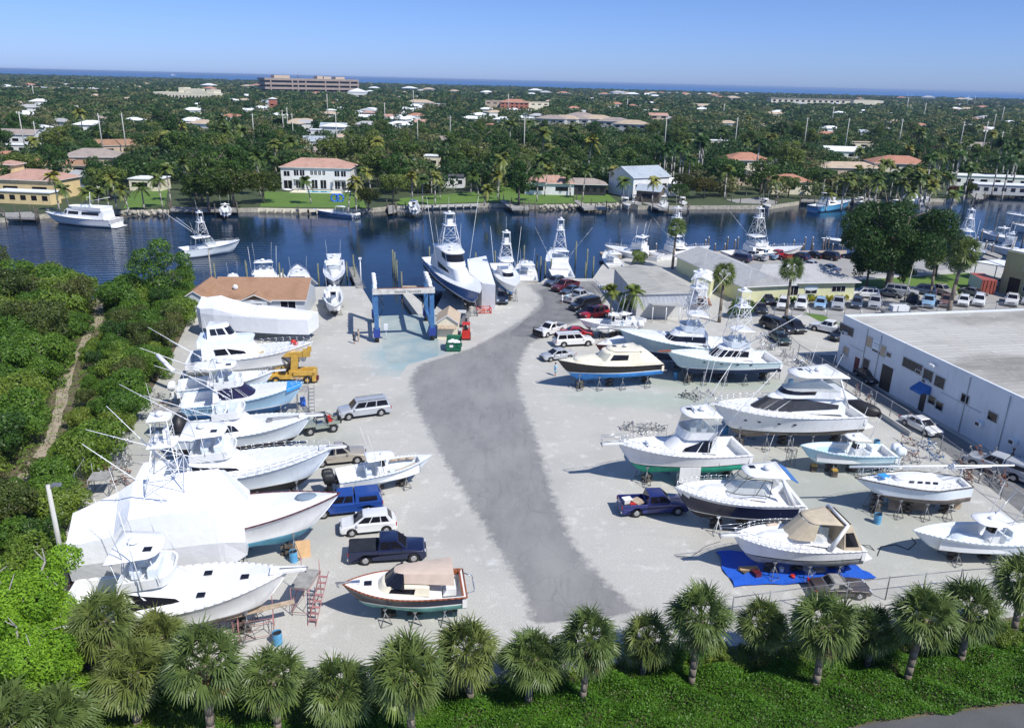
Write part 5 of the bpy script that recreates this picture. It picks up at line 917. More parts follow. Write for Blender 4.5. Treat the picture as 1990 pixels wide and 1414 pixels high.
g5 = wboat('blue hulled sportfishing boat with tower and two upright outriggers by the palms', (1915, 492), (1850, 465), 4.8, 2.2, 3.2, top='hull_royal', kind='sport', tc=.25); g5.tower(.4, 5.2, 2.6, 2.3, 3., 2, .55)
g6 = wboat('light blue sportfishing boat with hardtop on the far right bank', (1654, 388), (1580, 400), 4.8, 2.3, 3.2, top='hull_sky', kind='sport')
g7 = wboat('white flybridge yacht moored by the far bank palms', (1808, 382), (1746, 390), 4.8, 2.4, 3.3, kind='sport')
wboat('white sportfishing boat on the far side of the right marina, cut by the picture edge', (1955, 414), (2050, 424), 4.6, 2.2, 3.1, kind='sport')
wboat('white boat below the cut one in the right marina', (1968, 434), (2050, 446), 4.2, 2., 2.8, kind='exp')
wboat('white express boat with blue canvas near the leaning pole', (1906, 448), (1968, 462), 3.8, 1.9, 2.5, kind='exp')
wboat('white boat with grey cover beside the yellow building', (1920, 474), (1982, 484), 4., 2., 2.6, kind='sport')
wboat('white tender tied to the marina finger dock', (1886, 466), (1914, 474), 2.4, 1.2, 1.5, kind='', tc=.7)
for i, (lab, bw, st_, B_) in enumerate((('white boat with hardtop at the boathouse dock', (1290, 404), (1284, 384), 4.2), ('small white boat on a lift left of the boathouse', (1232, 394), (1238, 382), 2.8), ('small grey boat on a lift left of the white one', (1222, 400), (1212, 386), 2.6), ('white console boat right of the boathouse dock', (1330, 398), (1324, 386), 2.6), ('grey inflatable boat on the right dock', (1496, 402), (1482, 388), 2.6), ('white boat under a canopy on the right bank dock', (1688, 394), (1662, 388), 2.8))):
    wboat(lab, bw, st_, B_, 1.6, 2.1, kind='exp' if B_ > 4 else 'con')
for lab, bw, st_ in (('tiny white ship far out on the ocean at the left', (337, 147), (350, 148)),):
    p = G(*bw, -1); s = MB('gel'); s.box((0, 0, 3), (60, 12, 6)).box((-8, 0, 9), (30, 9, 7)).box((-14, 0, 15), (10, 6, 6)); tag(s.build('ship', None, None, p), lab, 'ship')
for k, (x, y) in enumerate(((1550, 340), (1878, 208), (1892, 208), (1762, 196), (1770, 196))[1:]):
    p = G(x, y, 0); s = MB('gel'); s.prism([(-7, 1.8), (-7, -1.8), (3, -1.8), (8, 0), (3, 1.8)], -.5, 1.5).rod((0, 0, 1), (0, 0, 26), .35, .2, 5); o = s.build('sailboat', None, None, (p.x, p.y, .2)); tag(o, 'distant white sailboat with bare mast on the lagoon', 'sailboat', 'distant sailboats on the lagoon')
do_stands()
# ---------------------------------------------------------------- vehicles
SPEC = { # L, W, H, hood, belt, rear glass base, rear roof, front roof, windshield base (from the rear, m), wheel r, wheelbase ends
 'suv': (5.0, 1.95, 1.82, 1.08, 1.12, .12, .45, 2.95, 3.75, .38, .95, 3.95), 'suburban': (5.7, 2.04, 1.9, 1.12, 1.16, .08, .35, 3.7, 4.4, .4, 1.15, 4.7),
 'crossover': (4.55, 1.85, 1.65, .98, 1.04, .2, .7, 2.6, 3.5, .35, .85, 3.6), 'sedan': (4.75, 1.82, 1.42, .84, .92, .75, 1.55, 2.75, 3.6, .33, .95, 3.8),
 'convertible': (4.2, 1.8, 1.28, .8, .84, .95, 1.4, 2.1, 2.75, .33, .8, 3.25), 'van': (5.0, 1.95, 1.75, 1.0, 1.08, .08, .3, 3.2, 4.2, .35, .95, 4.0),
 'pickup': (5.9, 2.02, 1.92, 1.16, 1.2, 2.25, 2.4, 3.75, 4.5, .41, 1.3, 4.95), 'regpickup': (5.4, 1.98, 1.82, 1.1, 1.14, 2.35, 2.45, 3.2, 3.95, .39, 1.15, 4.45),
 'cappickup': (5.9, 2.02, 1.92, 1.16, 1.2, 2.35, 2.4, 3.75, 4.5, .41, 1.3, 4.95)}
CARP = {}
def carproto(kind, c):
    L, W, H, hood, belt, rg, rr, fr, wb, r, w0, w1 = SPEC[kind]; h = W/2; o = -L/2; root = thing('car', '', 'car'); bot = .32; pick = 'pickup' in kind
    def arch(x): return [(x+(r+.09)*cos(a), max(bot, r-.02+(r+.09)*sin(a))) for a in [pi-pi*k/8 for k in range(9)]]
    P = [(.02, bot)]+arch(w0)+arch(w1)+[(L-.08, bot), (L, .5), (L-.02, hood*.72), (L-.18, hood*.9), (wb+.1, hood+.02), (wb-.15, belt)]
    if pick: fz = .78; P += [(rg+.02, belt), (rg, fz), (.1, fz), (.03, fz), (0, .6)]
    elif kind in ('sedan', 'convertible'): P += [(rg-.1, belt), (.15, belt-.06), (.02, belt-.25), (0, .55)]
    else: P += [(.1, belt), (0, belt-.1), (0, .55)]
    body = MB(c); sl = []
    for y, k in ((h-.0, 1), (h-.09, 0)):
        Q = [(x if .3 < x < L-.3 else x+(.12*k if x < L/2 else -.16*k), z-(.05*k if z > .9*hood*.9 and z > .75 else 0)) for x, z in P]; sl.append((y, Q))
    n = len(P); idx = [body.add([(o+x, y, z) for x, z in Q]) for y, Q in (sl[0], sl[1])]+[body.add([(o+x, -y, z) for x, z in Q]) for y, Q in (sl[1], sl[0])]
    for a, b in zip(idx, idx[1:]):
        for k in range(n): body.face((a+k, b+k, b+(k+1) % n, a+(k+1) % n))
    body.face([idx[0]+k for k in range(n)]); body.face([idx[-1]+n-1-k for k in range(n)])
    if pick:
        for s in (1, -1): body.box((o+rg/2+.02, s*(h-.06), (.78+belt)/2), (rg-.04, .1, belt-.78+.02))
        body.box((o+.06, 0, (.78+belt)/2), (.08, W-.1, belt-.78)); body.box((o+rg, 0, (.78+belt)/2), (.06, W-.1, belt-.78))
    b = bev(body.build('body', root), .07)
    f = MB('black'); 
    for x in (w0, w1): f.box((o+x, 0, r+.02), (2*r+.1, W-.5, 2*r-.1))
    f.box((0, 0, .36), (L-.5, W-.3, .14)); f.build('underbody', root)
    if pick: q = MB('black'); q.box((o+rg/2, 0, .792), (rg-.15, W-.24, .02)); q.build('bed_floor', root)
    wt, wbm = h*.76, h*.93; topz = H-.03
    def rr4(x0, x1, w, w2, z): return [Vector((o+x0, w2, z)), Vector((o+x1, w, z)), Vector((o+x1, -w, z)), Vector((o+x0, -w2, z))]
    r0 = rr4(rg, wb, wbm*.93, wbm, belt-.03); r1 = rr4(rr, fr, wt*.95, wt, topz); cab = MB(c); cab.loft([r0, r1], True); r2 = [Vector((p.x*.0+lerp(p.x, o+(rr+fr)/2, .12), p.y*.8, H+.02)) for p in r1]; cab.loft([r1, r2], True, False, True); cb = bev(cab.build('roof', root), .05)
    def pane(a, bb, u0, u1, v0, v1, nm, m='glass'):
        A, B, C, D = r0[a], r0[bb], r1[bb], r1[a]; g = lambda u, v: A.lerp(B, u).lerp(D.lerp(C, u), v); nn = (B-A).cross(D-A).normalized(); cc = (A+B+C+D)/4
        if nn.dot(cc-Vector((o+(rr+fr)/2, 0, 1.2))) < 0: nn = -nn
        q = MB(m); q.quad(*[g(u, v)+nn*.014 for u, v in ((u0, v0), (u1, v0), (u1, v1), (u0, v1))]); return q.build(nm, root)
    pane(1, 2, .06, .94, .12, .93, 'windshield'); pane(3, 0, .08, .92, .25, .9, 'rear_window')
    div = {'suburban': (.05, .35, .38, .64, .67, .93), 'suv': (.05, .3, .34, .62, .65, .93), 'van': (.05, .35, .38, .66, .69, .93), 'crossover': (.1, .3, .33, .6, .63, .92), 'sedan': (.12, .47, .51, .9), 'convertible': (.4, .85), 'pickup': (.08, .46, .5, .9), 'cappickup': (.08, .46, .5, .9), 'regpickup': (.12, .85)}[kind]
    for k in range(0, len(div), 2):
        pane(0, 1, div[k], div[k+1], .15, .9, 'side_window'); pane(2, 3, 1-div[k+1], 1-div[k], .15, .9, 'side_window')
    if kind == 'convertible': cb.data.materials[0] = MATS['wood_grey']
    if kind == 'cappickup':
        q = MB(c); a0 = rr4(.05, 2.28, h-.04, h-.04, belt-.02); a1 = rr4(.3, 2.28, h*.78, h*.78, H-.05); q.loft([a0, a1], True, False, True); cp = q.build('bed_cap', root); q = MB('glass')
        for s in (1, -1):
         q = MB('glass'); A, B, C, D = [Vector((x, y*s, z)) for x, y, z in ((o+.45, h-.06, belt+.12), (o+1.95, h-.06, belt+.12), (o+1.95, h*.84, H-.22), (o+.5, h*.84, H-.22))]; q.quad(*[p+Vector((0, .05*s, 0)) for p in (A, B, C, D)])
         q.build('cap_window', cp)
    if kind in ('suv', 'suburban'):
        q = MB('grille'); [q.rod((o+rr+.2, s*wt*.85, H+.06), (o+fr-.1, s*wt*.85, H+.06), .025) for s in (1, -1)]; q.build('roof_rack', root)
    for x in (w0, w1):
        for s in (1, -1):
            q = MB('tyre'); q.rod((o+x, s*(h-.26), r), (o+x, s*(h+.0), r), r, r*.97, 16); wh = q.build('wheel', root); q = MB('rim'); q.rod((o+x, s*(h-.02), r), (o+x, s*(h+.012), r), r*.62, r*.55, 12); q.build('rim', wh)
    for s in (1, -1):
        q = MB('lamp_clear'); q.box((o+L-.1, s*(h-.3), hood*.74), (.16, .36, .15)); q.build('headlight', root); q = MB('lamp_red'); q.box((o+.04, s*(h-.12), belt-.22), (.12, .16, .3)); q.build('tail_light', root); q = MB(c); q.box((o+wb-.35, s*(h+.08), belt+.05), (.15, .2, .14)); q.build('mirror', root)
    q = MB('grille'); q.box((o+L-.02, 0, hood*.66), (.06, W*.5, .22)); q.box((o+L-.0, 0, .42), (.08, W*.8, .1)); q.build('grille', root); q = MB('chrome' if pick else c); q.box((o+.0, 0, .5), (.14, W*.9, .2)); q.build('rear_bumper', root)
    return root
def car(kind, color, front, rear, label, cat=None, group=None, s=1.):
    key = (kind, color); cat = cat or {'sedan': 'car', 'convertible': 'car', 'crossover': 'car', 'suv': 'car', 'suburban': 'car', 'van': 'van'}.get(kind, 'pickup truck'); a, b = G(*front), G(*rear); m = (a+b)/2; h = atan2(a.y-b.y, a.x-b.x)
    if key not in CARP: r = CARP[key] = carproto(kind, color); r.location = m; r.rotation_euler.z = h
    else: bpy.context.view_layer.update(); r = dup(CARP[key], m, h)
    r.name = {'pickup truck': 'pickup_truck', 'van': 'van'}.get(cat, 'parked_car'); r['label'] = label; r['category'] = cat
    if group: r['group'] = group
    elif 'group' in r: del r['group']
    return r
car('suburban', 'c_silver', (662, 812), (752, 800), 'long silver suv with black roof rack, alone beside the road')
v3 = car('regpickup', 'c_tan', (692, 893), (622, 900), 'tan pickup mostly hidden behind the bow of the railed boat')
car('cappickup', 'c_blue', (618, 998), (732, 986), 'bright blue pickup with matching bed cap behind the white bow')
car('crossover', 'c_white', (664, 1034), (766, 1024), 'white crossover with tinted windows above the dark crew cab pickup')
v6 = car('pickup', 'c_navy', (826, 1078), (680, 1086), 'dark navy crew cab pickup with black bed cover next to the navy picnic boat')
q = MB('black'); q.box((-1.85, 0, 1.22), (2.05, 1.86, .05)); q.build('bed_cover', v6)
v7 = car('pickup', 'c_royal', (1326, 990), (1207, 995), 'dark blue pickup with tools and a white box in its open bed')
q = MB('cloth_white'); q.box((-2.2, .3, 1.0), (.8, .7, .35), .2); q.build('white_box', v7); q = MB('wood'); q.box((-1.4, -.1, 1.1), (.9, 1., .12), .5); q.build('tray', v7); q = MB('red'); q.box((-1.9, -.5, 1.0), (.5, .3, .3)); q.build('toolbox', v7)
car('convertible', 'c_bronze', (1684, 1152), (1575, 1152), 'bronze two seat convertible with tan soft top behind the palms')
g = 'cars angled along the boatyard road'
car('crossover', 'c_slate', (1056, 560), (1100, 547), 'grey blue crossover nearest the seawall on the road')
car('pickup', 'c_maroon', (1072, 570), (1124, 556), 'dark red pickup second from the seawall')
car('sedan', 'c_slate', (1090, 576), (1130, 564), 'blue grey sedan between the red and silver pickups')
car('pickup', 'c_silver', (1147, 578), (1100, 590), 'silver pickup with white bed cover in front of the black suv')
car('suburban', 'c_black', (1106, 606), (1166, 594), 'large black suv with shining rim in the middle of the row')
car('sedan', 'c_black', (1120, 616), (1172, 606), 'low black sedan between the black and red suvs')
car('suv', 'c_red', (1130, 622), (1180, 612), 'red suv just behind the trailered console boat')
v8 = car('regpickup', 'c_white', (1046, 656), (1092, 641), 'white pickup with black guard rack in front of the red car'); q = MB('black'); q.box((2.95, 0, .8), (.25, 1.7, .7)).box((3.2, 0, .6), (.3, 1.2, .3)).rod((2.9, .8, .6), (2.9, .8, 1.5), .05).rod((2.9, -.8, .6), (2.9, -.8, 1.5), .05).rod((2.9, -.8, 1.5), (2.9, .8, 1.5), .05); q.build('front_guard', v8)
car('sedan', 'c_red', (1147, 653), (1095, 653), 'red car parked behind the white suburban style suv')
car('suburban', 'c_white', (1152, 668), (1076, 672), 'white long suv in front of the red car')
car('sedan', 'c_silver', (1060, 700), (1106, 694), 'silver car half hidden by the cream and black yacht')
car('suburban', 'c_slate', (976, 598), (975, 572), 'dark grey suv under the tower boat facing the camera')
car('sedan', 'c_white', (1818, 850), (1760, 820), 'white sedan on the alley beside the yard fence')
car('cappickup', 'c_silver', (1888, 900), (1992, 936), 'silver pickup with bed cap in the alley at the right edge')
g = 'cars parked nose to the fence in front of the white building'
for x, k, c, lab in ((1518, 'suv', 'c_white', 'white suv behind the fan palm, leftmost of the row by the fence'), (1553, 'suv', 'c_white', 'white suv second from the left in the row by the fence'), (1590, 'crossover', 'c_lightblue', 'light blue car third in the row by the fence'), (1625, 'pickup', 'c_silver', 'silver pickup fourth in the row by the fence'), (1661, 'crossover', 'c_slate', 'slate blue jeep like car fifth in the row by the fence'), (1696, 'pickup', 'c_silver', 'silver pickup sixth in the row by the fence'),
    (1768, 'pickup', 'c_black', 'black pickup right of the roof rack trailer'), (1800, 'pickup', 'c_lightblue', 'light blue pickup in front of the white roof edge'), (1835, 'pickup', 'c_brown', 'brown pickup under the drooping fan palm'), (1868, 'crossover', 'c_white', 'white car right of the fan palm trunk'), (1898, 'suv', 'c_white', 'white suv second right of the fan palm trunk'), (1962, 'pickup', 'c_white', 'white pickup with dark grille near the right edge'), (1994, 'suv', 'c_silver', 'silver suv cut by the right edge of the lot')):
    y = 606+(x-1518)*(-.018); car(k, c, (x, y+4), (x+6, y-19), lab, group=g)
g = 'cars parked under the trees across the lot'
for (x0, y0), (x1, y1), k, c, lab in (((1650, 576), (1706, 579), 'suv', 'c_white', 'white suv facing left beside the office hedge'), ((1748, 579), (1706, 573), 'sedan', 'c_grey', 'dark grey sedan right of the white suv'), ((1778, 576), (1724, 569), 'suburban', 'c_silver', 'silver suv behind the leaning pole'), ((1768, 568), (1812, 574), 'suv', 'c_slate', 'dark slate suv in the tree shade'), ((1840, 575), (1808, 567), 'pickup', 'c_tan', 'tan pickup beside the palm skirt'), ((1906, 577), (1874, 570), 'sedan', 'c_grey', 'grey sedan in front of the red container'), ((1938, 558), (1962, 562), 'pickup', 'c_white', 'white pickup at the yellow building door')):
    car(k, c, (x0, y0), (x1, y1), lab, group=g)
car('sedan', 'c_navy', (1500, 596), (1482, 578), 'dark blue sedan behind the tall tower boat'); car('sedan', 'c_black', (1483, 614), (1472, 596), 'black car half hidden by the tower of the arched window boat')
car('suburban', 'c_black', (1528, 648), (1492, 636), 'black suv with chrome grille beside the jack stand pile'); car('van', 'c_black', (1556, 650), (1526, 633), 'black van right of the black suv'); car('sedan', 'c_green', (1530, 676), (1500, 652), 'dark green car nearest the fence corner')
car('pickup', 'c_white', (1584, 640), (1640, 652), 'white crew cab pickup by the corner of the white building'); j2 = car('crossover', 'c_black', (1622, 662), (1648, 656), 'black jeep under the corner of the white building')
g = 'cars shaded along the marina dock'
for (x0, y0), (x1, y1), k, c, lab in (((1424, 505), (1450, 510), 'van', 'c_navy', 'navy van leftmost by the marina dock'), ((1442, 500), (1488, 508), 'pickup', 'c_silver', 'silver pickup by the marina dock'), ((1470, 499), (1500, 504), 'pickup', 'c_lightblue', 'pale pickup between silver and red pickups'), ((1492, 498), (1532, 507), 'pickup', 'c_red', 'red pickup by the marina dock'), ((1536, 500), (1572, 508), 'crossover', 'c_navy', 'dark blue crossover right of the red pickup'), ((1560, 497), (1596, 503), 'sedan', 'c_black', 'black sedan in the shade left of the big tree'),
    ((1590, 500), (1626, 507), 'suv', 'c_black', 'black suv in the shade of the big tree'), ((1556, 516), (1590, 522), 'sedan', 'c_silver', 'silver sedan right above the office roof'), ((1592, 523), (1626, 530), 'sedan', 'c_slate', 'slate sedan behind the office roof end'), ((1640, 500), (1672, 506), 'sedan', 'c_navy', 'navy sedan behind the light green tree')):
    car(k, c, (x0, y0), (x1, y1), lab, group=g)
car('sedan', 'c_black', (1704, 752), (1668, 724), 'black car in the wall shade beside the open roll door')
q = MB('black'); q.smooth = True; q.ell((0, 0, .55), (2.3, 1.0, .75), 14, 8, None, -.7); o = q.build('covered_dinghy', None, None, G(1672, 800)); o.rotation_euler.z = -.75; tag(o, 'small boat under a black cover behind the large motor yacht', 'boat')
# the open jeep
def jeep():
    a, b = G(590, 842), G(655, 832); m = (a+b)/2; r = thing('open_jeep', 'sage green open jeep with black half top and big tyres', 'jeep', m, atan2(a.y-b.y, a.x-b.x)); q = MB('c_sage')
    q.box((1.15, 0, .95), (1.3, 1.15, .5)).box((-.45, 0, .72), (2.1, 1.5, .3)).box((-1.35, .7, .98), (1.2, .1, .35)).box((-1.35, -.7, .98), (1.2, .1, .35)).box((1.78, 0, .95), (.08, 1.2, .5)); [q.box((1.2, .72*s, .98), (1.25, .38, .07)).box((-1.15, .8*s, .98), (1.1, .22, .07)) for s in (1, -1)]; q.build('body', r)
    q = MB('black'); q.box((-.1, 0, 1.82), (1.1, 1.4, .07)).box((.45, 0, 1.4), (.05, 1.3, .08)).box((1.95, 0, .62), (.15, 1.5, .15)); [q.rod((.5, .65*s, 1.1), (.38, .65*s, 1.8), .04).rod((-.65, .65*s, 1.1), (-.65, .65*s, 1.82), .04).rod((-.65, .65*s, 1.82), (-1.7, .65*s, 1.1), .04) for s in (1, -1)]; q.build('soft_top', r)
    for s in (-.35, .35): q = MB('red'); q.box((-1.0, s, 1.15), (.4, .5, .5)); q.build('seat', r)
    for x in (1.2, -1.2):
        for s in (1, -1): q = MB('tyre'); q.rod((x, .6*s, .45), (x, .95*s, .45), .45, .45, 16); w = q.build('wheel', r); q = MB('rim'); q.rod((x, .93*s, .45), (x, .965*s, .45), .24, .22, 10); q.build('rim', w)
    q = MB('vinyl'); q.quad((.48, .62, 1.2), (.48, -.62, 1.2), (.4, -.62, 1.78), (.4, .62, 1.78)); q.build('windshield', r)
    q = MB('tyre'); q.rod((-2.0, 0, .95), (-2.2, 0, .95), .4, None, 14); q.build('spare_wheel', r)
jeep()
# ---------------------------------------------------------------- travel lift
r = thing('travel_lift', 'blue boat hoist with a white lettered cross beam standing over the slip', 'boat hoist', G(786, 640))
BL, BR = G(733, 664)-r.location, G(840, 660)-r.location; DL = G(722, 538, 7.4)-r.location; H = 7.3; dep = 9.6; u = (BR-BL).normalized(); v = Vector((-u.y, u.x, 0)); FL, FR = BL+v*dep, BR+v*dep
def beam(mb, a, b, w, h, m=None): a = Vector(a); b = Vector(b); d = b-a; mb.box((a+b)/2, (d.length, w, h), atan2(d.y, d.x), m, 0, -math.atan2(d.z, hypot(d.x, d.y)))
for p in (BL, BR, FL, FR):
    q = MB('paint_blue'); c = p+Vector((0, 0, 0)); q.box((c.x, c.y, 3.9+.45), (.62, .7, H-1.6), atan2(u.y, u.x)); q.build('leg', r); q = MB('paint_navyblue'); q.box((c.x, c.y, 1.35), (.95, 1.2, 1.1), atan2(u.y, u.x)); q.build('wheel_housing', r); q = MB('tyre'); q.smooth = False; q.rod(c-u*.28+Vector((0, 0, .6)), c+u*.28+Vector((0, 0, .6)), .62, None, 16); w = q.build('wheel', r); q = MB('rim'); q.cur = 'paint_blue'; q.rod(c-u*.3+Vector((0, 0, .6)), c+u*.3+Vector((0, 0, .6)), .3, None, 10); q.build('rim', w)
z = Vector((0, 0, 1))
for a, b in ((BL, FL), (BR, FR)):
    q = MB('paint_blue'); beam(q, a+z*1.7, b+z*1.7, .4, .5); q.build('side_beam', r); q = MB('white_metal'); beam(q, a+z*H-v*.3, b+z*H+v*.5, .5, .55); q.build('top_beam', r); q = MB('white_metal'); [q.ell(tuple(a.lerp(b, k)+z*(H+.4)), (.35, .3, .3), 8, 5) for k in (.3, .45, .65, .85)]; q.build('winch', r); q = MB('paint_blue'); beam(q, a+z*1.9+v*1.5, a+z*4.2+v*.2, .15, .15); q.build('brace', r)
q = MB('beam_white'); beam(q, BL+z*(H+.05)-u*.4-v*.35, BR+z*(H+.05)+u*.4-v*.35, .5, .75); q.box(BL+z*(H+.45)-v*.35+u*4, (7.6, .3, .06), atan2(u.y, u.x), 'rust'); cb = q.build('cross_beam', r)
text('MARINE TRAVELIFT', .42, (BL+BR)/2+z*(H-.05)-v*.61+u*.6, (pi/2, 0, atan2(u.y, u.x)), 'grille', cb)
for k in (.25, .75):
    for a in (0, 1): q = MB('black'); p = (FR if a else FL).lerp(BR if a else BL, k)+z*(H-.3); q.path([p, p+z*-2.5-u*(1.2 if a else -1.2), p+z*-4.5-u*(.3 if a else -.3)], .05, 4); q.build('sling', r)
q = MB('white_metal'); q.box(BL+u*1.3+z*1.9+v*.8, (.5, .5, .8)).rod(BL+u*1.3+v*.8, BL+u*1.3+z*1.6+v*.8, .05); q.build('control_box', r)
# pier between the two slips
pr = MB('concrete'); PP = P2((783, 574), (797, 570), (835, 604), (851, 616), (845, 600+14), (812, 613)); pr.prism([(p.x, p.y) for p in PP], -1.3, .25); tag(pr.build('pier'), 'concrete finger pier between the lift slip and the yacht', 'pier')
pr = MB('wood'); PP = P2((779, 564), (783, 556), (826, 556), (830, 563)); pr.prism([(p.x, p.y) for p in PP], -.4, .1); o = tag(pr.build('floating_dock'), 'short floating dock beyond the travel lift', 'dock')
pr = MB('wood_grey'); PP = P2((678, 521), (690, 520), (706, 558), (693, 560)); pr.prism([(p.x, p.y) for p in PP], -.3, .15); [pr.box((lerp(PP[0].x+.7, PP[3].x+.7, k/10), lerp(PP[0].y, PP[3].y, k/10), .17), (1.9, .12, .05)) for k in range(11)]; tag(pr.build('dock'), 'narrow grey wooden dock left of the lift slip', 'dock')
# pilings
def piling(x, y, h, lab, grp='pilings around the yard slips', m='wood_dark', r=.16, cap=False, z=-1):
    p = G(x, y, -1 if z == -1 else z); q = MB(m); q.rod((0, 0, -1.5), (0, 0, h), r, r*.9, 8); 
    if cap: q.cur = 'gel'; q.rod((0, 0, h), (0, 0, h+.35), r*1.25, .02, 8)
    o = q.build('piling', None, None, p); return tag(o, lab, 'piling', grp)
mat('wood_green', (.17, .18, .12), .9, 0, .3, 2.)
for x, y, h in ((420, 556, 3.2), (480, 545, 2.8), (482, 556, 3.2), (545, 548, 2.6), (552, 560, 2.6), (620, 556, 3.2), (675, 545, 2.6), (690, 550, 2.6), (688, 535, 3.), (764, 530, 3.6), (768, 540, 4.), (772, 546, 3.), (835, 523, 3.6), (924, 538, 3.8), (944, 535, 1.8), (962, 525, 3.), (1018, 516, 3.2), (1043, 528, 2.6), (1050, 538, 3.), (1059, 540, 2.5), (1070, 540, 2.8), (1118, 515, 4), (1140, 525, 3.4), (1137, 545, 2.6), (1152, 535, 2.8), (781, 566, 2.6)):
    piling(x, y, h+1, 'weathered round timber piling rising from the slip water', m='wood_green')
for i in range(30):
    x = 1255+i*19; piling(x, 493-(i*.0), 2.1+(i % 3 == 0)*.9, 'dark dock piling with a white pointed cap on the marina dock', 'capped pilings of the marina dock', 'wood_dark', .18, True)
for i, x in enumerate((1375, 1412, 1432, 1562, 1576, 1602, 1608)): piling(x, 488, 3.1, 'tall capped dock piling behind the marina cars', 'tall capped pilings', 'wood_dark', .17, True)
pr = MB('wood'); PP = P2((1165, 492), (1172, 500), (1645, 497), (1645, 489)); pr.prism([(p.x, p.y) for p in PP], -.3, .3); tag(pr.build('marina_dock'), 'long wooden dock walkway along the marina', 'dock')
for q_, lab in ((((1885, 482), (1893, 478), (1948, 498), (1940, 502)), 'finger dock beside the yellow building'), (((1905, 500), (1912, 496), (1945, 506), (1935, 512)), 'short dock in front of the blue hulled boat')):
    pr = MB('wood_grey'); PP = P2(*q_); pr.prism([(p.x, p.y) for p in PP], -.4, .15); tag(pr.build('dock'), lab, 'dock')
for x, y in ((1880, 490), (1895, 486), (1912, 494), (1925, 500), (1935, 478), (1950, 480), (1962, 488), (1985, 480), (1905, 470)): piling(x, y, 3., 'white capped piling among the boats of the right marina', 'pilings of the right marina', 'wood_dark', .17, True)
# narrow slip with railing beside the road
q = MB('white_metal'); A, B = G(1155, 553), G(1206, 603); [q.rod(A+z*h, B+z*h, .05) for h in (.5, 1.0)]; [q.rod(A.lerp(B, k/10), A.lerp(B, k/10)+z, .05) for k in range(11)]; tag(q.build('railing'), 'white pipe railing running beside the parked cars', 'railing')
# ---------------------------------------------------------------- sheds and small machines
def gable(mb, w, d, h, rh, ov=.3, wm='siding_grey', rm='roof_brown', th=.12):
    "walls around the origin, ridge along x"
    for sx in (1, -1): mb.poly([(sx*w/2, -d/2, 0), (sx*w/2, d/2, 0), (sx*w/2, d/2, h), (sx*w/2, 0, h+rh), (sx*w/2, -d/2, h)][::sx], wm)
    for sy in (1, -1): mb.quad(*[(-w/2, sy*d/2, 0), (w/2, sy*d/2, 0), (w/2, sy*d/2, h), (-w/2, sy*d/2, h)][::-sy], m=wm)
    return mb
def gableroof(w, d, h, rh, ov=.3, rm='roof_brown', th=.14):
    m_ = MB(rm); k = rh/(d/2); 
    for sy in (1, -1):
        e = (d/2+ov)*sy; ze = h-k*ov; x = w/2+ov; A = [(-x, e, ze), (x, e, ze), (x, 0, h+rh), (-x, 0, h+rh)]; B = [(a, b, c+th) for a, b, c in A]
        m_.quad(*(B if sy < 0 else B[::-1])); m_.quad(*(A[::-1] if sy < 0 else A), m='stucco_white'); m_.quad(A[0], A[1], B[1], B[0], m='stucco_white')
        for i, j in ((1, 2), (3, 0)): m_.quad(A[i], A[j], B[j], B[i], m='stucco_white')
    return m_
def window(par, p, w, h, axis='y', sgn=-1, m='glass', fm='stucco_white', bars=1):
    "frame with a pane on a wall; axis = wall normal"
    q = MB(fm); t = .08; d = .08; D = lambda a, b: (a, d, b) if axis == 'y' else (d, a, b); O = lambda a, b: (p[0]+a, p[1], p[2]+b) if axis == 'y' else (p[0], p[1]+a, p[2]+b)
    for a in (-w/2, w/2): q.box(O(a, 0), D(t, h+t))
    for b in (-h/2, h/2): q.box(O(0, b), D(w-t, t))
    for k in range(bars): q.box(O(-w/2+w*(k+1)/(bars+1), 0), D(.05, h-t))
    o = q.build('window', par); g = MB(m); s_ = sgn*.01; c_ = O(0, 0); c_ = (c_[0], c_[1]+s_, c_[2]) if axis == 'y' else (c_[0]+s_, c_[1], c_[2]); g.box(c_, D(w-.04, h-.04)[:0] or ((w-.04, .05, h-.04) if axis == 'y' else (.05, w-.04, h-.04))); g.build('pane', o); return o
A, B = G(414, 617), G(589, 618); m_ = (A+B)/2; W_ = (B-A).length; D_ = 9.5; r = thing('yard_office', 'long grey sided office with a brown shingle roof behind the wrapped boat', 'building', (m_.x, m_.y+D_/2, 0), atan2(B.y-A.y, B.x-A.x))
gable(MB('siding_grey'), W_, D_, 3.0, 2.1).build('wall', r); ro = gableroof(W_, D_, 3.0, 2.1, .45).build('roof', r)
q = MB('white_metal'); q.ell((-3.8, -3.0, 4.35), (.42, .18, .42), 10, 6).rod((-3.8, -2.9, 3.6), (-3.8, -2.9, 4.3), .04); q.build('satellite_dish', ro)
window(r, (W_/2-2.4, -D_/2-.02, 2.0), 2.3, 1.4, bars=1); window(r, (-.4, -D_/2-1.12, 2.0), 2.3, 1.2, bars=1)
q = MB('siding_grey'); q.box((-.4, -D_/2-.5, 1.4), (3.6, 1.1, 2.8)); po = q.build('porch', r); q = gableroof(2.6, 4.4, 2.8, .95, .25); o = q.build('roof', po); o.location = (-.4, -D_/2+.6, 0); o.rotation_euler.z = pi/2
q = gable(MB(), 9, 4.6, 2.5, 1.5); o = q.build('wing', r); o.location = (-W_/2-2.9, .0, 0); o.rotation_euler.z = pi/2; q = gableroof(9, 4.6, 2.5, 1.5); w_ = q.build('roof', o)
q = MB('gel'); q.box((4.55, 0, 1.3), (.06, 1.2, 2.2)); q.build('door', o)
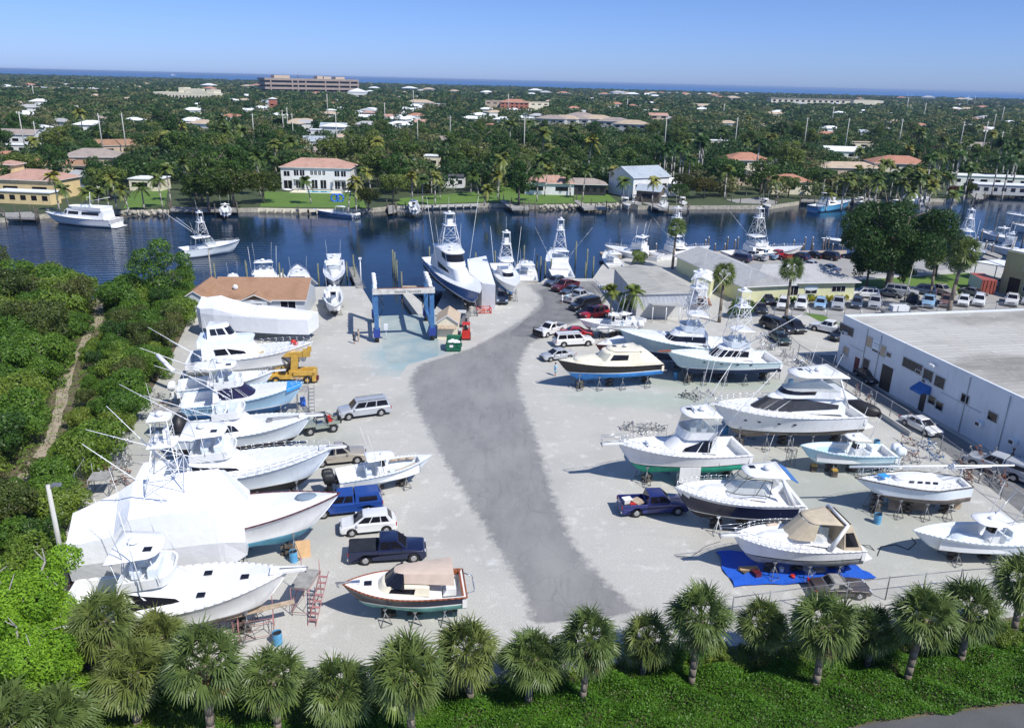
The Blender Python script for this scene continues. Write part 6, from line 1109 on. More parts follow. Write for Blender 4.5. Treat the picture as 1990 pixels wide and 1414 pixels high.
# bait shed by the lift
A, B = G(851, 660), G(886, 660); m_ = (A+B)/2; r = thing('small_shed', 'small tan roofed shed right of the travel lift', 'shed', (m_.x, m_.y+2.6, 0), .02); gable(MB(), 4.6, 2.9, 2.5, 1.0, wm='stucco_cream').build('wall', r).rotation_euler.z = pi/2; gableroof(4.6, 2.9, 2.5, 1.0, .25, 'roof_tan').build('roof', r).rotation_euler.z = pi/2; q = MB('wood'); q.box((0, -2.7, 1.9), (2.6, .9, .08), 0, None, .35); q.build('awning', r)
# dumpster, forklift, carts
def dumpster(p, lab):
    r = thing('dumpster', lab, 'dumpster', p, .03); q = MB('dumpster'); h = .9
    for s in (1, -1): q.poly([(s*1.0, -.85, .15), (s*1.0, .85, .15), (s*1.0, 1.0, 1.7), (s*1.0, -.85, 1.3)][::s]); q.poly([(s*.95, -.85, .15), (s*.95, .85, .15), (s*.95, 1.0, 1.7), (s*.95, -.85, 1.3)][::-s])
    q.quad((-1, -.85, .15), (1, -.85, .15), (1, -.85, 1.3), (-1, -.85, 1.3)); q.quad((-1, .85, .15), (-1, 1, 1.7), (1, 1, 1.7), (1, .85, .15)); q.quad((-.95, -.8, .3), (.95, -.8, .3), (.95, .9, .3), (-.95, .9, .3)); q.box((0, -.88, 1.28), (2.1, .08, .12)).box((0, -.88, .7), (2.0, .05, .06)).box((-1.06, 0, .8), (.12, 1.2, .2)).box((1.06, 0, .8), (.12, 1.2, .2)); q.build('bin', r)
    q = MB('dumpster'); q.box((0, 1.3, 1.35), (2.0, .06, .9), 0, None, -.5); q.build('lid', r); q = MB('cloth_white'); q.box((-.3, -.91, .85), (.5, .02, .35)); q.build('sticker', r); q = MB('shrink'); q.smooth = True; [q.ell((x, y, 1.1), (.45, .4, .35), 8, 6) for x, y in ((-.5, 0), (.3, .2), (.1, -.4), (-.2, .5), (.6, -.2))]; q.build('trash_bags', r)
dumpster(G(882, 680), 'green dumpster full of white bags in front of the forklift')
r = thing('forklift', 'red forklift parked beside the green dumpster', 'forklift', G(906, 656), pi/2+.05); q = MB('red'); q.box((-.5, 0, .8), (1.5, 1.1, .9)).box((-1.2, 0, .85), (.4, 1.15, 1.1)); q.build('body', r); q = MB('red'); [q.rod((x, y, 1.2), (x*.8, y, 2.2), .04) for x in (-.9, .3) for y in (.5, -.5)]; q.box((-.25, 0, 2.22), (1.3, 1.1, .08)); q.build('overhead_guard', r); q = MB('steel'); [q.box((.75, y, 1.5), (.1, .12, 2.9)).box((1.4, y, .1), (1.2, .12, .06)) for y in (.35, -.35)]; q.box((.75, 0, 2.8), (.1, .8, .1)); q.build('mast', r); q = MB('black'); q.box((-.4, 0, 1.4), (.5, .5, .4)); q.build('seat', r)
for x in (-1, .4):
    for s in (1, -1): q = MB('tyre'); q.rod((x, s*.45, .35), (x, s*.65, .35), .35, None, 12); q.build('wheel', r)
r = thing('work_tractor', 'old grey tractor with canopy behind the red forklift', 'tractor', G(897, 633), pi/2); q = MB('steel'); q.box((0, 0, .9), (2.2, 1.0, .8)); q.build('body', r); q = MB('stucco_grey'); q.box((-.2, 0, 2.3), (1.5, 1.4, .1)); q.build('canopy', r); q = MB('steel'); [q.rod((x, y, 1.2), (x, y, 2.3), .04) for x in (-.8, .4) for y in (.6, -.6)]; q.build('frame', r); [(lambda q: (q.rod((x, s*.55, .5), (x, s*.85, .5), .5, None, 12), q.build('wheel', r)))(MB('tyre')) for x in (-.7, .8) for s in (1, -1)]
def cart(x, y, lab, c='cream'):
    r = thing('golf_cart', lab, 'golf cart', G(x, y), pi+.1); q = MB(c); q.box((0, 0, .5), (2.1, 1.1, .35)).box((.9, 0, .8), (.3, 1.0, .4)); q.build('body', r); q = MB('black'); q.box((-.3, 0, .85), (.5, 1.0, .12)).box((-.55, 0, 1.1), (.1, 1., .4)); q.build('seat', r)
    for xx in (-.7, .7):
        for s in (1, -1): q = MB('tyre'); q.rod((xx, s*.45, .22), (xx, s*.6, .22), .22, None, 10); q.build('wheel', r)
cart(866, 655, 'cream golf cart in front of the small shed'); cart(882, 650, 'white golf cart beside the cream golf cart', 'gel')
# red and grey frames beside the plastic tent
def pframe(x, y, m, lab, rz=0, s=1.):
    q = MB(m)
    for zz in (.15, .8):
        q.path([(-1.1, -.7, zz), (1.1, -.7, zz), (1.1, .7, zz), (-1.1, .7, zz), (-1.1, -.7, zz)], .06)
    for a in (-1.1, 0, 1.1):
        for b_ in (-.7, .7): q.rod((a, b_, 0), (a, b_, .9), .06)
    q.rod((-1.1, -.7, .15), (1.1, -.7, .8), .05); o = q.build('lift_cradle', None, None, G(x, y)); o.rotation_euler.z = rz; o.scale = (s, s, s); tag(o, lab, 'steel frame')
pframe(940, 607, 'red', 'red steel cradle beside the white plastic tent', .2); pframe(914, 612, 'steel', 'grey steel cradle left of the red one', .1)
# white plastic tent
A = G(935, 600); w = MB('shrink'); P = [G(908, 532+20), G(944, 548), G(962, 603), G(936, 600), G(912, 578)]
w.loft([[(p.x, p.y, 0) for p in P], [(p.x, p.y, h) for p, h in zip(P, (4.6, 4.9, 4.2, 4.3, 4.4))]], True, False, True); tag(w.build('plastic_tent'), 'boxy white plastic tent against the bow of the huge yacht', 'tent')
# ---------------------------------------------------------------- drums, scaffolds, tarp
def drum(x, y, m='drum_blue', lab='', h=.9):
    q = MB(m); q.rod((0, 0, 0), (0, 0, h), .3, .3, 14, cap=False); q.rod((0, 0, h*.33), (0, 0, h*.37), .315, .315, 14).rod((0, 0, h*.64), (0, 0, h*.68), .315, .315, 14); q.cur = 'black'; q.rod((0, 0, h-.12), (0, 0, h-.1), .29, .29, 14); q.cur = m; q.rod((0, 0, h-.02), (0, 0, h+.01), .3, .31, 14, cap=False); o = q.build('drum', None, None, G(x, y)); tag(o, lab, 'drum')
for x, y, m, lab in ((540, 1250, 'drum_blue', 'faded blue drum above the palms'), (571, 1090, 'drum_blue', 'blue drum beside the orange board'), (589, 787, 'drum_bright', 'bright blue drum by the tall ladder'), (1013, 738, 'drum_blue', 'blue drum'), (1313, 735, 'drum_blue', 'light blue drum between the yacht stern and the wooden pulpit'), (1535, 750, 'drum_blue', 'blue drum left of the large motor yacht bridge'), (1704, 1016, 'drum_blue', 'open blue drum left of the console boat shadow'), (1702, 870, 'drum_blue', 'blue drum behind the white hardtop'), (1409, 842, 'drum_blue', 'small blue drum in the shadow of the large yacht'), (1085, 728, 'drum_blue', 'x')):
    if lab not in ('x', 'blue drum'): drum(x, y, m, lab)
for x, y, lab in ((1580, 915, 'left yellow stained timber block on the stained gravel'), (1620, 925, 'right yellow stained timber block on the stained gravel')): q = MB('wood_dark'); q.box((0, 0, .3), (.5, .5, .6)); q.box((0, 0, .68), (.5, .5, .14), m='paint_yellow'); o = q.build('timber_block', None, None, G(x, y)); tag(o, lab, 'timber block')
def scaffold(x, y, w, d, h, rz, m, lab, stairs=True, plat=True):
    r = thing('scaffold', lab, 'scaffold', G(x, y), rz); q = MB(m)
    for a in (-w/2, w/2):
        for b_ in (-d/2, d/2): q.rod((a, b_, 0), (a, b_, h+(.9 if b_ > 0 else 0)), .03, None, 5)
        for zz in (.4, h*.5, h*.95): q.rod((a, -d/2, zz), (a, d/2, zz), .022, None, 4)
        q.rod((a, -d/2, .4), (a, d/2, h*.95), .02, None, 4)
    for b_ in (-d/2, d/2):
        for zz in (.3, h*.95): q.rod((-w/2, b_, zz), (w/2, b_, zz), .022, None, 4)
        q.rod((-w/2, b_, .3), (w/2, b_, h*.95), .02, None, 4)
    q.build('frame', r)
    if plat: q = MB('wood_grey'); q.box((0, 0, h), (w, d, .06)); q.build('platform', r)
    if stairs:
        q = MB(m)
        for s in (0, .55): q.rod((w/2+.1+s, -d/2-.9, 0), (w/2+.1+s, d/2, h), .03)
        for k in range(1, 9): u = k/9; q.box((w/2+.38, lerp(-d/2-.9, d/2, u), h*u), (.55, .2, .03))
        q.build('stairs', r)
mat('scaf_red', (.42, .2, .2), .6, .2, .3, 3.)
scaffold(597, 1178, 1.3, 2.2, 2.3, -.1, 'scaf_red', 'reddish rolling scaffold with grey deck and stairs at the bow of the lowest boat')
scaffold(500, 1232, 2.2, 1.4, 1.7, .3, 'scaf_red', 'low red trestle carrying the end of a plank', False, False); scaffold(440, 1225, 1.2, 1.2, 1.5, .1, 'scaf_red', 'small red trestle under the plank beside the hull', False, False)
q = MB('wood'); A, B = G(400, 1208, 1.75), G(572, 1168, 1.75); d = B-A; q.box((A+B)/2, (d.length, .45, .08), atan2(d.y, d.x)); tag(q.build('plank'), 'long wooden plank laid across the red trestles beside the lowest boat', 'plank')
scaffold(590, 800, 1.2, 1.6, 2.8, .2, 'steel', 'tall thin grey staging below the bow of the pale blue boat', True, True)
scaffold(330, 850, 2.4, 1.6, 3.0, .05, 'steel', 'grey pipe staging behind the sportfishing boat stern', False, True); scaffold(1500, 735, 1.4, 1.2, 1.9, .1, 'steel', 'grey staging at the stern of the arched window boat', False, False); scaffold(1535, 905, .7, .6, 1.9, .6, 'steel', 'rusty staging with rungs left of the light blue boat', False, True)
scaffold(1742, 925, 1.8, 1., 1.2, .2, 'alu', 'low staging behind the sailboat bow', False, False); scaffold(200, 960, 1.6, 1.6, 1.8, .2, 'steel', 'trestle among the junk at the left fence', False, True)
q = MB('tarp_blue'); C = [G(*p) for p in ((1390, 1072), (1640, 1078), (1700, 1124), (1425, 1142))]; n = 26; rows = []
for i in range(n+1):
    row = []
    for j in range(n+1):
        u, v_ = i/n, j/n; p = C[0].lerp(C[1], u).lerp(C[3].lerp(C[2], u), v_); e = min(u, 1-u, v_, 1-v_); row.append((p.x+.15*sin(9*v_)*(e < .05), p.y+.12*sin(11*u)*(e < .05), .03+.05*abs(sin(13*u+5*v_)*sin(9*v_+3*u))+(.1 if e < .03 else 0)*abs(sin(17*u+13*v_))))
    rows.append(row)
q.smooth = True; q.loft(rows, False); tag(q.build('tarp'), 'crumpled blue tarp spread under the tan canvas cruiser', 'tarp')
def bits(x, y, items, name, lab, cat):
    q = MB('black')
    for (m, dx, dy, w_, d_, h_, rz) in items: q.box((dx, dy, .05+h_/2), (w_, d_, h_), rz, m)
    o = q.build(name, None, None, G(x, y)); tag(o, lab, cat)
bits(1455, 1108, (('cardboard', 0, 0, 1.5, .5, .2, .1), ('maroon', .4, -.6, .5, .7, .3, .3), ('wood_dark', -.5, -.2, .6, .6, .15, .7)), 'tool_pile', 'heap of brown boxes and a dark red bag on the blue tarp', 'tools')
bits(1568, 1110, (('cloth_white', 0, 0, .5, 1.2, .25, .5), ('cloth_blue', .25, .1, .4, .9, .2, .3), ('wood', .9, 0, .9, .4, .2, .1)), 'rag_pile', 'pale rags and a small board on the blue tarp', 'rags')
bits(1640, 1098, (('black', 0, 0, 1.0, .4, .4, .4), ('cloth_white', -.3, -.3, .8, .3, .2, 1.1), ('rust', .5, .3, .5, .3, .3, .2)), 'tool_pile', 'black and white gear at the right end of the blue tarp', 'tools')
q = MB('gel'); q.rod((0, 0, .05), (0, 0, .45), .15, .18, 10); tag(q.build('bucket', None, None, G(1518, 1112)), 'white bucket on the blue tarp beside a stand', 'bucket')
q = MB('red'); q.rod((0, 0, .05), (0, 0, .25), .2, .16, 10); tag(q.build('bucket', None, None, G(1540, 1122)), 'small red bucket on the blue tarp', 'bucket')
q = MB('cardboard'); q.box((0, 0, .55), (1.1, .08, 1.5), .25, None, -.35); tag(q.build('board', None, None, G(590, 1080)), 'orange cardboard sheet leaning beside the blue drum', 'board')
for x0, y0, x1, y1, lab in ((1100, 905, 1175, 850, ''),): pass
q = MB('black'); P = [G(*p)+z*.03 for p in ((1705, 1080), (1712, 1062), (1740, 1058), (1765, 1068), (1780, 1055), (1772, 1045))]; q.path(P, .035, 5); tag(q.build('hose'), 'black hose curling in the shadow of the right console boat', 'hose')
q = MB('grille'); P = [G(*p)+z*.03 for p in ((1315, 1080), (1345, 1082), (1370, 1062), (1400, 1052))]; q.path(P, .02, 4); tag(q.build('cable'), 'thin cable trailing left from the tan canvas cruiser', 'cable')
q = MB('grille'); P = [G(*p)+z*.03 for p in ((1652, 1048), (1700, 1070), (1690, 1060), (1665, 1058))]; q.path(P, .02, 4); tag(q.build('cable'), 'thin cable right of the tan canvas cruiser stern', 'cable')
# wheeled dock box on the navy banded cruiser side: white upright box behind its bow
q = MB('gel'); q.box((0, 0, 1.3), (1.9, 1.2, 1.6)); q.box((0, 0, .35), (1.5, 1., .3), m='black'); tag(q.build('locker', None, None, G(1345, 965)+Vector((0, 2.2, 0))), 'white upright fibreglass locker behind the bow of the navy banded cruiser', 'locker')
# piles of spare jack stands
def pile(cx, cy, n, sx, sy, lab, grp, ms, tilt=.9, seed=1, s=(.7, 1.3)):
    g = random.Random(seed)
    for i in range(n):
        p = G(cx+g.uniform(-sx, sx), cy+g.uniform(-sy, sy)); p.z = .05+g.random()*.3; o = stand_at(p, g.uniform(0, 6.3), g.uniform(*s), lab, grp, g.choice(ms)); o.rotation_euler = (g.uniform(-tilt, tilt), g.uniform(-tilt, tilt), g.uniform(0, 6.3))
pile(1500, 668, 14, 22, 14, 'spare jack stand heaped at the corner behind the black suv', 'spare stands at the fence corner', ['steel', 'alu'], 1.2, 1)
pile(1548, 705, 12, 28, 12, 'spare jack stand standing in the cluster right of the arched window boat', 'spare stands right of the arched window boat', ['steel', 'alu'], .3, 2)
pile(1660, 780, 10, 36, 22, 'spare jack stand along the wall behind the large motor yacht', 'spare stands behind the large motor yacht', ['steel', 'rust'], .3, 3)
pile(1790, 880, 17, 34, 20, 'spare jack stand heaped beside the white alley sedan', 'spare stands beside the alley sedan', ['steel', 'alu', 'paint_blue', 'rust'], 1.3, 4)
pile(1925, 925, 30, 55, 26, 'spare jack stand leaning in the heap behind the sailboat', 'spare stands behind the sailboat', ['rust', 'wood_grey', 'steel'], 1.0, 5, (1., 2.2))
pile(1255, 835, 12, 45, 6, 'jack stand frame lying on the ground behind the green bottomed boat', 'stands lying behind the green bottomed boat', ['steel'], 1.5, 6); pile(1360, 772, 10, 30, 7, 'dark scrap stand lying left of the large motor yacht bow', 'scrap stands left of the large yacht', ['black', 'steel'], 1.5, 7)
pile(300, 770, 14, 20, 45, 'spare stand in the junk along the left fence, upper part', 'junk stands along the left fence, upper', ['steel', 'rust', 'wood_grey'], 1.4, 8); pile(232, 900, 26, 26, 46, 'spare stand in the junk heap along the left fence, lower part', 'junk stands along the left fence, lower', ['steel', 'rust', 'wood_grey', 'alu'], 1.4, 9, (.8, 1.8))
pile(130, 1130, 8, 10, 30, 'rusty stand beside the left light pole', 'stands by the left pole', ['rust', 'steel'], 1., 10)
# ---------------------------------------------------------------- yellow crane
A, B = G(520, 742), G(618, 740); m_ = (A+B)/2; r = thing('mobile_crane', 'yellow mobile crane with telescopic boom pointing left over the boats', 'crane', m_, atan2(B.y-A.y, B.x-A.x)); q = MB('paint_yellow')
q.box((0, 0, .95), (6.0, 1.9, .5)).box((2.9, 0, 1.0), (.5, 2.3, 1.3)).box((1.6, -.9, 1.5), (2.6, .5, .5)).box((1.6, .9, 1.5), (2.6, .5, .5)).box((-1.6, .5, 1.6), (1.2, 1.0, .9)); q.build('chassis', r); q = MB('paint_yellow'); q.box((.4, -.35, 2.5), (.9, .2, 2.6), 0, None, 0, .1).box((.4, .35, 2.5), (.9, .2, 2.6), 0, None, 0, .1).box((.4, 0, 1.5), (1.5, 1.3, .5)); q.build('turret', r)
q = MB('paint_yellow'); q.box((-1.2, 0, 4.0), (5.6, .6, .65), 0, None, 0, .02).box((-4.9, 0, 4.08), (2.6, .42, .45), 0, None, 0, .02).box((-6.3, 0, 4.15), (.6, .55, .6)).box((2.0, 0, 4.15), (.9, .75, 1.0)).box((2.4, 0, 4.7), (.5, .3, .7)); q.build('boom', r); q = MB('black'); q.rod((1.0, -.2, 2.0), (-1.3, -.2, 3.7), .12, None, 8).rod((-6.2, 0, 3.9), (-6.2, 0, 2.6), .03); q.build('lift_cylinder', r); q = MB('steel'); q.rod((1.6, -.5, 3.3), (1.6, .5, 3.3), .3, None, 10); q.build('winch', r); q = MB('black'); q.box((-1.0, -.5, 1.6), (.6, .6, .3)).box((-1.25, -.5, 2.0), (.12, .6, .6)); q.build('seat', r); q = MB('maroon'); q.box((3.0, -.6, .7), (.9, .8, .5)); q.build('counterweight', r); r.scale = (.92, .85, .88)
for x in (-2, 2):
    for s in (1, -1): q = MB('tyre'); q.rod((x, s*.75, .55), (x, s*1.15, .55), .55, None, 14); w = q.build('wheel', r); q = MB('paint_yellow'); q.rod((x, s*1.13, .55), (x, s*1.17, .55), .25, None, 10); q.build('rim', w)
# ---------------------------------------------------------------- poles
def pole(name, base, top, h, r_, lab, m='bark_grey', arm=0, cat='light pole', lamp=False):
    b_ = G(*base); t_ = G(*top, h) if top else b_+z*h; q = MB(m); rt = thing(name, lab, cat, b_); q.rod((0, 0, 0), t_-b_, r_, r_*.7, 8); q.build('post', rt); d = t_-b_
    if arm: q = MB('steel'); q.rod(d-z*.3, d-z*.3+Vector((arm, 0, .3)), .05); q.box(d+Vector((arm, 0, .05)), (.6, .3, .15)); q.build('lamp_head', rt)
    if lamp: q = MB('white_metal'); q.box(d, (.5, .35, .3)).rod(d-z*.6, d-z*.3, .12); q.build('lamp_head', rt)
pole('light_pole', (132, 1142), None, 8.3, .2, 'tall concrete light pole at the left fence beside the shrink wrapped boat', 'concrete', .6); pole('light_pole', (413, 560), None, 6.9, .16, 'wooden light pole behind the left end of the office', 'bark_grey', .4); pole('light_post', (702, 556), None, 5.0, .13, 'white light post at the end of the grey dock', 'white_metal', 0, lamp=True); pole('light_post', (1203, 565), None, 2.8, .08, 'white light post in front of the palm clump', 'white_metal', 0, lamp=True)
pole('utility_pole', (1938, 566), (1976, 460), 8.5, .2, 'leaning wooden utility pole in front of the yellow building', 'wood_grey', 0, 'utility pole'); pole('utility_pole', (1756, 588), (1774, 520), 5.5, .12, 'thin leaning pole among the parked cars', 'wood_grey', 0, 'utility pole'); pole('light_pole', (1617, 715), (1624, 690), 2.6, .04, 'thin white pole at the alley entrance', 'white_metal')
# ---------------------------------------------------------------- fences
def fence(P, h, lab, step=3, top=True, mesh=True, pm='steel', name='chain_link_fence'):
    r = thing(name, lab, 'fence', P[0]); O = P[0]; q = MB(pm); c = MB('chainlink')
    for a, b_ in zip(P, P[1:]):
        n_ = max(1, round((b_-a).length/step))
        for k in range(n_+1): s = a.lerp(b_, k/n_)-O; q.rod(s, s+z*(h+.1), .045, None, 5)
        q.rod(a-O+z*h, b_-O+z*h, .035, None, 5); c.quad(a-O+z*.03, b_-O+z*.03, b_-O+z*h, a-O+z*h)
    q.build('posts', r); c.build('mesh', r)
fence([G(*p) for p in ((100, 1105), (150, 960), (215, 850), (275, 745), (320, 660), (375, 590))], 1.9, 'chain link fence between the thicket and the left boats'); fence([G(*p) for p in ((1420, 1205), (1560, 1185), (1720, 1165), (1860, 1150), (2060, 1135))], 1.9, 'chain link fence along the lower right edge of the yard'); fence([G(*p) for p in ((1495, 640), (1550, 695), (1760, 830), (1990, 1005), (2060, 1060))], 1.9, 'chain link fence between the yard and the alley'); fence([G(*p) for p in ((1470, 612), (1640, 615), (1990, 600))], 1.3, 'low wire fence in front of the row of parked cars')
q = MB('concrete'); A = [G(*p) for p in ((1546, 702), (1640, 762), (1768, 848))]; [q.box(((a+b_)/2)+z*.3, ((b_-a).length, .18, .6), atan2(b_.y-a.y, b_.x-a.x)) for a, b_ in zip(A, A[1:])]; tag(q.build('low_wall'), 'low pale concrete wall at the foot of the alley fence', 'wall')
# ---------------------------------------------------------------- people
def person(x, y, rz, shirt, pants, lab, pose=0, hair='hair', base=0, hgt=1.75):
    r = thing('person', lab, 'person', G(x, y, base), rz); me = bpy.data.meshes.new('body'); k = hgt/1.75; st = .12 if pose else .03
    V = [(0, 0, .95), (0, 0, 1.15), (0, 0, 1.38), (0, 0, 1.5), (.02, 0, 1.62), (.02, 0, 1.72), (0, .1, .9), (st, .1, .5), (st*.5, .11, .08), (st*.5+.14, .11, .04), (0, -.1, .9), (-st, -.1, .5), (-st*1.6, -.11, .08), (-st*1.6+.14, -.11, .04), (0, .19, 1.4), (.0, .24, 1.15), (.16 if pose else .04, .25, .92), (0, -.19, 1.4), (0, -.24, 1.15), (.05, -.25, .92)]
    E_ = [(0, 1), (1, 2), (2, 3), (3, 4), (4, 5), (0, 6), (6, 7), (7, 8), (8, 9), (0, 10), (10, 11), (11, 12), (12, 13), (2, 14), (14, 15), (15, 16), (2, 17), (17, 18), (18, 19)]
    Rr = [.13, .12, .14, .06, .1, .09, .09, .065, .045, .04, .09, .065, .045, .04, .06, .045, .035, .06, .045, .035]
    me.from_pydata([tuple(c*k for c in v_) for v_ in V], E_, []); o = bpy.data.objects.new('body', me); COL.objects.link(o); o.parent = r; md = o.modifiers.new('skin', 'SKIN'); o.modifiers.new('sub', 'SUBSURF').levels = 1; me.materials.append(MATS['skin'])
    for i, vv in enumerate(me.skin_vertices[0].data): vv.radius = (Rr[i]*k, Rr[i]*k); vv.use_root = i == 0
    q = MB(shirt); q.smooth = True; q.loft([[(a*cos(t_)*k, b_*sin(t_)*k, zz*k) for t_ in [2*pi*j/12 for j in range(12)]] for a, b_, zz in ((.16, .19, .9), (.155, .18, 1.1), (.165, .21, 1.32), (.12, .2, 1.44), (.07, .08, 1.5))], True); [q.rod((0, .17*s*k, 1.42*k), (0, .245*s*k, 1.15*k), .075*k, .06*k, 8) for s in (1, -1)]; q.build('shirt', r)
    q = MB(pants); q.smooth = True; q.loft([[(.165*cos(t_)*k, .175*sin(t_)*k, zz*k) for t_ in [2*pi*j/12 for j in range(12)]] for zz in (.78, .98)], True); q.rod((0, .1*k, .88*k), (st*k, .1*k, .45*k), .11*k, .085*k, 8).rod((0, -.1*k, .88*k), (-st*k, -.1*k, .45*k), .11*k, .085*k, 8); q.build('trousers', r); q = MB(hair); q.smooth = True; q.ell((-.01*k, 0, 1.7*k), (.115*k, .1*k, .11*k), 10, 6); q.build('hair', r)
person(689, 668, 1.2, 'cloth_dark', 'cloth_dark', 'person in dark clothes standing in the lift shadow, left of two'); person(697, 664, 3.4, 'cloth_tan', 'cloth_tan', 'person in tan clothes standing beside the one in dark clothes'); person(1079, 730, 0, 'cloth_blue', 'cloth_blue', 'person in light blue shirt in front of the black hulled yacht', 0); person(1092, 590, 1., 'cloth_white', 'cloth_white', 'person in white standing behind the silver pickup', 1); person(1102, 589, 2.5, 'cloth_blue', 'cloth_white', 'person in pale blue beside the silver pickup')
person(1277, 712, .5, 'cloth_white', 'cloth_white', 'worker in white between the yacht stern and the wooden pulpit', 1); person(532, 738, 2., 'cloth_white', 'cloth_dark', 'person with black hair between the small express boat and the crane', 1); person(1285, 728, .2, 'cloth_tan', 'cloth_dark', 'worker bending behind the black hulled yacht', 1)
q = MB('wood'); [q.rod((s, 0, 0), (s*.7, .5, 1.5), .03) for s in (-.25, .25)]; [q.box((0, .1*k_, .28*k_), (.5-.04*k_, .1, .03)) for k_ in range(1, 6)]; tag(q.build('step_ladder', None, None, G(1283, 732)), 'small wooden step ladder at the stern of the cream and black yacht', 'ladder')
q = MB('shrink'); a, b_ = G(338, 722, 2.6), G(306, 690, 4.); q.rod(a, b_, .28, .28, 8); tag(q.build('rolled_sail'), 'white rolled tube sticking up over the left fence', 'tube')
# ---------------------------------------------------------------- near buildings
def quadroof(mb, A, B, C, D, z, m): mb.poly([(p.x, p.y, z) for p in (A, B, C, D)], m)
# corrugated warehouse
A, B, C, D = [G(*p, 4.0) for p in ((1192, 520), (1279, 519), (1361, 570), (1238, 573))]; O = G(1300, 612); r = thing('warehouse', 'low warehouse with pale ribbed roof and white corrugated front wall', 'building', O)
mt_ = MATS['metal_sheet']; q = MB('stucco_grey'); I = [p-O for p in (A, D, C, B)]; cen = sum(I, Vector())/4; I2 = [cen+(p-cen)*.965 for p in I]
q.prism([(p.x, p.y) for p in I2], 0, 3.95); q.build('wall', r); q = MB('metal_sheet'); a, b = I2[1], I2[2]; n_ = Vector((0, -1, 0)); k = 46
for i in range(k): u = a.lerp(b, i/k); v_ = a.lerp(b, (i+.5)/k); q.quad((u.x, u.y-.06, 1.9), (v_.x, v_.y-.06, 1.9), (v_.x, v_.y-.06, 3.9), (u.x, u.y-.06, 3.9)); q.quad((v_.x, v_.y-.06, 1.9), (v_.x+.06, v_.y-.12, 1.9), (v_.x+.06, v_.y-.12, 3.9), (v_.x, v_.y-.06, 3.9))
q.build('corrugated_panel', r); q = MB('roof_warehouse'); up = .5; rid0, rid1 = (I[0]+I[3])/2, (I[1]+I[2])/2
for P in ((I[0], I[1], rid1, rid0), (I[2], I[3], rid0, rid1)): q.poly([(p.x, p.y, 4.03+(up if p in (rid0, rid1) else 0)) for p in P]); q.poly([(p.x, p.y, 3.97+(up if p in (rid0, rid1) else 0)) for p in P][::-1], 'stucco_white')
q.poly([(I[1].x, I[1].y, 4.0), (I[2].x, I[2].y, 4.0), (rid1.x, rid1.y, 4.03+up)], 'stucco_grey'); q.build('roof', r)
p = G(1290, 622)-O; q = MB('roof_grey'); q.box((p.x, p.y, 2.6), (4.6, 3.0, .12), 0, None, -.14); [q.rod((p.x+sx*2.1, p.y-1.3, 0), (p.x+sx*2.1, p.y-1.3, 2.45), .07, m='white_metal') for sx in (-1, 0, 1)]; q.build('lean_to', r)
p = G(1335, 612)-O; q = MB('stucco_white'); q.box((p.x-.6, p.y, 1.0), (2.6, 2.2, 2.0)).box((p.x+2, p.y, 1.0), (2.4, 2.1, 1.98), 0, 'stucco_grey'); o = q.build('annex', r); q = MB('roof_brown'); q.box((p.x+.6, p.y, 2.35), (5.8, 2.9, .12), 0, None, .2); q.build('roof', o)
# little roll-door shed
A, B = G(1352, 580), G(1392, 578); m_ = (A+B)/2; r = thing('garage_shed', 'narrow pale yellow shed with white roll up door', 'shed', (m_.x, m_.y+3.2, 0), pi/2-.35); gable(MB(), 6.4, 3.3, 3.0, .6, wm='stucco_green').build('wall', r); gableroof(6.4, 3.3, 3.0, .6, .12, 'roof_white').build('roof', r); q = MB('roof_white'); q.box((-3.23, 0, 1.4), (.06, 2.5, 2.7)); q.build('roll_door', r)
# marina office: two hipped wings
def hip(mb, w, d, h, rh, ov=.5, inset=None, m='roof_grey', th=.16):
    x, y = w/2+ov, d/2+ov; i_ = inset if inset is not None else y; E4 = [(-x, -y, h), (x, -y, h), (x, y, h), (-x, y, h)]; R0, R1 = (-x+i_, 0, h+rh), (x-i_, 0, h+rh); T_ = [(a, b_, c+th) for a, b_, c in E4]; S0, S1 = [(a, b_, c+th) for a, b_, c in (R0, R1)]
    for f in ((T_[0], T_[1], S1, S0), (T_[1], T_[2], S1), (T_[2], T_[3], S0, S1), (T_[3], T_[0], S0)): mb.poly(f, m)
    for k_ in range(4): mb.quad(E4[k_], E4[(k_+1) % 4], T_[(k_+1) % 4], T_[k_], m='stucco_white')
    mb.poly(E4[::-1], 'stucco_white'); return mb
A, B = G(1456, 583), G(1650, 580); m_ = (A+B)/2; W_ = (B-A).length; O = Vector((m_.x, m_.y+6.2, 0)); r = thing('marina_office', 'yellow walled marina office with long grey shingle roofs', 'building', O, atan2(B.y-A.y, B.x-A.x)); q = MB('stucco_green'); q.box((0, 0, 1.45), (W_, 11.6, 2.9)); q.build('wall', r); hip(MB(), W_, 11.6, 2.9, 1.9, .7, 4.5).build('roof', r)
window(r, (W_/2-3, -5.81, 1.7), 2.6, 1.0, bars=2); window(r, (-W_/2+6.3, -5.81, 1.5), 3.6, 1.7, bars=3); window(r, (-W_/2+10.5, -5.81, 1.6), 2.2, 1.4, bars=1); q = MB('teak'); q.box((-W_/2+2.2, -5.82, 1.1), (1.2, .08, 2.2)); q.build('door', r); q = MB('glass'); q.box((-W_/2+3.7, -5.82, 1.6), (1.4, .06, 1.2)); q.build('window', r); q = MB('gel_cool'); q.smooth = True; q.ell((W_/2-8.2, -5.84, 1.9), (1.35, .06, .5), 16, 8); q.build('wall_sign', r)
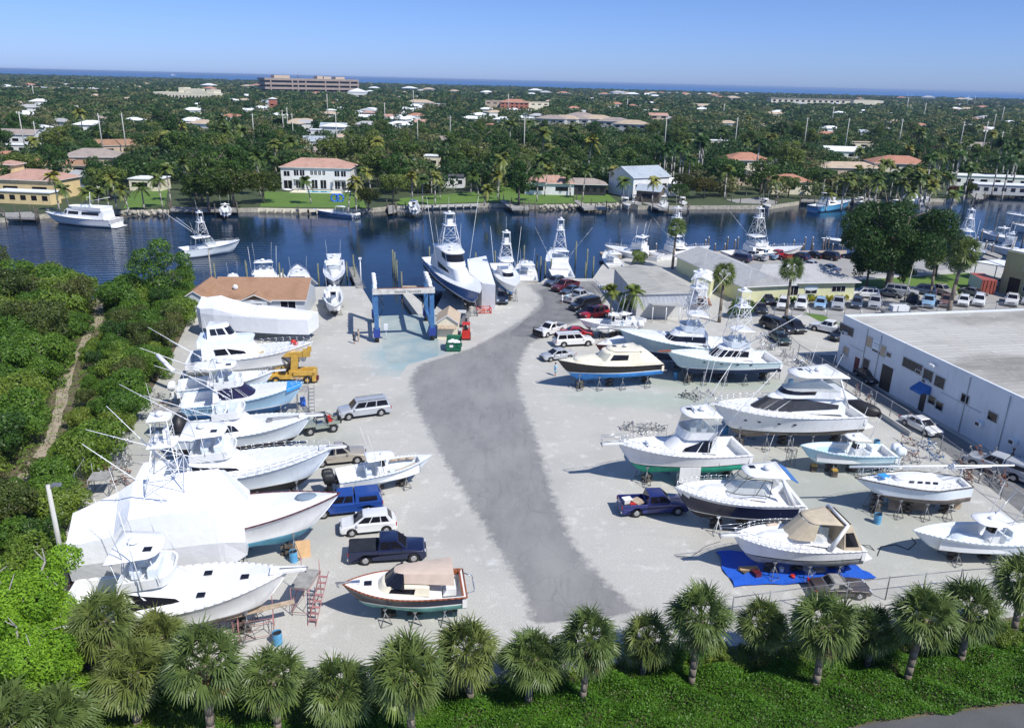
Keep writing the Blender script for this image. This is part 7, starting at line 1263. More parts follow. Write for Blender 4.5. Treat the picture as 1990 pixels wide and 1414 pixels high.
A, B = G(1312, 497, 3.0), G(1440, 556, 3.0); d = (B-A); Lw = d.length; hd = atan2(d.y, d.x); c = (A+B)/2; n_ = Vector((-sin(hd), cos(hd), 0))*5.2; ow = Vector((c.x, c.y, 0))+n_; q = MB('stucco_green'); q.box((0, 0, 1.42), (Lw, 9.4, 2.84)); o = q.build('wing', r); M_ = (Matrix.Translation(r.location) @ Matrix.Rotation(r.rotation_euler.z, 4, 'Z')).inverted(); o.location = M_ @ ow; o.rotation_euler.z = hd-r.rotation_euler.z; o2 = hip(MB(), Lw, 9.4, 2.84, 1.7, .6, .2).build('roof', o)
q = MB(); rr = random.Random(4)
hb_ = MB('leaf_hedge')
def hedge(px0, px1, w_, h_, m, lab, seed, n=5000):
    a, b = G(*px0), G(*px1); d = (b-a); g = np.random.default_rng(seed); u = g.random(n); v_ = g.uniform(-1, 1, n); zz = g.random(n)**.4*h_*(.8+.2*np.sin(u*60)); P = np.column_stack([a.x+d.x*u+v_*w_*.5*.2, a.y+d.y*u+v_*w_*.5, zz]); me = npmesh('hedge', leaves(P, unit(g.normal(size=(n, 3))+np.array([0, -.3, .6])), .11*g.uniform(.6, 1.3, n), g), m, 4, leaf=g.random(n)); o = bpy.data.objects.new('clipped_hedge', me); COL.objects.link(o); tag(o, lab, 'hedge')
hedge((1555, 586), (1648, 583), 1.2, .9, 'leaf_yellow', 'low yellow green hedge under the office wall', 1); hedge((1480, 590), (1545, 587), 1.2, .9, 'leaf_hedge', 'green hedge left of the yellow hedge at the office', 2)
# the long white building
P0 = G(1640, 612, 6.7); P1 = G(1990, 775, 6.7); P2_ = G(1990, 600, 6.7); e1 = (P1-P0).normalized(); e2 = (P2_-P0).normalized(); O = Vector((P0.x, P0.y, 0)); r = thing('white_building', 'long white two storey building with flat streaked roof and shaded side wall', 'building', O, atan2(e1.y, e1.x)); L1, L2 = 62, 62
ang = e1.angle(e2); w2 = Vector((cos(ang), sin(ang)))*L2; q = MB('wall_shade_tint'); q.prism([(0, 0), (L1, 0), (L1+w2.x, w2.y), (w2.x, w2.y)], 0, 6.45); q.prism([(0, 0), (L1, 0), (L1, .25), (.25, .25)], 6.45, 6.75); q.prism([(0, 0), (.25, .25), (w2.x, w2.y-.1), (w2.x, w2.y)], 6.45, 6.75); wl = q.build('wall', r)  # white wall, its base colour tinted cool to carry the bluish shade
m, t, p = nt('roof_sheet'); a_ = noise(t, .5, 4, 'Object', (.06, 1.6, 1)); b_ = noise(t, .09, 5, 'Object', (1, .45, 1), .65); c_ = noise(t, 3, 3, 'Object', (.3, 1, 1)); bk = N(t, 'ShaderNodeTexBrick'); bk.offset = .37; tcn = N(t, 'ShaderNodeTexCoord'); mp = N(t, 'ShaderNodeMapping'); mp.inputs['Rotation'].default_value = (0, 0, -ang); t.links.new(tcn.outputs['Object'], mp.inputs[0]); t.links.new(mp.outputs[0], bk.inputs[0])
for kk, vv in (('Scale', 1.), ('Brick Width', 9.), ('Row Height', .95), ('Mortar Size', .04), ('Mortar Smooth', .3)): bk.inputs[kk].default_value = vv
bk.inputs['Color1'].default_value = (.44, .425, .39, 1); bk.inputs['Color2'].default_value = (.5, .485, .45, 1); bk.inputs['Mortar'].default_value = (.2, .19, .17, 1)
o_ = mix(t, bk.outputs[0], (.42, .41, .36), ramp(t, a_, .5, .8)); o_ = mix(t, o_, (.2, .19, .165), ramp(t, b_, .5, .72)); o_ = mix(t, o_, (.58, .57, .54), ramp(t, c_, .6, .9)); t.links.new(o_, p.inputs['Base Color']); p.inputs['Roughness'].default_value = .9; MATS['roof_sheet'] = m
q = MB('roof_sheet'); q.poly([(.2, .26, 6.5), (L1, .26, 6.5), (L1+w2.x, w2.y, 6.5), (w2.x+.1, w2.y, 6.5)]); q.build('roof', r)
def wallx(px, py, z):  # distance along the wall of a photo point
    p_ = G(px, py, z)-O; return p_.x*e1.x+p_.y*e1.y
def opening(x, z, w_, h_, m, nm, d=.04): q = MB(m); q.box((x, -d/2+.0, z), (w_, d, h_)); fr = q.build(nm, r); return fr
def wwin(px, py, z, w_, h_, m='glass', ac=False):
    w_ *= 1.5; h_ *= 1.1; x = wallx(px, py, z); q = MB('stucco_grey'); [q.box((x, -.03, z+s*(h_/2+.04)), (w_+.16, .08, .08)) for s in (1, -1)]; [q.box((x+s*(w_/2+.04), -.03, z), (.08, .08, h_)) for s in (1, -1)]; o = q.build('window', r); q = MB(m); q.box((x, -.012, z), (w_, .02, h_)); q.build('pane', o)
    if ac: q = MB('gel'); q.box((x, -.25, z-h_/2-.05), (.7, .45, .4)); q.cur = 'grille'; q.box((x, -.48, z-h_/2-.05), (.55, .03, .3)); q.build('air_conditioner', o)
wwin(1658, 640, 5.0, 2.0, 1.0, 'wood_dark'); wwin(1668, 645, 4.6, .01, .01, 'glass', True); wwin(1702, 663, 4.9, .75, 1.1, 'roof_tan'); wwin(1736, 680, 4.6, .8, 1.15, 'roof_tan'); wwin(1650, 682, 2.2, .7, 1.0, 'roof_tan', True); wwin(1750, 688, 4.5, .5, .4); wwin(1796, 709, 4.6, 2.2, 1.0, 'wood_dark'); wwin(1814, 721, 4.2, .5, .4)
wwin(1836, 727, 4.4, 1.0, 1.1, 'wood_dark', True); wwin(1860, 740, 4.3, 1.0, 1.1, 'wood_dark'); wwin(1825, 776, 1.9, .7, .8); wwin(1846, 787, 1.7, .7, .8); wwin(1924, 771, 3.9, .7, .8); wwin(1988, 805, 3.5, .8, .8); wwin(1693, 706, 2.0, .8, 1.1, 'wood_dark')
for px, py in ((1906, 823), (1972, 858)): x = wallx(px, py, 2.2); q = MB('gel'); q.box((x, -.25, 2.2), (.75, .5, .5)); q.cur = 'grille'; q.box((x-.05, -.51, 2.2), (.5, .03, .35)); q.build('air_conditioner', r)
x = wallx(1678, 708, 1.2); opening(x, 1.1, .95, 2.2, 'maroon', 'door'); x = wallx(1724, 735, 1.5); opening(x, 1.55, 2.0, 3.1, 'black', 'roll_door'); x = wallx(1800, 780, 1.1); opening(x, 1.1, .9, 2.2, 'grille', 'door'); q = MB('canvas_blue'); q.poly([(x-1, -.02, 3.3), (x+1, -.02, 3.3), (x+1, -1.2, 2.6), (x-1, -1.2, 2.6)]); q.poly([(x-1, -.02, 3.3), (x-1, -1.2, 2.6), (x-1, -.02, 2.3)]); q.poly([(x+1, -.02, 3.3), (x+1, -1.2, 2.6), (x+1, -.02, 2.3)]); q.quad((x-1, -1.2, 2.6), (x+1, -1.2, 2.6), (x+1, -1.2, 2.35), (x-1, -1.2, 2.35)); q.build('awning', r)
x = wallx(1718, 672, 4.8); q = MB('gel_cool'); q.box((x, -.03, 4.9), (1.5, .05, 1.1)); sg = q.build('sign', r); q = MB('paint_blue'); [q.box((x-.5+k_*.26, -.065, 5.1-.0*k_), (.12, .012, .16)) for k_ in range(5)]; [q.box((x-.45+k_*.22, -.065, 4.8), (.12, .012, .07)) for k_ in range(5)]; q.build('lettering', sg); q = MB('grille'); q.box((x, -.03, 4.15), (1.5, .05, .22)); q.build('sign_strip', r)
q = MB('gel'); x = wallx(1826, 707, 6.0); q.box((x, -.4, 5.9), (.7, .35, .2)); q.rod((x, 0, 5.9), (x, -.3, 5.9), .05); q.build('flood_light', r)
for px, py in ((1650, 690), (1745, 700), (1880, 790), (1950, 830)): x = wallx(px, py, 3); q = MB('stucco_grey'); q.rod((x, -.06, .1), (x, -.06, 6.4), .05, None, 6); q.build('downpipe', r)
for px, py, w_ in ((1672, 668, 3.), (1850, 760, 6.)): x = wallx(px, py, 3.3); q = MB('stucco_grey'); q.rod((x, -.05, 3.3), (x+w_, -.05, 3.3), .03, None, 5); q.build('conduit', r)
# yellow building at the right
A = G(1940, 568); B = G(2030, 592); hd = atan2(B.y-A.y, B.x-A.x); r = thing('yellow_building', 'tall olive yellow building at the right edge with a dark doorway', 'building', A, hd); q = MB('stucco_olive'); q.box((12, 7, 3.9), (24, 14, 7.8)); q.build('wall', r); q = MB('roof_white'); q.box((12, 7, 7.95), (23.4, 13.4, .2)); q.build('roof', r)
q = MB('black'); q.box((2.6, -.03, 1.7), (2.2, .06, 3.2)); q.build('roll_door', r); window(r, (4.9, -.02, 1.9), .9, 1.0); window(r, (4.2, -.02, 5.4), .9, .9); window(r, (8.6, -.02, 1.6), .6, 1.); q = MB('roof_white'); q.box((-5.5, 9, 3.5), (10, 7, .18), 0, None, 0, -.06); [q.rod((-10+4.4*k_, 5.7, 0), (-10+4.4*k_, 5.7, 3.4), .1, m='white_metal') for k_ in range(3)]; q.build('canopy', r)
r = thing('shipping_container', 'red shipping container with white side beside the yellow building', 'container', G(1918, 572), -.15); q = MB('faded_red'); q.box((0, 3, 1.4), (2.5, 6, 2.5)); q.build('box', r); q = MB('stucco_white'); q.box((-1.28, 3, 1.5), (.05, 5.8, 2.2)); q.build('side_panel', r); q = MB('maroon'); [q.box((s, -.03, 1.4), (.06, .06, 2.4)) for s in (-.9, -.35, .35, .9)]; q.build('door_bar', r)
r = thing('rack_trailer', 'grey trailer with a pipe roof rack behind the white building corner', 'trailer', G(1738, 612), .05); q = MB('steel'); q.box((0, 0, .7), (4.5, 1.8, .3)); [q.rod((x_, y_, .8), (x_, y_, 1.9), .04) for x_ in (-2, 0, 2) for y_ in (-.8, .8)]; [q.rod((-2.3, y_, 1.9), (2.3, y_, 1.9), .04) for y_ in (-.8, 0, .8)]; q.build('rack', r); q = MB('roof_white'); q.box((.6, 0, 1.2), (2.8, 1.5, .9)); q.build('box', r)
# the row of hedged cover at the office lawn done; far bank houses follow
# ---------------------------------------------------------------- far bank
HOUSES = []
def house(px, py, w_, d_, h_, rot, wall, roof, label, kind='hip', rh=None, ez=None, name='house', cat='house', win=4, storeys=1, group=None, dark=True):
    "px,py: middle of the front eave in the photo"
    p_ = G(px, py, h_); O = Vector((p_.x-sin(rot)*d_/2*-1*0, p_.y+d_/2, .2)); r = thing(name, label, cat, O, rot, group); HOUSES.append((O.x, O.y, max(w_, d_)*.6)); q = MB(wall); q.box((0, 0, h_/2), (w_, d_, h_)); rh = rh or d_*.2
    if kind == 'gable': q = MB(wall); gable(q, w_, d_, h_, rh, wm=wall)
    wl_ = q.build('wall', r)
    if kind == 'hip': hip(MB(), w_, d_, h_+.0, rh, .6, None if w_ > d_ else None, roof).build('roof', r) if w_ >= d_ else setattr(hip(MB(), d_, w_, h_, rh, .6, None, roof).build('roof', r), 'rotation_euler', (0, 0, pi/2))
    elif kind == 'gable': gableroof(w_, d_, h_, rh, .5, roof).build('roof', r)
    else: q = MB(roof); q.box((0, 0, h_+.12), (w_+.6, d_+.6, .25)); q.build('roof', r)
    for s in range(storeys):
        zc = h_*(s+.55)/storeys
        for k_ in range(win): x = -w_/2+w_*(k_+.5)/win; q = MB('glass'); q.box((x, -d_/2-.02, zc), (w_/win*.5, .06, min(1.3, h_/storeys*.42))); q.build('window', r)
    return r
# pink roofed mansion
m1 = house(611, 326, 27, 13, 7.2, .02, 'stucco_white', 'roof_pink', 'white two storey mansion with pink tiled roof and pool on the bank', rh=2.6, win=0)
for x, zc, w_, h_ in [(-11.2, 5.2, 2.2, 1.6), (-7.5, 5.3, 1.7, 2.2), (-5.2, 5.3, 1.7, 2.2), (-1.5, 5.6, .9, 1.3), (0, 5.6, .9, 1.3), (1.6, 5.6, .9, 1.3), (3.2, 5.6, .9, 1.3), (8.3, 5.2, 1.8, 2.2), (10.8, 5.2, 1.8, 2.2), (-11, 1.6, 3, 2.6), (-7, 1.7, 1.6, 2.4), (-4.6, 1.7, 1.6, 2.4), (-.6, 1.8, 2.2, 2.8), (2.8, 1.8, 2.2, 2.8), (8.3, 1.6, 1.8, 2.4), (10.9, 1.6, 1.8, 2.4)]: q = MB('glass'); q.box((x, -6.53, zc), (w_, .08, h_)); o = q.build('window', m1); q = MB('stucco_white'); q.box((x, -6.59, zc), (.12, .04, h_)); q.build('sash', o)
m1.scale = (.83, .9, .95)
q = MB('stucco_white'); q.box((-6.3, -7.2, 3.6), (5.2, 1.4, .25)).box((9.6, -7.2, 3.6), (5.2, 1.4, .25)); [q.box((x, -7.7, 1.8), (.4, .4, 3.6)) for x in (-8.7, -3.9, 7.2, 12)]; [q.box((x, -7.8, 4.2), (5.2, .06, .9), 0, 'white_metal') for x in (-6.3, 9.6)]; q.build('balcony', m1); q = MB('pool'); q.box((2.5, -13, .12), (9, 3.5, .1)); po = q.build('pool', m1); q = MB('stucco_cream'); q.box((2, -12.5, .04), (20, 7, .08)); q.build('terrace', m1)
for k_, (x, y) in enumerate(((-8, -11), (11, -12))): q = MB('gel'); q.smooth = True; q.ell((0, 0, .4), (1.6, .8, .35), 8, 5); o = q.build('daybed'); o.location = m1.location+Vector((x, y, 0)); tag(o, 'white daybed on the mansion terrace, '+('left' if k_ == 0 else 'right')+' of the pool', 'daybed')
for k_, x in enumerate((601, 611)): q = MB('drum_bright'); [q.rod((1.1*cos(a), 0, 1.1+1.1*sin(a)), (1.1*cos(a+.6), 0, 1.1+1.1*sin(a+.6)), .25, None, 6) for a in [k__*.6 for k__ in range(11)]]; o = q.build('float_ring', None, None, G(x+50, 392, .2)); tag(o, 'bright blue inflatable ring on the mansion lawn, '+('left one' if k_ == 0 else 'right one'), 'float ring')
# house list: px, py(front eave), w, d, h, rot, wall, roof, label
HL = [(50, 352, 22, 14, 5.2, -.1, 'stucco_yellow', 'roof_pink', 'yellow house with pink tile roof on the left bank', 'hip', 2, 1), (45, 375, 20, 5, 3.2, -.12, 'stucco_yellow', 'roof_white', 'white roofed porch of dark screens in front of the yellow house', 'flat', 5, 1), (10, 322, 6, 6, 8.5, 0, 'stucco_yellow', 'roof_pink', 'yellow tower with tiled cap at the left edge', 'hip', 1, 2),
 (165, 307, 26, 16, 4, .2, 'stucco_tan', 'roof_taupe', 'house with broad taupe hip roof behind the left palms', 'hip', 3, 1), (215, 283, 20, 12, 4.5, .6, 'stucco_tan', 'roof_brown', 'house with long rust brown roof behind the taupe roof', 'gable', 2, 1), (90, 322, 18, 10, 3.5, 0, 'stucco_tan', 'roof_brown', 'low brown roofed house left of the left palms', 'gable', 2, 1), (152, 322, 9, 8, 3.5, 0, 'stucco_cream', 'roof_brown', 'small brown gable between the left palms', 'gable', 1, 1),
 (160, 345, 14, 8, 3.2, -.5, 'stucco_white', 'roof_grey', 'grey roofed low house behind the trawler palms', 'gable', 2, 1), (280, 350, 12, 9, 3.5, 0, 'stucco_cream', 'roof_white', 'cream cottage glimpsed above the left lawn', 'flat', 3, 1), (28, 262, 22, 12, 5.5, 0, 'stucco_white', 'roof_taupe', 'white house with dark roof at the far left', 'gable', 3, 1), (85, 263, 16, 10, 4.2, .2, 'stucco_white', 'roof_blue', 'white house with pale blue roof right of the dark roofed one', 'hip', 3, 1),
 (20, 283, 18, 9, 3.5, 0, 'stucco_white', 'roof_white', 'white flat house below the dark roofed one', 'flat', 3, 1), (8, 305, 14, 9, 3.5, 0, 'stucco_pink', 'roof_terracotta', 'orange roofed house at the left edge', 'hip', 2, 1), (196, 232, 14, 10, 4.5, .1, 'stucco_white', 'roof_taupe', 'white gabled house right of the two poles', 'gable', 2, 1), (485, 262, 14, 10, 4, 0, 'stucco_brick', 'roof_brown', 'brown roofed house in the dense trees', 'hip', 1, 1),
 (445, 235, 12, 9, 4, 0, 'stucco_white', 'roof_blue', 'white house with blue roof above the big trees', 'gable', 2, 1), (480, 215, 12, 9, 4, 0, 'stucco_white', 'roof_white', 'small white house among the upper left trees', 'gable', 2, 1), (610, 275, 15, 12, 4.2, .1, 'stucco_white', 'roof_blue', 'white gabled house with slate blue roof above the mansion', 'gable', 3, 1), (613, 296, 14, 10, 3.6, -.3, 'stucco_grey', 'roof_taupe', 'grey gabled house right behind the mansion roof', 'gable', 2, 1),
 (645, 248, 20, 14, 4.2, .1, 'stucco_white', 'roof_blue', 'white house with blue grey gables in the middle clearing', 'gable', 3, 1), (600, 253, 18, 10, 3.6, 0, 'stucco_white', 'roof_white', 'white low house left of the blue grey gables', 'flat', 3, 1), (593, 238, 14, 10, 4, 0, 'stucco_cream', 'roof_tan', 'tan roofed house left in the clearing', 'hip', 2, 1), (663, 268, 14, 9, 3.6, 0, 'stucco_grey', 'roof_tan', 'tan house with pale shutters right of the blue roof', 'hip', 2, 1),
 (710, 243, 20, 12, 4, .1, 'stucco_tan', 'roof_grey', 'grey roofed house at the right of the clearing', 'hip', 3, 1), (712, 228, 16, 10, 4, 0, 'stucco_white', 'roof_white', 'white roofed house behind the grey roofed one', 'gable', 2, 1), (715, 220, 14, 9, 4, 0, 'stucco_pink', 'roof_pink', 'pink roofed house behind the white roof', 'hip', 2, 1), (755, 228, 10, 12, 4, 0, 'stucco_white', 'roof_pink', 'narrow pink gabled house beside a pole', 'gable', 2, 1),
 (758, 248, 10, 12, 3.8, 0, 'stucco_tan', 'roof_grey', 'narrow grey gabled house below the pink one', 'gable', 2, 1), (700, 285, 14, 8, 3.6, 0, 'stucco_cream', 'roof_tan', 'cream house glimpsed above the dark tree', 'flat', 2, 1), (865, 272, 14, 9, 4, .2, 'stucco_white', 'roof_taupe', 'white house under the tall pines', 'gable', 2, 1), (820, 238, 16, 10, 4, .3, 'stucco_white', 'roof_pink', 'pink roofed low house left of the tall pole', 'gable', 2, 1), (840, 305, 8, 9, 5, .0, 'stucco_cream', 'roof_white', 'cream house end among bare trees', 'flat', 1, 1),
 (870, 345, 14, 8, 3.6, 0, 'stucco_white', 'roof_dark', 'white pavilion behind the middle palms', 'flat', 4, 1), (1068, 358, 20, 12, 3.6, .0, 'stucco_white', 'roof_pink', 'low white house with tan tiled roof and dark openings behind the lawn', 'hip', 2, 1), (1135, 360, 18, 9, 3.4, 0, 'grille', 'roof_taupe', 'dark screened porch beside the low white house', 'hip', 6, 1), (1248, 345, 18, 16, 6.5, .5, 'stucco_white', 'roof_blue', 'steep roofed white boat house style home above the docks', 'gable', 4, 1),
 (1290, 358, 12, 8, 4, .3, 'stucco_white', 'roof_white', 'white side wing of the steep roofed home', 'gable', 4, 1), (1268, 372, 9, 8, 3.8, -.4, 'wood_dark', 'roof_blue', 'small open boathouse with grey metal roof on the dock', 'gable', 1, 1), (1120, 275, 12, 9, 4, 0, 'stucco_tan', 'roof_taupe', 'taupe roof beside the silver palms', 'hip', 1, 1), (1455, 313, 22, 15, 6.5, .1, 'stucco_cream', 'roof_terracotta', 'large house with orange tiled hip roof right of the royal palms', 'hip', 4, 2),
 (1425, 340, 22, 10, 4, 0, 'stucco_tan', 'roof_dark', 'dark roofed house behind the palm trunks on the right bank', 'hip', 5, 1), (1540, 355, 17, 12, 4.2, .0, 'stucco_cream', 'roof_terracotta', 'orange roofed house with arched window at the water', 'hip', 3, 1), (1570, 310, 9, 8, 4, 0, 'stucco_pink', 'roof_terracotta', 'small dark red roofed house', 'flat', 2, 1), (1648, 295, 26, 12, 4.2, -.15, 'stucco_white', 'roof_white', 'wide white flat roofed house behind the right palms', 'gable', 4, 1),
 (1680, 278, 26, 10, 4, 0, 'stucco_cream', 'roof_tan', 'long beige roof behind the wide white house', 'flat', 3, 1), (1655, 328, 30, 12, 4, .05, 'stucco_tan', 'roof_tan', 'low tan roofed house in front of the wide white house', 'hip', 3, 1), (1758, 320, 28, 16, 6, -.1, 'stucco_cream', 'roof_terracotta', 'big house with red barrel tile roof and cupola', 'hip', 4, 2), (1680, 258, 18, 10, 4, 0, 'stucco_grey', 'roof_blue', 'grey blue roofed house in the right trees', 'hip', 3, 1), (1605, 262, 16, 10, 4, 0, 'stucco_tan', 'roof_terracotta', 'brown red roof left of the grey blue roof', 'gable', 2, 1),
 (1582, 245, 14, 9, 4, 0, 'stucco_tan', 'roof_brown', 'brown roof by the right poles', 'gable', 2, 1), (1930, 345, 36, 10, 3.8, -.15, 'stucco_white', 'roof_white', 'long white house with low roof on the right bank', 'flat', 6, 1), (1965, 362, 30, 8, 3.4, -.15, 'stucco_grey', 'metal_sheet', 'screened pool enclosure with curved frames on the right bank', 'flat', 8, 1), (1875, 255, 18, 10, 4, 0, 'stucco_grey', 'roof_blue', 'grey blue roofed house at the far right', 'gable', 3, 1), (1930, 252, 16, 10, 4, 0, 'stucco_white', 'roof_white', 'white house right of the far grey blue roof', 'gable', 3, 1),
 (1900, 285, 22, 12, 4, -.2, 'stucco_white', 'roof_taupe', 'white gabled house with taupe roof near the right edge', 'gable', 3, 1), (1895, 232, 14, 10, 4, 0, 'stucco_white', 'roof_terracotta', 'white and orange house in the upper right', 'hip', 2, 1), (1985, 228, 12, 10, 4, 0, 'stucco_white', 'roof_terracotta', 'orange roof at the right edge of the woods', 'hip', 2, 1), (1810, 226, 22, 10, 4, 0, 'stucco_tan', 'roof_terracotta', 'reddish roofed long house by the upper poles', 'flat', 3, 1), (1510, 222, 26, 12, 5, 0, 'stucco_cream', 'roof_tan', 'cream building with step gables', 'gable', 3, 1),
 (1490, 246, 14, 10, 4, 0, 'stucco_tan', 'roof_tan', 'tan roof below the cream building', 'hip', 2, 1), (1375, 274, 34, 10, 3.6, 0, 'stucco_cream', 'roof_white', 'pale street level building behind the royal palms', 'flat', 5, 1), (1280, 225, 22, 12, 7, .1, 'stucco_tan', 'roof_pink', 'tan building with pink gable end', 'gable', 2, 2), (1270, 215, 34, 12, 5, 0, 'stucco_cream', 'roof_white', 'long white flat building behind the tan roofs', 'flat', 6, 1), (1198, 203, 26, 16, 6, 0, 'stucco_tan', 'roof_terracotta', 'orange hip roof behind the tan townhouses', 'hip', 3, 1),
 (1230, 206, 16, 12, 5, 0, 'stucco_tan', 'roof_terracotta', 'smaller orange roof right of the orange hip roof', 'hip', 2, 1), (1265, 205, 60, 20, 5, 0, 'stucco_cream', 'roof_tan', 'long low beige building with red roofs', 'flat', 6, 1), (1290, 193, 40, 18, 6, 0, 'stucco_brick', 'roof_terracotta', 'dark red roofed building in the distance', 'flat', 4, 1), (1365, 206, 30, 16, 6, 0, 'stucco_tan', 'roof_tan', 'tan stepped building right of the dark red roof', 'gable', 3, 1),
 (815, 200, 42, 20, 6, 0, 'stucco_white', 'roof_tan', 'pale roofed house in front of the far pines', 'hip', 3, 1), (860, 203, 24, 16, 6, 0, 'stucco_tan', 'roof_white', 'long white roof beside it', 'flat', 3, 1), (975, 197, 50, 24, 11, 0, 'stucco_tan', 'roof_tan', 'tan block left of the red roofed building', 'flat', 5, 2), (1000, 200, 42, 22, 10, 0, 'stucco_brick', 'roof_terracotta', 'red roofed three storey building with tower', 'hip', 6, 3), (1038, 199, 40, 22, 11, .3, 'stucco_cream', 'roof_tan', 'cream block right of the red roofed building', 'flat', 4, 2),
 (525, 200, 30, 14, 6, 0, 'stucco_white', 'roof_blue', 'white shed roof below the big office', 'gable', 3, 1), (528, 193, 8, 8, 12, 0, 'stucco_brick', 'roof_white', 'little red tower with white cap', 'hip', 1, 1), (692, 179, 34, 30, 12, 0, 'stucco_white', 'roof_white', 'white cupola house right of the big office', 'hip', 2, 1)]
for (px, py, w_, d_, h_, rot, wl_, rf, lb, kd, wn, stt) in HL: house(px, py, w_*.8, d_*.85, h_, rot, wl_, rf, lb, kd, win=wn, storeys=stt)
# townhouse rows with tan roofs
for i in range(8): x = 1075+i*23; house(x if i < 4 else 1130+(i-4)*34, (232 if i < 4 else 226+(i-4)*5.5), 24, 16, 7.5, -.35, 'stucco_grey', 'roof_tan' if i % 2 else 'roof_taupe', 'townhouse with tan hip roof, %s of the row' % ('leftmost', 'second', 'third', 'fourth', 'fifth', 'sixth', 'seventh', 'rightmost')[i], 'hip', rh=2.6, win=4, storeys=2, group='tan roofed townhouses')
# distant large buildings
p_ = G(503, 183, 0); pr_ = G(686, 185, 0); W_ = (pr_-p_).length; c = (p_+pr_)/2; sc_ = W_/183; r = thing('office_block', 'big brown four storey office block with dark window bands on the horizon', 'building', (c.x, c.y+20, .2), atan2(pr_.y-p_.y, pr_.x-p_.x)); HOUSES.append((c.x-W_/4, c.y+20, W_*.35)); HOUSES.append((c.x+W_/4, c.y+20, W_*.35)); Hh = 33*sc_*.97
q = MB('glass'); q.box((0, 0, Hh*.42), (W_*.97, 40, Hh*.84)); q.build('window_band', r); q = MB('office_brown'); [q.box((0, 0, Hh*(.1+.24*k_)), (W_, 46, Hh*.12)) for k_ in range(4)]; [q.box((-W_/2+W_*f_, -22, Hh*.42), (W_*.012, 3, Hh*.85)) for f_ in (.06, .28, .34, .42, .63, .78, .9, .99)]; q.build('floor_band', r)
for f_, w_, hh in ((.2, .16, .16), (.6, .06, .16), (.68, .08, .14), (.82, .1, .13)): q = MB('stucco_tan'); q.box((-W_/2+W_*f_, 0, Hh*(.88+hh/2)), (W_*w_, 20, Hh*hh)); q.build('plant_room', r)
q = MB('steel'); q.rod((-W_*.12, 0, Hh*.9), (-W_*.105, 0, Hh*1.2), 1, .5, 4); q.build('crane_jib', r)
p_ = G(308, 196, 0); pr_ = G(427, 199, 0); W_ = (pr_-p_).length; c = (p_+pr_)/2; r = thing('long_cream_building', 'long cream building with stepped gables in the upper left', 'building', (c.x, c.y, .2), -.05); HOUSES.append((c.x, c.y, W_*.45)); q = MB('stucco_cream'); q.box((0, 0, 5.5), (W_, 24, 11)).box((W_*.12, 0, 8), (W_*.2, 22, 15)).box((W_*.42, 0, 7.5), (W_*.12, 23, 15)).box((-W_*.05, 0, 9), (W_*.1, 18, 16)); q.poly([(W_*.1, -12.1, 11), (W_*.4, -12.1, 11), (W_*.25, -12.1, 17)]); q.build('wall', r); [(lambda q: (q.box((-W_*.45+k_*W_*.055, -12.1, 6), (W_*.018, .3, 3)), q.build('window', r)))(MB('glass')) for k_ in range(16)]
p_ = G(60, 180, 3); r = thing('white_flat_building', 'thin long white roof at the upper left', 'building', G(110, 182, 0)+z*.2, 0); q = MB('roof_white'); q.box((0, 0, 8), (170, 20, 1.8)); q.build('roof', r); q = MB('stucco_tan'); q.box((0, 0, 3.5), (165, 16, 7)); q.build('wall', r)
p_ = G(1525, 206, 0); pr_ = G(1672, 207, 0); W_ = (pr_-p_).length; c = (p_+pr_)/2; r = thing('condo_block', 'white and brown stepped condominium block near the lagoon', 'building', (c.x, c.y, .2), 0); HOUSES.append((c.x-W_/4, c.y, W_*.3)); HOUSES.append((c.x+W_/4, c.y, W_*.3)); q = MB('stucco_cream'); q.box((-W_*.14, 0, 6), (W_*.7, 30, 12)).box((W_*.3, -14, 6.5), (W_*.18, 26, 13)).box((W_*.44, 0, 6.5), (W_*.1, 30, 13)); q.build('wall', r); q = MB('roof_taupe'); q.box((-W_*.14, 0, 12.6), (W_*.71, 31, 1.6)).box((W_*.3, -14, 13.8), (W_*.16, 24, 1.4)); q.build('roof', r); [(lambda q: (q.box((-W_*.46+k_*W_*.05, -15.2, 4+5*j_), (W_*.022, .4, 3)), q.build('window', r)))(MB('glass')) for k_ in range(13) for j_ in (0, 1)]
# scattered distant white houses: individuals, each a few pixels wide
g = random.Random(12); W1 = []
for k_ in range(200):
    px = g.uniform(0, 1990); py = lerp(164+px*.018, 262, g.random()**1.7); 
    if inside(*G(px, py, .2).xy, LAG) : continue
    O = G(px, py, .2); dist = O.y; s = max(13, min(46, dist*.0115))*g.uniform(.7, 1.35); W1.append((px, py, O, s, dist))
for px0, px1, py0, s0, n in ((1110, 1235, 188.5, 1., 8), (1255, 1330, 185, .9, 6), (1360, 1450, 187, .9, 6), (60, 140, 176, 1.3, 4)):
    for k_ in range(n): px = lerp(px0, px1, k_/(n-1)); O = G(px, py0+g.uniform(-.6, .6), .2); W1.append((px, py0, O, O.y*.0085*s0, O.y))
mats_ = ['roof_white', 'roof_white', 'roof_white', 'roof_tan', 'roof_grey', 'roof_terracotta']; PR = {}
for rf in set(mats_): r = thing('far_house', '', 'house'); q = MB('stucco_white'); q.box((0, 0, .2), (1, .7, .4)); q.build('wall', r); hip(MB(), 1, .7, .4, .17, .04, None, rf, .02).build('roof', r); PR[rf] = [r, False]
bpy.context.view_layer.update()
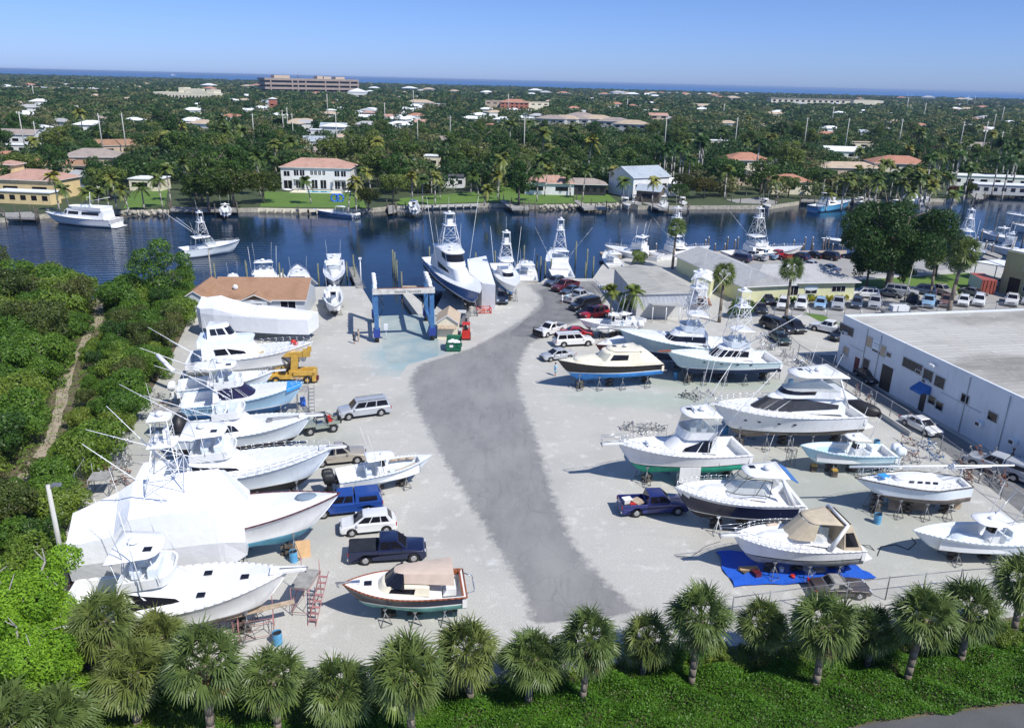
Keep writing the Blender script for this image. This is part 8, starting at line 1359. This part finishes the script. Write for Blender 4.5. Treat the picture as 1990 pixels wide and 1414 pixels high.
for px, py, O, s, dist in W1:
    rf = g.choice(mats_ if abs(py-176) > 2 or px < 1200 else ['roof_white']); cn = {'roof_white': 'white', 'roof_tan': 'tan', 'roof_grey': 'grey', 'roof_terracotta': 'orange'}[rf]; r0, used = PR[rf]; r = r0 if not used else dup(r0, O); PR[rf][1] = True; r.location = O; r.rotation_euler.z = g.uniform(-.5, .5); r.scale = (s, s, s*.75)
    side = 'left' if px < 660 else 'middle' if px < 1330 else 'right'; dep_ = 'near the ocean edge' if dist > 1900 else 'half way to the ocean'; r['label'] = 'small %s roofed house in the distant woods, %s third, %s' % (cn, side, dep_); r['group'] = 'distant %s roofed houses, %s, %s' % (cn, side, dep_); HOUSES.append((O.x, O.y, s*.6))
# sea wall and docks of the far bank
def wallseg(q_, lab, m='concrete', h=.7, w_=.6, rocky=False):
    P = [G(*p, .2) for p in q_]; r = thing('seawall', lab, 'sea wall', P[0]); mb = MB(m)
    for a, b in zip(P, P[1:]):
        if rocky:
            n = int((b-a).length/1.1); gg = random.Random(3)
            for k_ in range(n*2): c_ = a.lerp(b, k_/(n*2))-P[0]; mb.ell((c_.x, c_.y-gg.uniform(0, 1.6), gg.uniform(-.9, 0)), (gg.uniform(.4, .8),)*3, 6, 4)
        else:
            d = b-a; mb.box((a+b)/2-P[0]-z*.3, (d.length, w_, h), atan2(d.y, d.x)); n = int(d.length/2.2)
            for k_ in range(n+1): c_ = a.lerp(b, k_/max(1, n))-P[0]; mb.box((c_.x, c_.y-.5, -.5), (.35, .35, 1.1))
    mb.build('stones' if rocky else 'wall', r)
wallseg(((503, 405), (600, 407), (700, 407)), 'white topped sea wall in front of the mansion lawn', 'stucco_cream'); wallseg(((765, 401), (930, 396)), 'low grey sea wall right of the middle dock', 'concrete'); wallseg(((1050, 400), (1120, 398), (1205, 396)), 'rocky tan shoreline below the palm lawn', 'stone', rocky=True); wallseg(((1900, 386), (1935, 372), (2000, 380)), 'dark sea wall at the right bank corner', 'wood_dark'); wallseg(((235, 411), (330, 409)), 'rocky left bank shoreline', 'stone', rocky=True)
def dock(q_, lab, posts=6, m='wood_grey', ph=2.2):
    P = [G(*p, 0) for p in q_]; r = thing('dock', lab, 'dock', P[0]); mb = MB(m); mb.prism([((p-P[0]).x, (p-P[0]).y) for p in P], -.15, .35); mb.build('deck', r); n = len(P)
    for k_ in range(posts): i = k_*n/posts; a = P[int(i)].lerp(P[(int(i)+1) % n], i-int(i))-P[0]; q = MB('wood_dark'); q.rod((a.x, a.y, -1.3), (a.x, a.y, ph), .16, .14, 6); q.build('piling', r)
for q_, lab, n_ in ((((0, 416), (60, 414), (75, 420), (70, 426), (10, 424)), 'wooden dock with pilings at the left edge', 10), (((330, 410), (335, 404), (460, 406), (462, 412)), 'left bank dock with boat lift posts', 12), (((752, 402), (765, 400), (770, 412), (755, 415)), 'grey pier left of the middle lift', 5), (((770, 411), (772, 408), (820, 410), (820, 414)), 'lift platform of the middle bank', 6), (((970, 392), (980, 390), (1000, 402), (1028, 403), (1028, 408), (995, 408)), 'wooden pier left of the palm lawn', 7), (((1115, 392), (1122, 391), (1140, 400), (1178, 402), (1178, 407), (1135, 408)), 'L shaped pier in front of the palm lawn', 8),
    (((1208, 396), (1215, 390), (1250, 394), (1246, 401)), 'dock under the grey lift boats', 6), (((1246, 395), (1260, 390), (1290, 402), (1340, 404), (1336, 410), (1280, 408)), 'dock of the boathouse', 9), (((1410, 390), (1480, 386), (1512, 394), (1505, 399), (1430, 396)), 'wide grey dock on the right bank', 9), (((1555, 392), (1560, 388), (1590, 389), (1590, 394)), 'small dock left of the light blue boat', 5), (((1655, 388), (1700, 385), (1705, 390), (1660, 393)), 'dock with canopy boat on the right bank', 6), (((1885, 378), (1905, 374), (1912, 386), (1895, 388)), 'concrete ramp dock at the bank corner', 4)): dock(q_, lab, n_)
for x, y in ((318, 420), (580, 412), (1040, 405), (1890, 398), (698, 410)): piling(x, y+4, 2.4, 'lone piling standing in the far channel', 'lone channel pilings', 'wood_dark', .2)
# utility poles and wires
mp_ = []
for x, y, h_ in ((36, 218, 12), (65, 237, 9), (190, 221, 12), (236, 221, 12), (431, 222, 9), (490, 221, 12), (548, 214, 11), (557, 209, 12), (567, 221, 11), (652, 221, 12), (747, 200, 12), (803, 176, 14), (811, 224, 12), (875, 226, 12), (1020, 229, 13), (1220, 192, 12), (1296, 228, 13), (1434, 229, 13), (1408, 202, 11), (1570, 229, 13), (1651, 231, 13), (1755, 232, 13), (1800, 201, 14), (1766, 190, 16), (1875, 236, 13), (1921, 236, 14), (1950, 256, 11), (1621, 208, 12), (1952, 208, 14), (1936, 222, 11), (62, 165, 12), (988, 183, 14), (635, 183, 14)):
    h_ *= 1.5; t_ = G(x, y, h_); q = MB('pole_grey'); q.rod((0, 0, 0), (0, 0, h_), max(.26, t_.y*.0005), max(.18, t_.y*.0004), 6); q.box((0, 0, h_-.8), (2.2, .15, .15)); o = q.build('utility_pole', None, None, (t_.x, t_.y, .2)); tag(o, 'pale concrete utility pole rising from the far woods', 'utility pole', 'utility poles in the far woods'); mp_.append((x, y, Vector((t_.x, t_.y, h_+.2))))
ch = [p for x, y, p in mp_ if (x, y) in ((811, 224), (875, 226), (1020, 229), (1296, 228), (1434, 229), (1570, 229), (1651, 231), (1755, 232), (1875, 236), (1921, 236))]; r = thing('power_line', 'thin power lines strung between the poles across the right woods', 'power line', ch[0]); 
for dz in (-.2, -1.6, -3.): 
    q = MB('grille')
    for a, b in zip(ch, ch[1:]): pts_ = [a.lerp(b, k_/8)-ch[0]+z*(dz-2.2*(1-(k_/4-1)**2)*.5) for k_ in range(9)]; q.path(pts_, .035, 3)
    q.build('wire', r)
# ---------------------------------------------------------------- trees of the far bank
LM = []
def near_house(x, y, pad=3., cf=.125):
    for hx, hy, hr in HOUSES:
        if hypot(hx-x, hy-y) < hr+pad: return True
        if 0 < hy-y < (9 if hy < 310 else min(200, hy*cf)) and abs((x-hx*(y/hy))) < hr*.8: return True
    return False
def ft(key, px, py, hz_, label, grp=None, sc=1., cat='tree'):
    c = G(px, py, hz_*sc); return tree(key, (c.x, c.y, .2), label, cat, grp, sc)
for px, py, key, lab in ((310, 355, 'coco0', 'tall feathery palm with yellow fronds leaning over the left bank'), (325, 335, 'coco1', 'yellowed tall palm behind the leaning one'), (105, 345, 'coco3', 'dark feather palm right of the yellow house'), (130, 360, 'coco1', 'palm in front of the trawler bow'), (160, 370, 'coco0', 'low palm above the trawler'), (205, 360, 'coco2', 'wide palm above the trawler stern'), (218, 345, 'coco3', 'palm left of the lawn gap'), (245, 370, 'coco2', 'short palm beside the lawn gap'), (275, 365, 'coco2', 'palm with yellow fronds at the lawn gap'),
    (185, 375, 'coco2', 'short bushy palm at the water behind the trawler'), (560, 275, 'coco1', 'tall palm rising over the mansion left roof'), (602, 356, 'coco2', 'single palm standing on the mansion lawn'), (690, 350, 'coco3', 'palm at the right corner of the mansion'), (700, 330, 'coco0', 'second palm at the right corner of the mansion'), (675, 372, 'coco2', 'small palm by the mansion terrace'), (720, 330, 'coco1', 'tall palm right of the mansion'), (930, 345, 'coco2', 'yellow green palm clump by the middle lawn'), (915, 335, 'coco0', 'palm clump left of the middle lawn'), (940, 370, 'coco2', 'low yellow palm at the shore'), (845, 340, 'coco3', 'thin palm in the middle gap'), (855, 350, 'coco2', 'thin palm right of the middle gap'), (820, 350, 'coco3', 'thin palm over the lifted boat'), (800, 345, 'coco1', 'thin palm left of the lifted boat'),
    (1060, 330, 'coco1', 'palm left on the long lawn'), (1085, 328, 'coco0', 'palm in front of the low white house'), (1045, 335, 'coco3', 'palm at the left end of the long lawn'), (1110, 345, 'coco2', 'palm beside the dark porch'), (1135, 335, 'coco1', 'palm in front of the dark porch'), (1190, 335, 'coco0', 'feather palm left of the steep roofed home'), (1210, 350, 'coco3', 'dark palm below the first one left of the home'), (1270, 350, 'coco3', 'palm before the white wing'), (1240, 340, 'coco2', 'palm in front of the steep roof')):
    ft(key, px, py, {'coco0': 7, 'coco1': 8.5, 'coco2': 6, 'coco3': 9}[key], lab, None, 1.0, 'palm tree')
g = random.Random(5)
for k_ in range(16): px = g.choice([g.uniform(1275, 1370), g.uniform(1275, 1370), g.uniform(1450, 1480)]); ft('royal%d' % (k_ % 2), px, g.uniform(272, 300), 10.5, 'dark royal palm with white trunk in the grove above the boathouse', 'royal palms above the boathouse', 1.25, 'palm tree')
for k_ in range(26): ft('royal%d' % (k_ % 2), g.uniform(1800, 1990), g.uniform(275, 320), 10.5, 'royal palm with white trunk on the right bank', 'royal palms on the right bank', 1.2, 'palm tree')
for k_ in range(34): ft('coco%d' % (k_ % 4), g.uniform(1560, 1860), g.uniform(318, 372), 7.5, 'feather palm in the dense right bank planting', 'feather palms on the right bank', 1.05, 'palm tree')
for px, py, s in ((1128, 275, 1.5), (1112, 300, 1.2), (1022, 222, 1.6), (1500, 330, 1.2), (1508, 318, 1.2)): ft('silver', px, py, 5, 'silver grey fan palm among green trees', 'silver fan palms', s, 'palm tree')
for px, py, s in ((455, 215, 1.), (770, 210, 1.3), (860, 184, 1.7), (872, 184, 1.6), (890, 185, 1.6), (935, 225, 1.6), (515, 245, 1.1), (1415, 172, 3.0), (1420, 173, 3.0)): ft('pine', px, py, 12, 'dark feathery pine standing above the woods', 'dark pines', s)
SP = [('broad3', 1060, 255, 8, 'round bright yellow green tree above the long lawn', 1.3, (.16, .24, .03)), ('broad4', 465, 300, 8, 'bushy tree with fine leaves left of the mansion', 1.2, None), ('broad0', 400, 345, 6, 'spreading green tree at the water', 1.5, (.1, .17, .03)), ('broad1', 450, 345, 6, 'spreading light green tree left of the mansion lawn', 1.4, (.12, .17, .03)), ('broad2', 510, 355, 5, 'green tree at the left edge of the mansion lawn', 1.2, (.12, .17, .03)), ('broad5', 180, 325, 6, 'bright green round tree in front of the taupe roof', .8, (.08, .2, .02)), ('big0', 770, 310, 9, 'big dark banyan like tree right of the mansion', .9, None), ('big1', 250, 320, 8, 'big dark dense tree right of the taupe roof', .75, None), ('broad0', 45, 300, 8, 'dark tree behind the yellow house', 1.2, None), ('broad1', 715, 385, 4, 'leafy bush tree at the shore right of the speedboat', .9, (.09, .12, .025)),
      ('broad1', 1330, 350, 6, 'broad leaved tree right of the white wing', 1.0, (.1, .13, .03)), ('broad2', 1370, 360, 5, 'tree with golden leaves by the right dock', .9, (.16, .15, .03)), ('broad5', 1010, 330, 8, 'bright green tree at the left end of the long lawn', 1.3, None), ('broad0', 1010, 305, 8, 'tall green tree above the long lawn', 1.2, None), ('broad3', 1400, 325, 7, 'rounded green tree left of the orange hip roof', 1.0, None), ('broad3', 1880, 380, 3, 'low yellow green mangrove at the right bank corner', .6, (.14, .19, .03)), ('broad0', 1850, 378, 3, 'reddish brown shrub at the right bank', .5, (.2, .08, .05)), ('broad1', 1810, 270, 9, 'greyish brown leafless tree above the red barrel roof', 1.5, (.11, .1, .07)), ('broad2', 1770, 260, 9, 'brown grey tree left of it', 1.3, (.12, .1, .07)), ('broad4', 560, 300, 8, 'dark tree over the mansion left wing', 1.0, None)]
for key, px, py, hz_, lab, s, col in SP:
    r = ft(key, px, py, hz_, lab, None, s)
    if col:
        for o in r.children:
            if o.name.startswith('crown'):
                nm = 'leaf_'+'%d_%d' % (px, py); leafm(nm, tuple(c*.5 for c in col), tuple(c*.5 for c in col), tuple(c*.55 for c in col)); o.data = o.data.copy(); o.data.materials[0] = MATS[nm]
LAWN = [P2((505, 402), (515, 372), (700, 376), (712, 404), z=.2), P2((1005, 390), (1045, 375), (1175, 370), (1200, 392), (1050, 396), z=.2), P2((240, 405), (255, 385), (290, 365), (290, 400), z=.2), P2((770, 400), (850, 385), (930, 385), (935, 394), z=.2), P2((1860, 380), (1870, 352), (2100, 360), (2100, 378), (1935, 366), z=.2)]
def okfar(x, y):
    if not inside(x, y, FARB2): return False
    return not any(inside(x, y, l) for l in LAWN) and not near_house(x, y, 2.2)
FARB2 = FARL
cnt = 0; tries = 0; g = random.Random(21)
rows_ = []
while cnt < 270 and tries < 9000:
    tries += 1; px = g.uniform(-30, 2020); py = g.uniform(265, 400)
    p_ = G(px, py, .2)
    if not okfar(p_.x, p_.y) or any(hypot(a-p_.x, b-p_.y) < 6.9 for a, b in TREES[-420:]): continue
    if not okfar(p_.x, p_.y-4): continue
    front = not okfar(p_.x, p_.y-11); k = g.random()
    if front: key, s = (('coco%d' % g.randrange(4), g.uniform(.8, 1.15)) if k < .45 else ('broad%d' % g.randrange(3), g.uniform(.75, 1.2)))
    elif k < .28: key, s = ('coco%d' % g.randrange(4), g.uniform(1.1, 1.6))
    else: key, s = ('broad%d' % g.randrange(6), g.uniform(1., 1.55))
    kind = 'feather palm' if key[0] == 'c' else 'small leafy tree' if front else 'rounded broadleaf tree'; side = 'left' if px < 540 else 'middle' if px < 1210 else 'right'
    tree(key, (p_.x, p_.y, .2), '%s in the woods of the %s far bank' % (kind, side), 'palm tree' if key[0] == 'c' else 'tree', '%ss of the %s far bank' % (kind, side), s); cnt += 1
# everything beyond: a wooded mass
def wood(name, d0, d1, seed, lab, leaf_n, lf):
    g = np.random.default_rng(seed); Cs = []; Ns = []; Ss = []; Tt = []; d = d0
    while d < d1:
        sp = max(7.5, d*.0135); x = -d*.78
        while x < d*.78:
            xx = x+g.uniform(-.45, .45)*sp; yy = d+g.uniform(-.5, .5)*sp; x += sp
            if not okfar(xx, yy) or inside(xx, yy, LAG): continue
            if d < 480 and any(hypot(a-xx, b-yy) < 5.5 for a, b in TREES): continue
            if g.random() < .1: continue
            R = min(13, sp*g.uniform(.45, .85)) if sp > 11 else g.uniform(3.6, 6.8); Hh = min(R*1.1+2., 8.8)*g.uniform(.7, 1.15); n = leaf_n; tint = g.random(); u = unit(g.normal(size=(n, 3))+np.array([0, -.15, .35])); lump = 1+.25*np.sin(u[:, 0]*5+tint*9)*np.cos(u[:, 2]*6+tint*5)
            P = u*np.array([R, R*.8, Hh*.42])*(lump*g.uniform(.75, 1.05, n))[:, None]+np.array([xx, yy, .2+Hh*.55]); Cs.append(P); Ns.append(unit(u+g.normal(size=(n, 3))*.5)); Ss.append(np.full(n, R*lf)*g.uniform(.6, 1.3, n)); Tt.append(np.full(n, tint))
        d += sp*.8
    C = np.concatenate(Cs); me = npmesh(name, leaves(C, np.concatenate(Ns), np.concatenate(Ss), g, .7), 'leaf_wood', 4, leaf=g.random(len(C)), tint=np.concatenate(Tt)); o = bpy.data.objects.new(name, me); COL.objects.link(o); tag(o, lab, 'woodland'); o['kind'] = 'stuff'; print('WOOD', name, len(C)); return o
wood('near_woodland', 262, 520, 1, 'dense trees between the bank houses', 330, .1); wood('middle_woodland', 520, 1100, 2, 'dense green woods between the far houses', 110, .17); wood('far_woodland', 1100, 7000, 3, 'blue green woods reaching to the ocean', 46, .3)
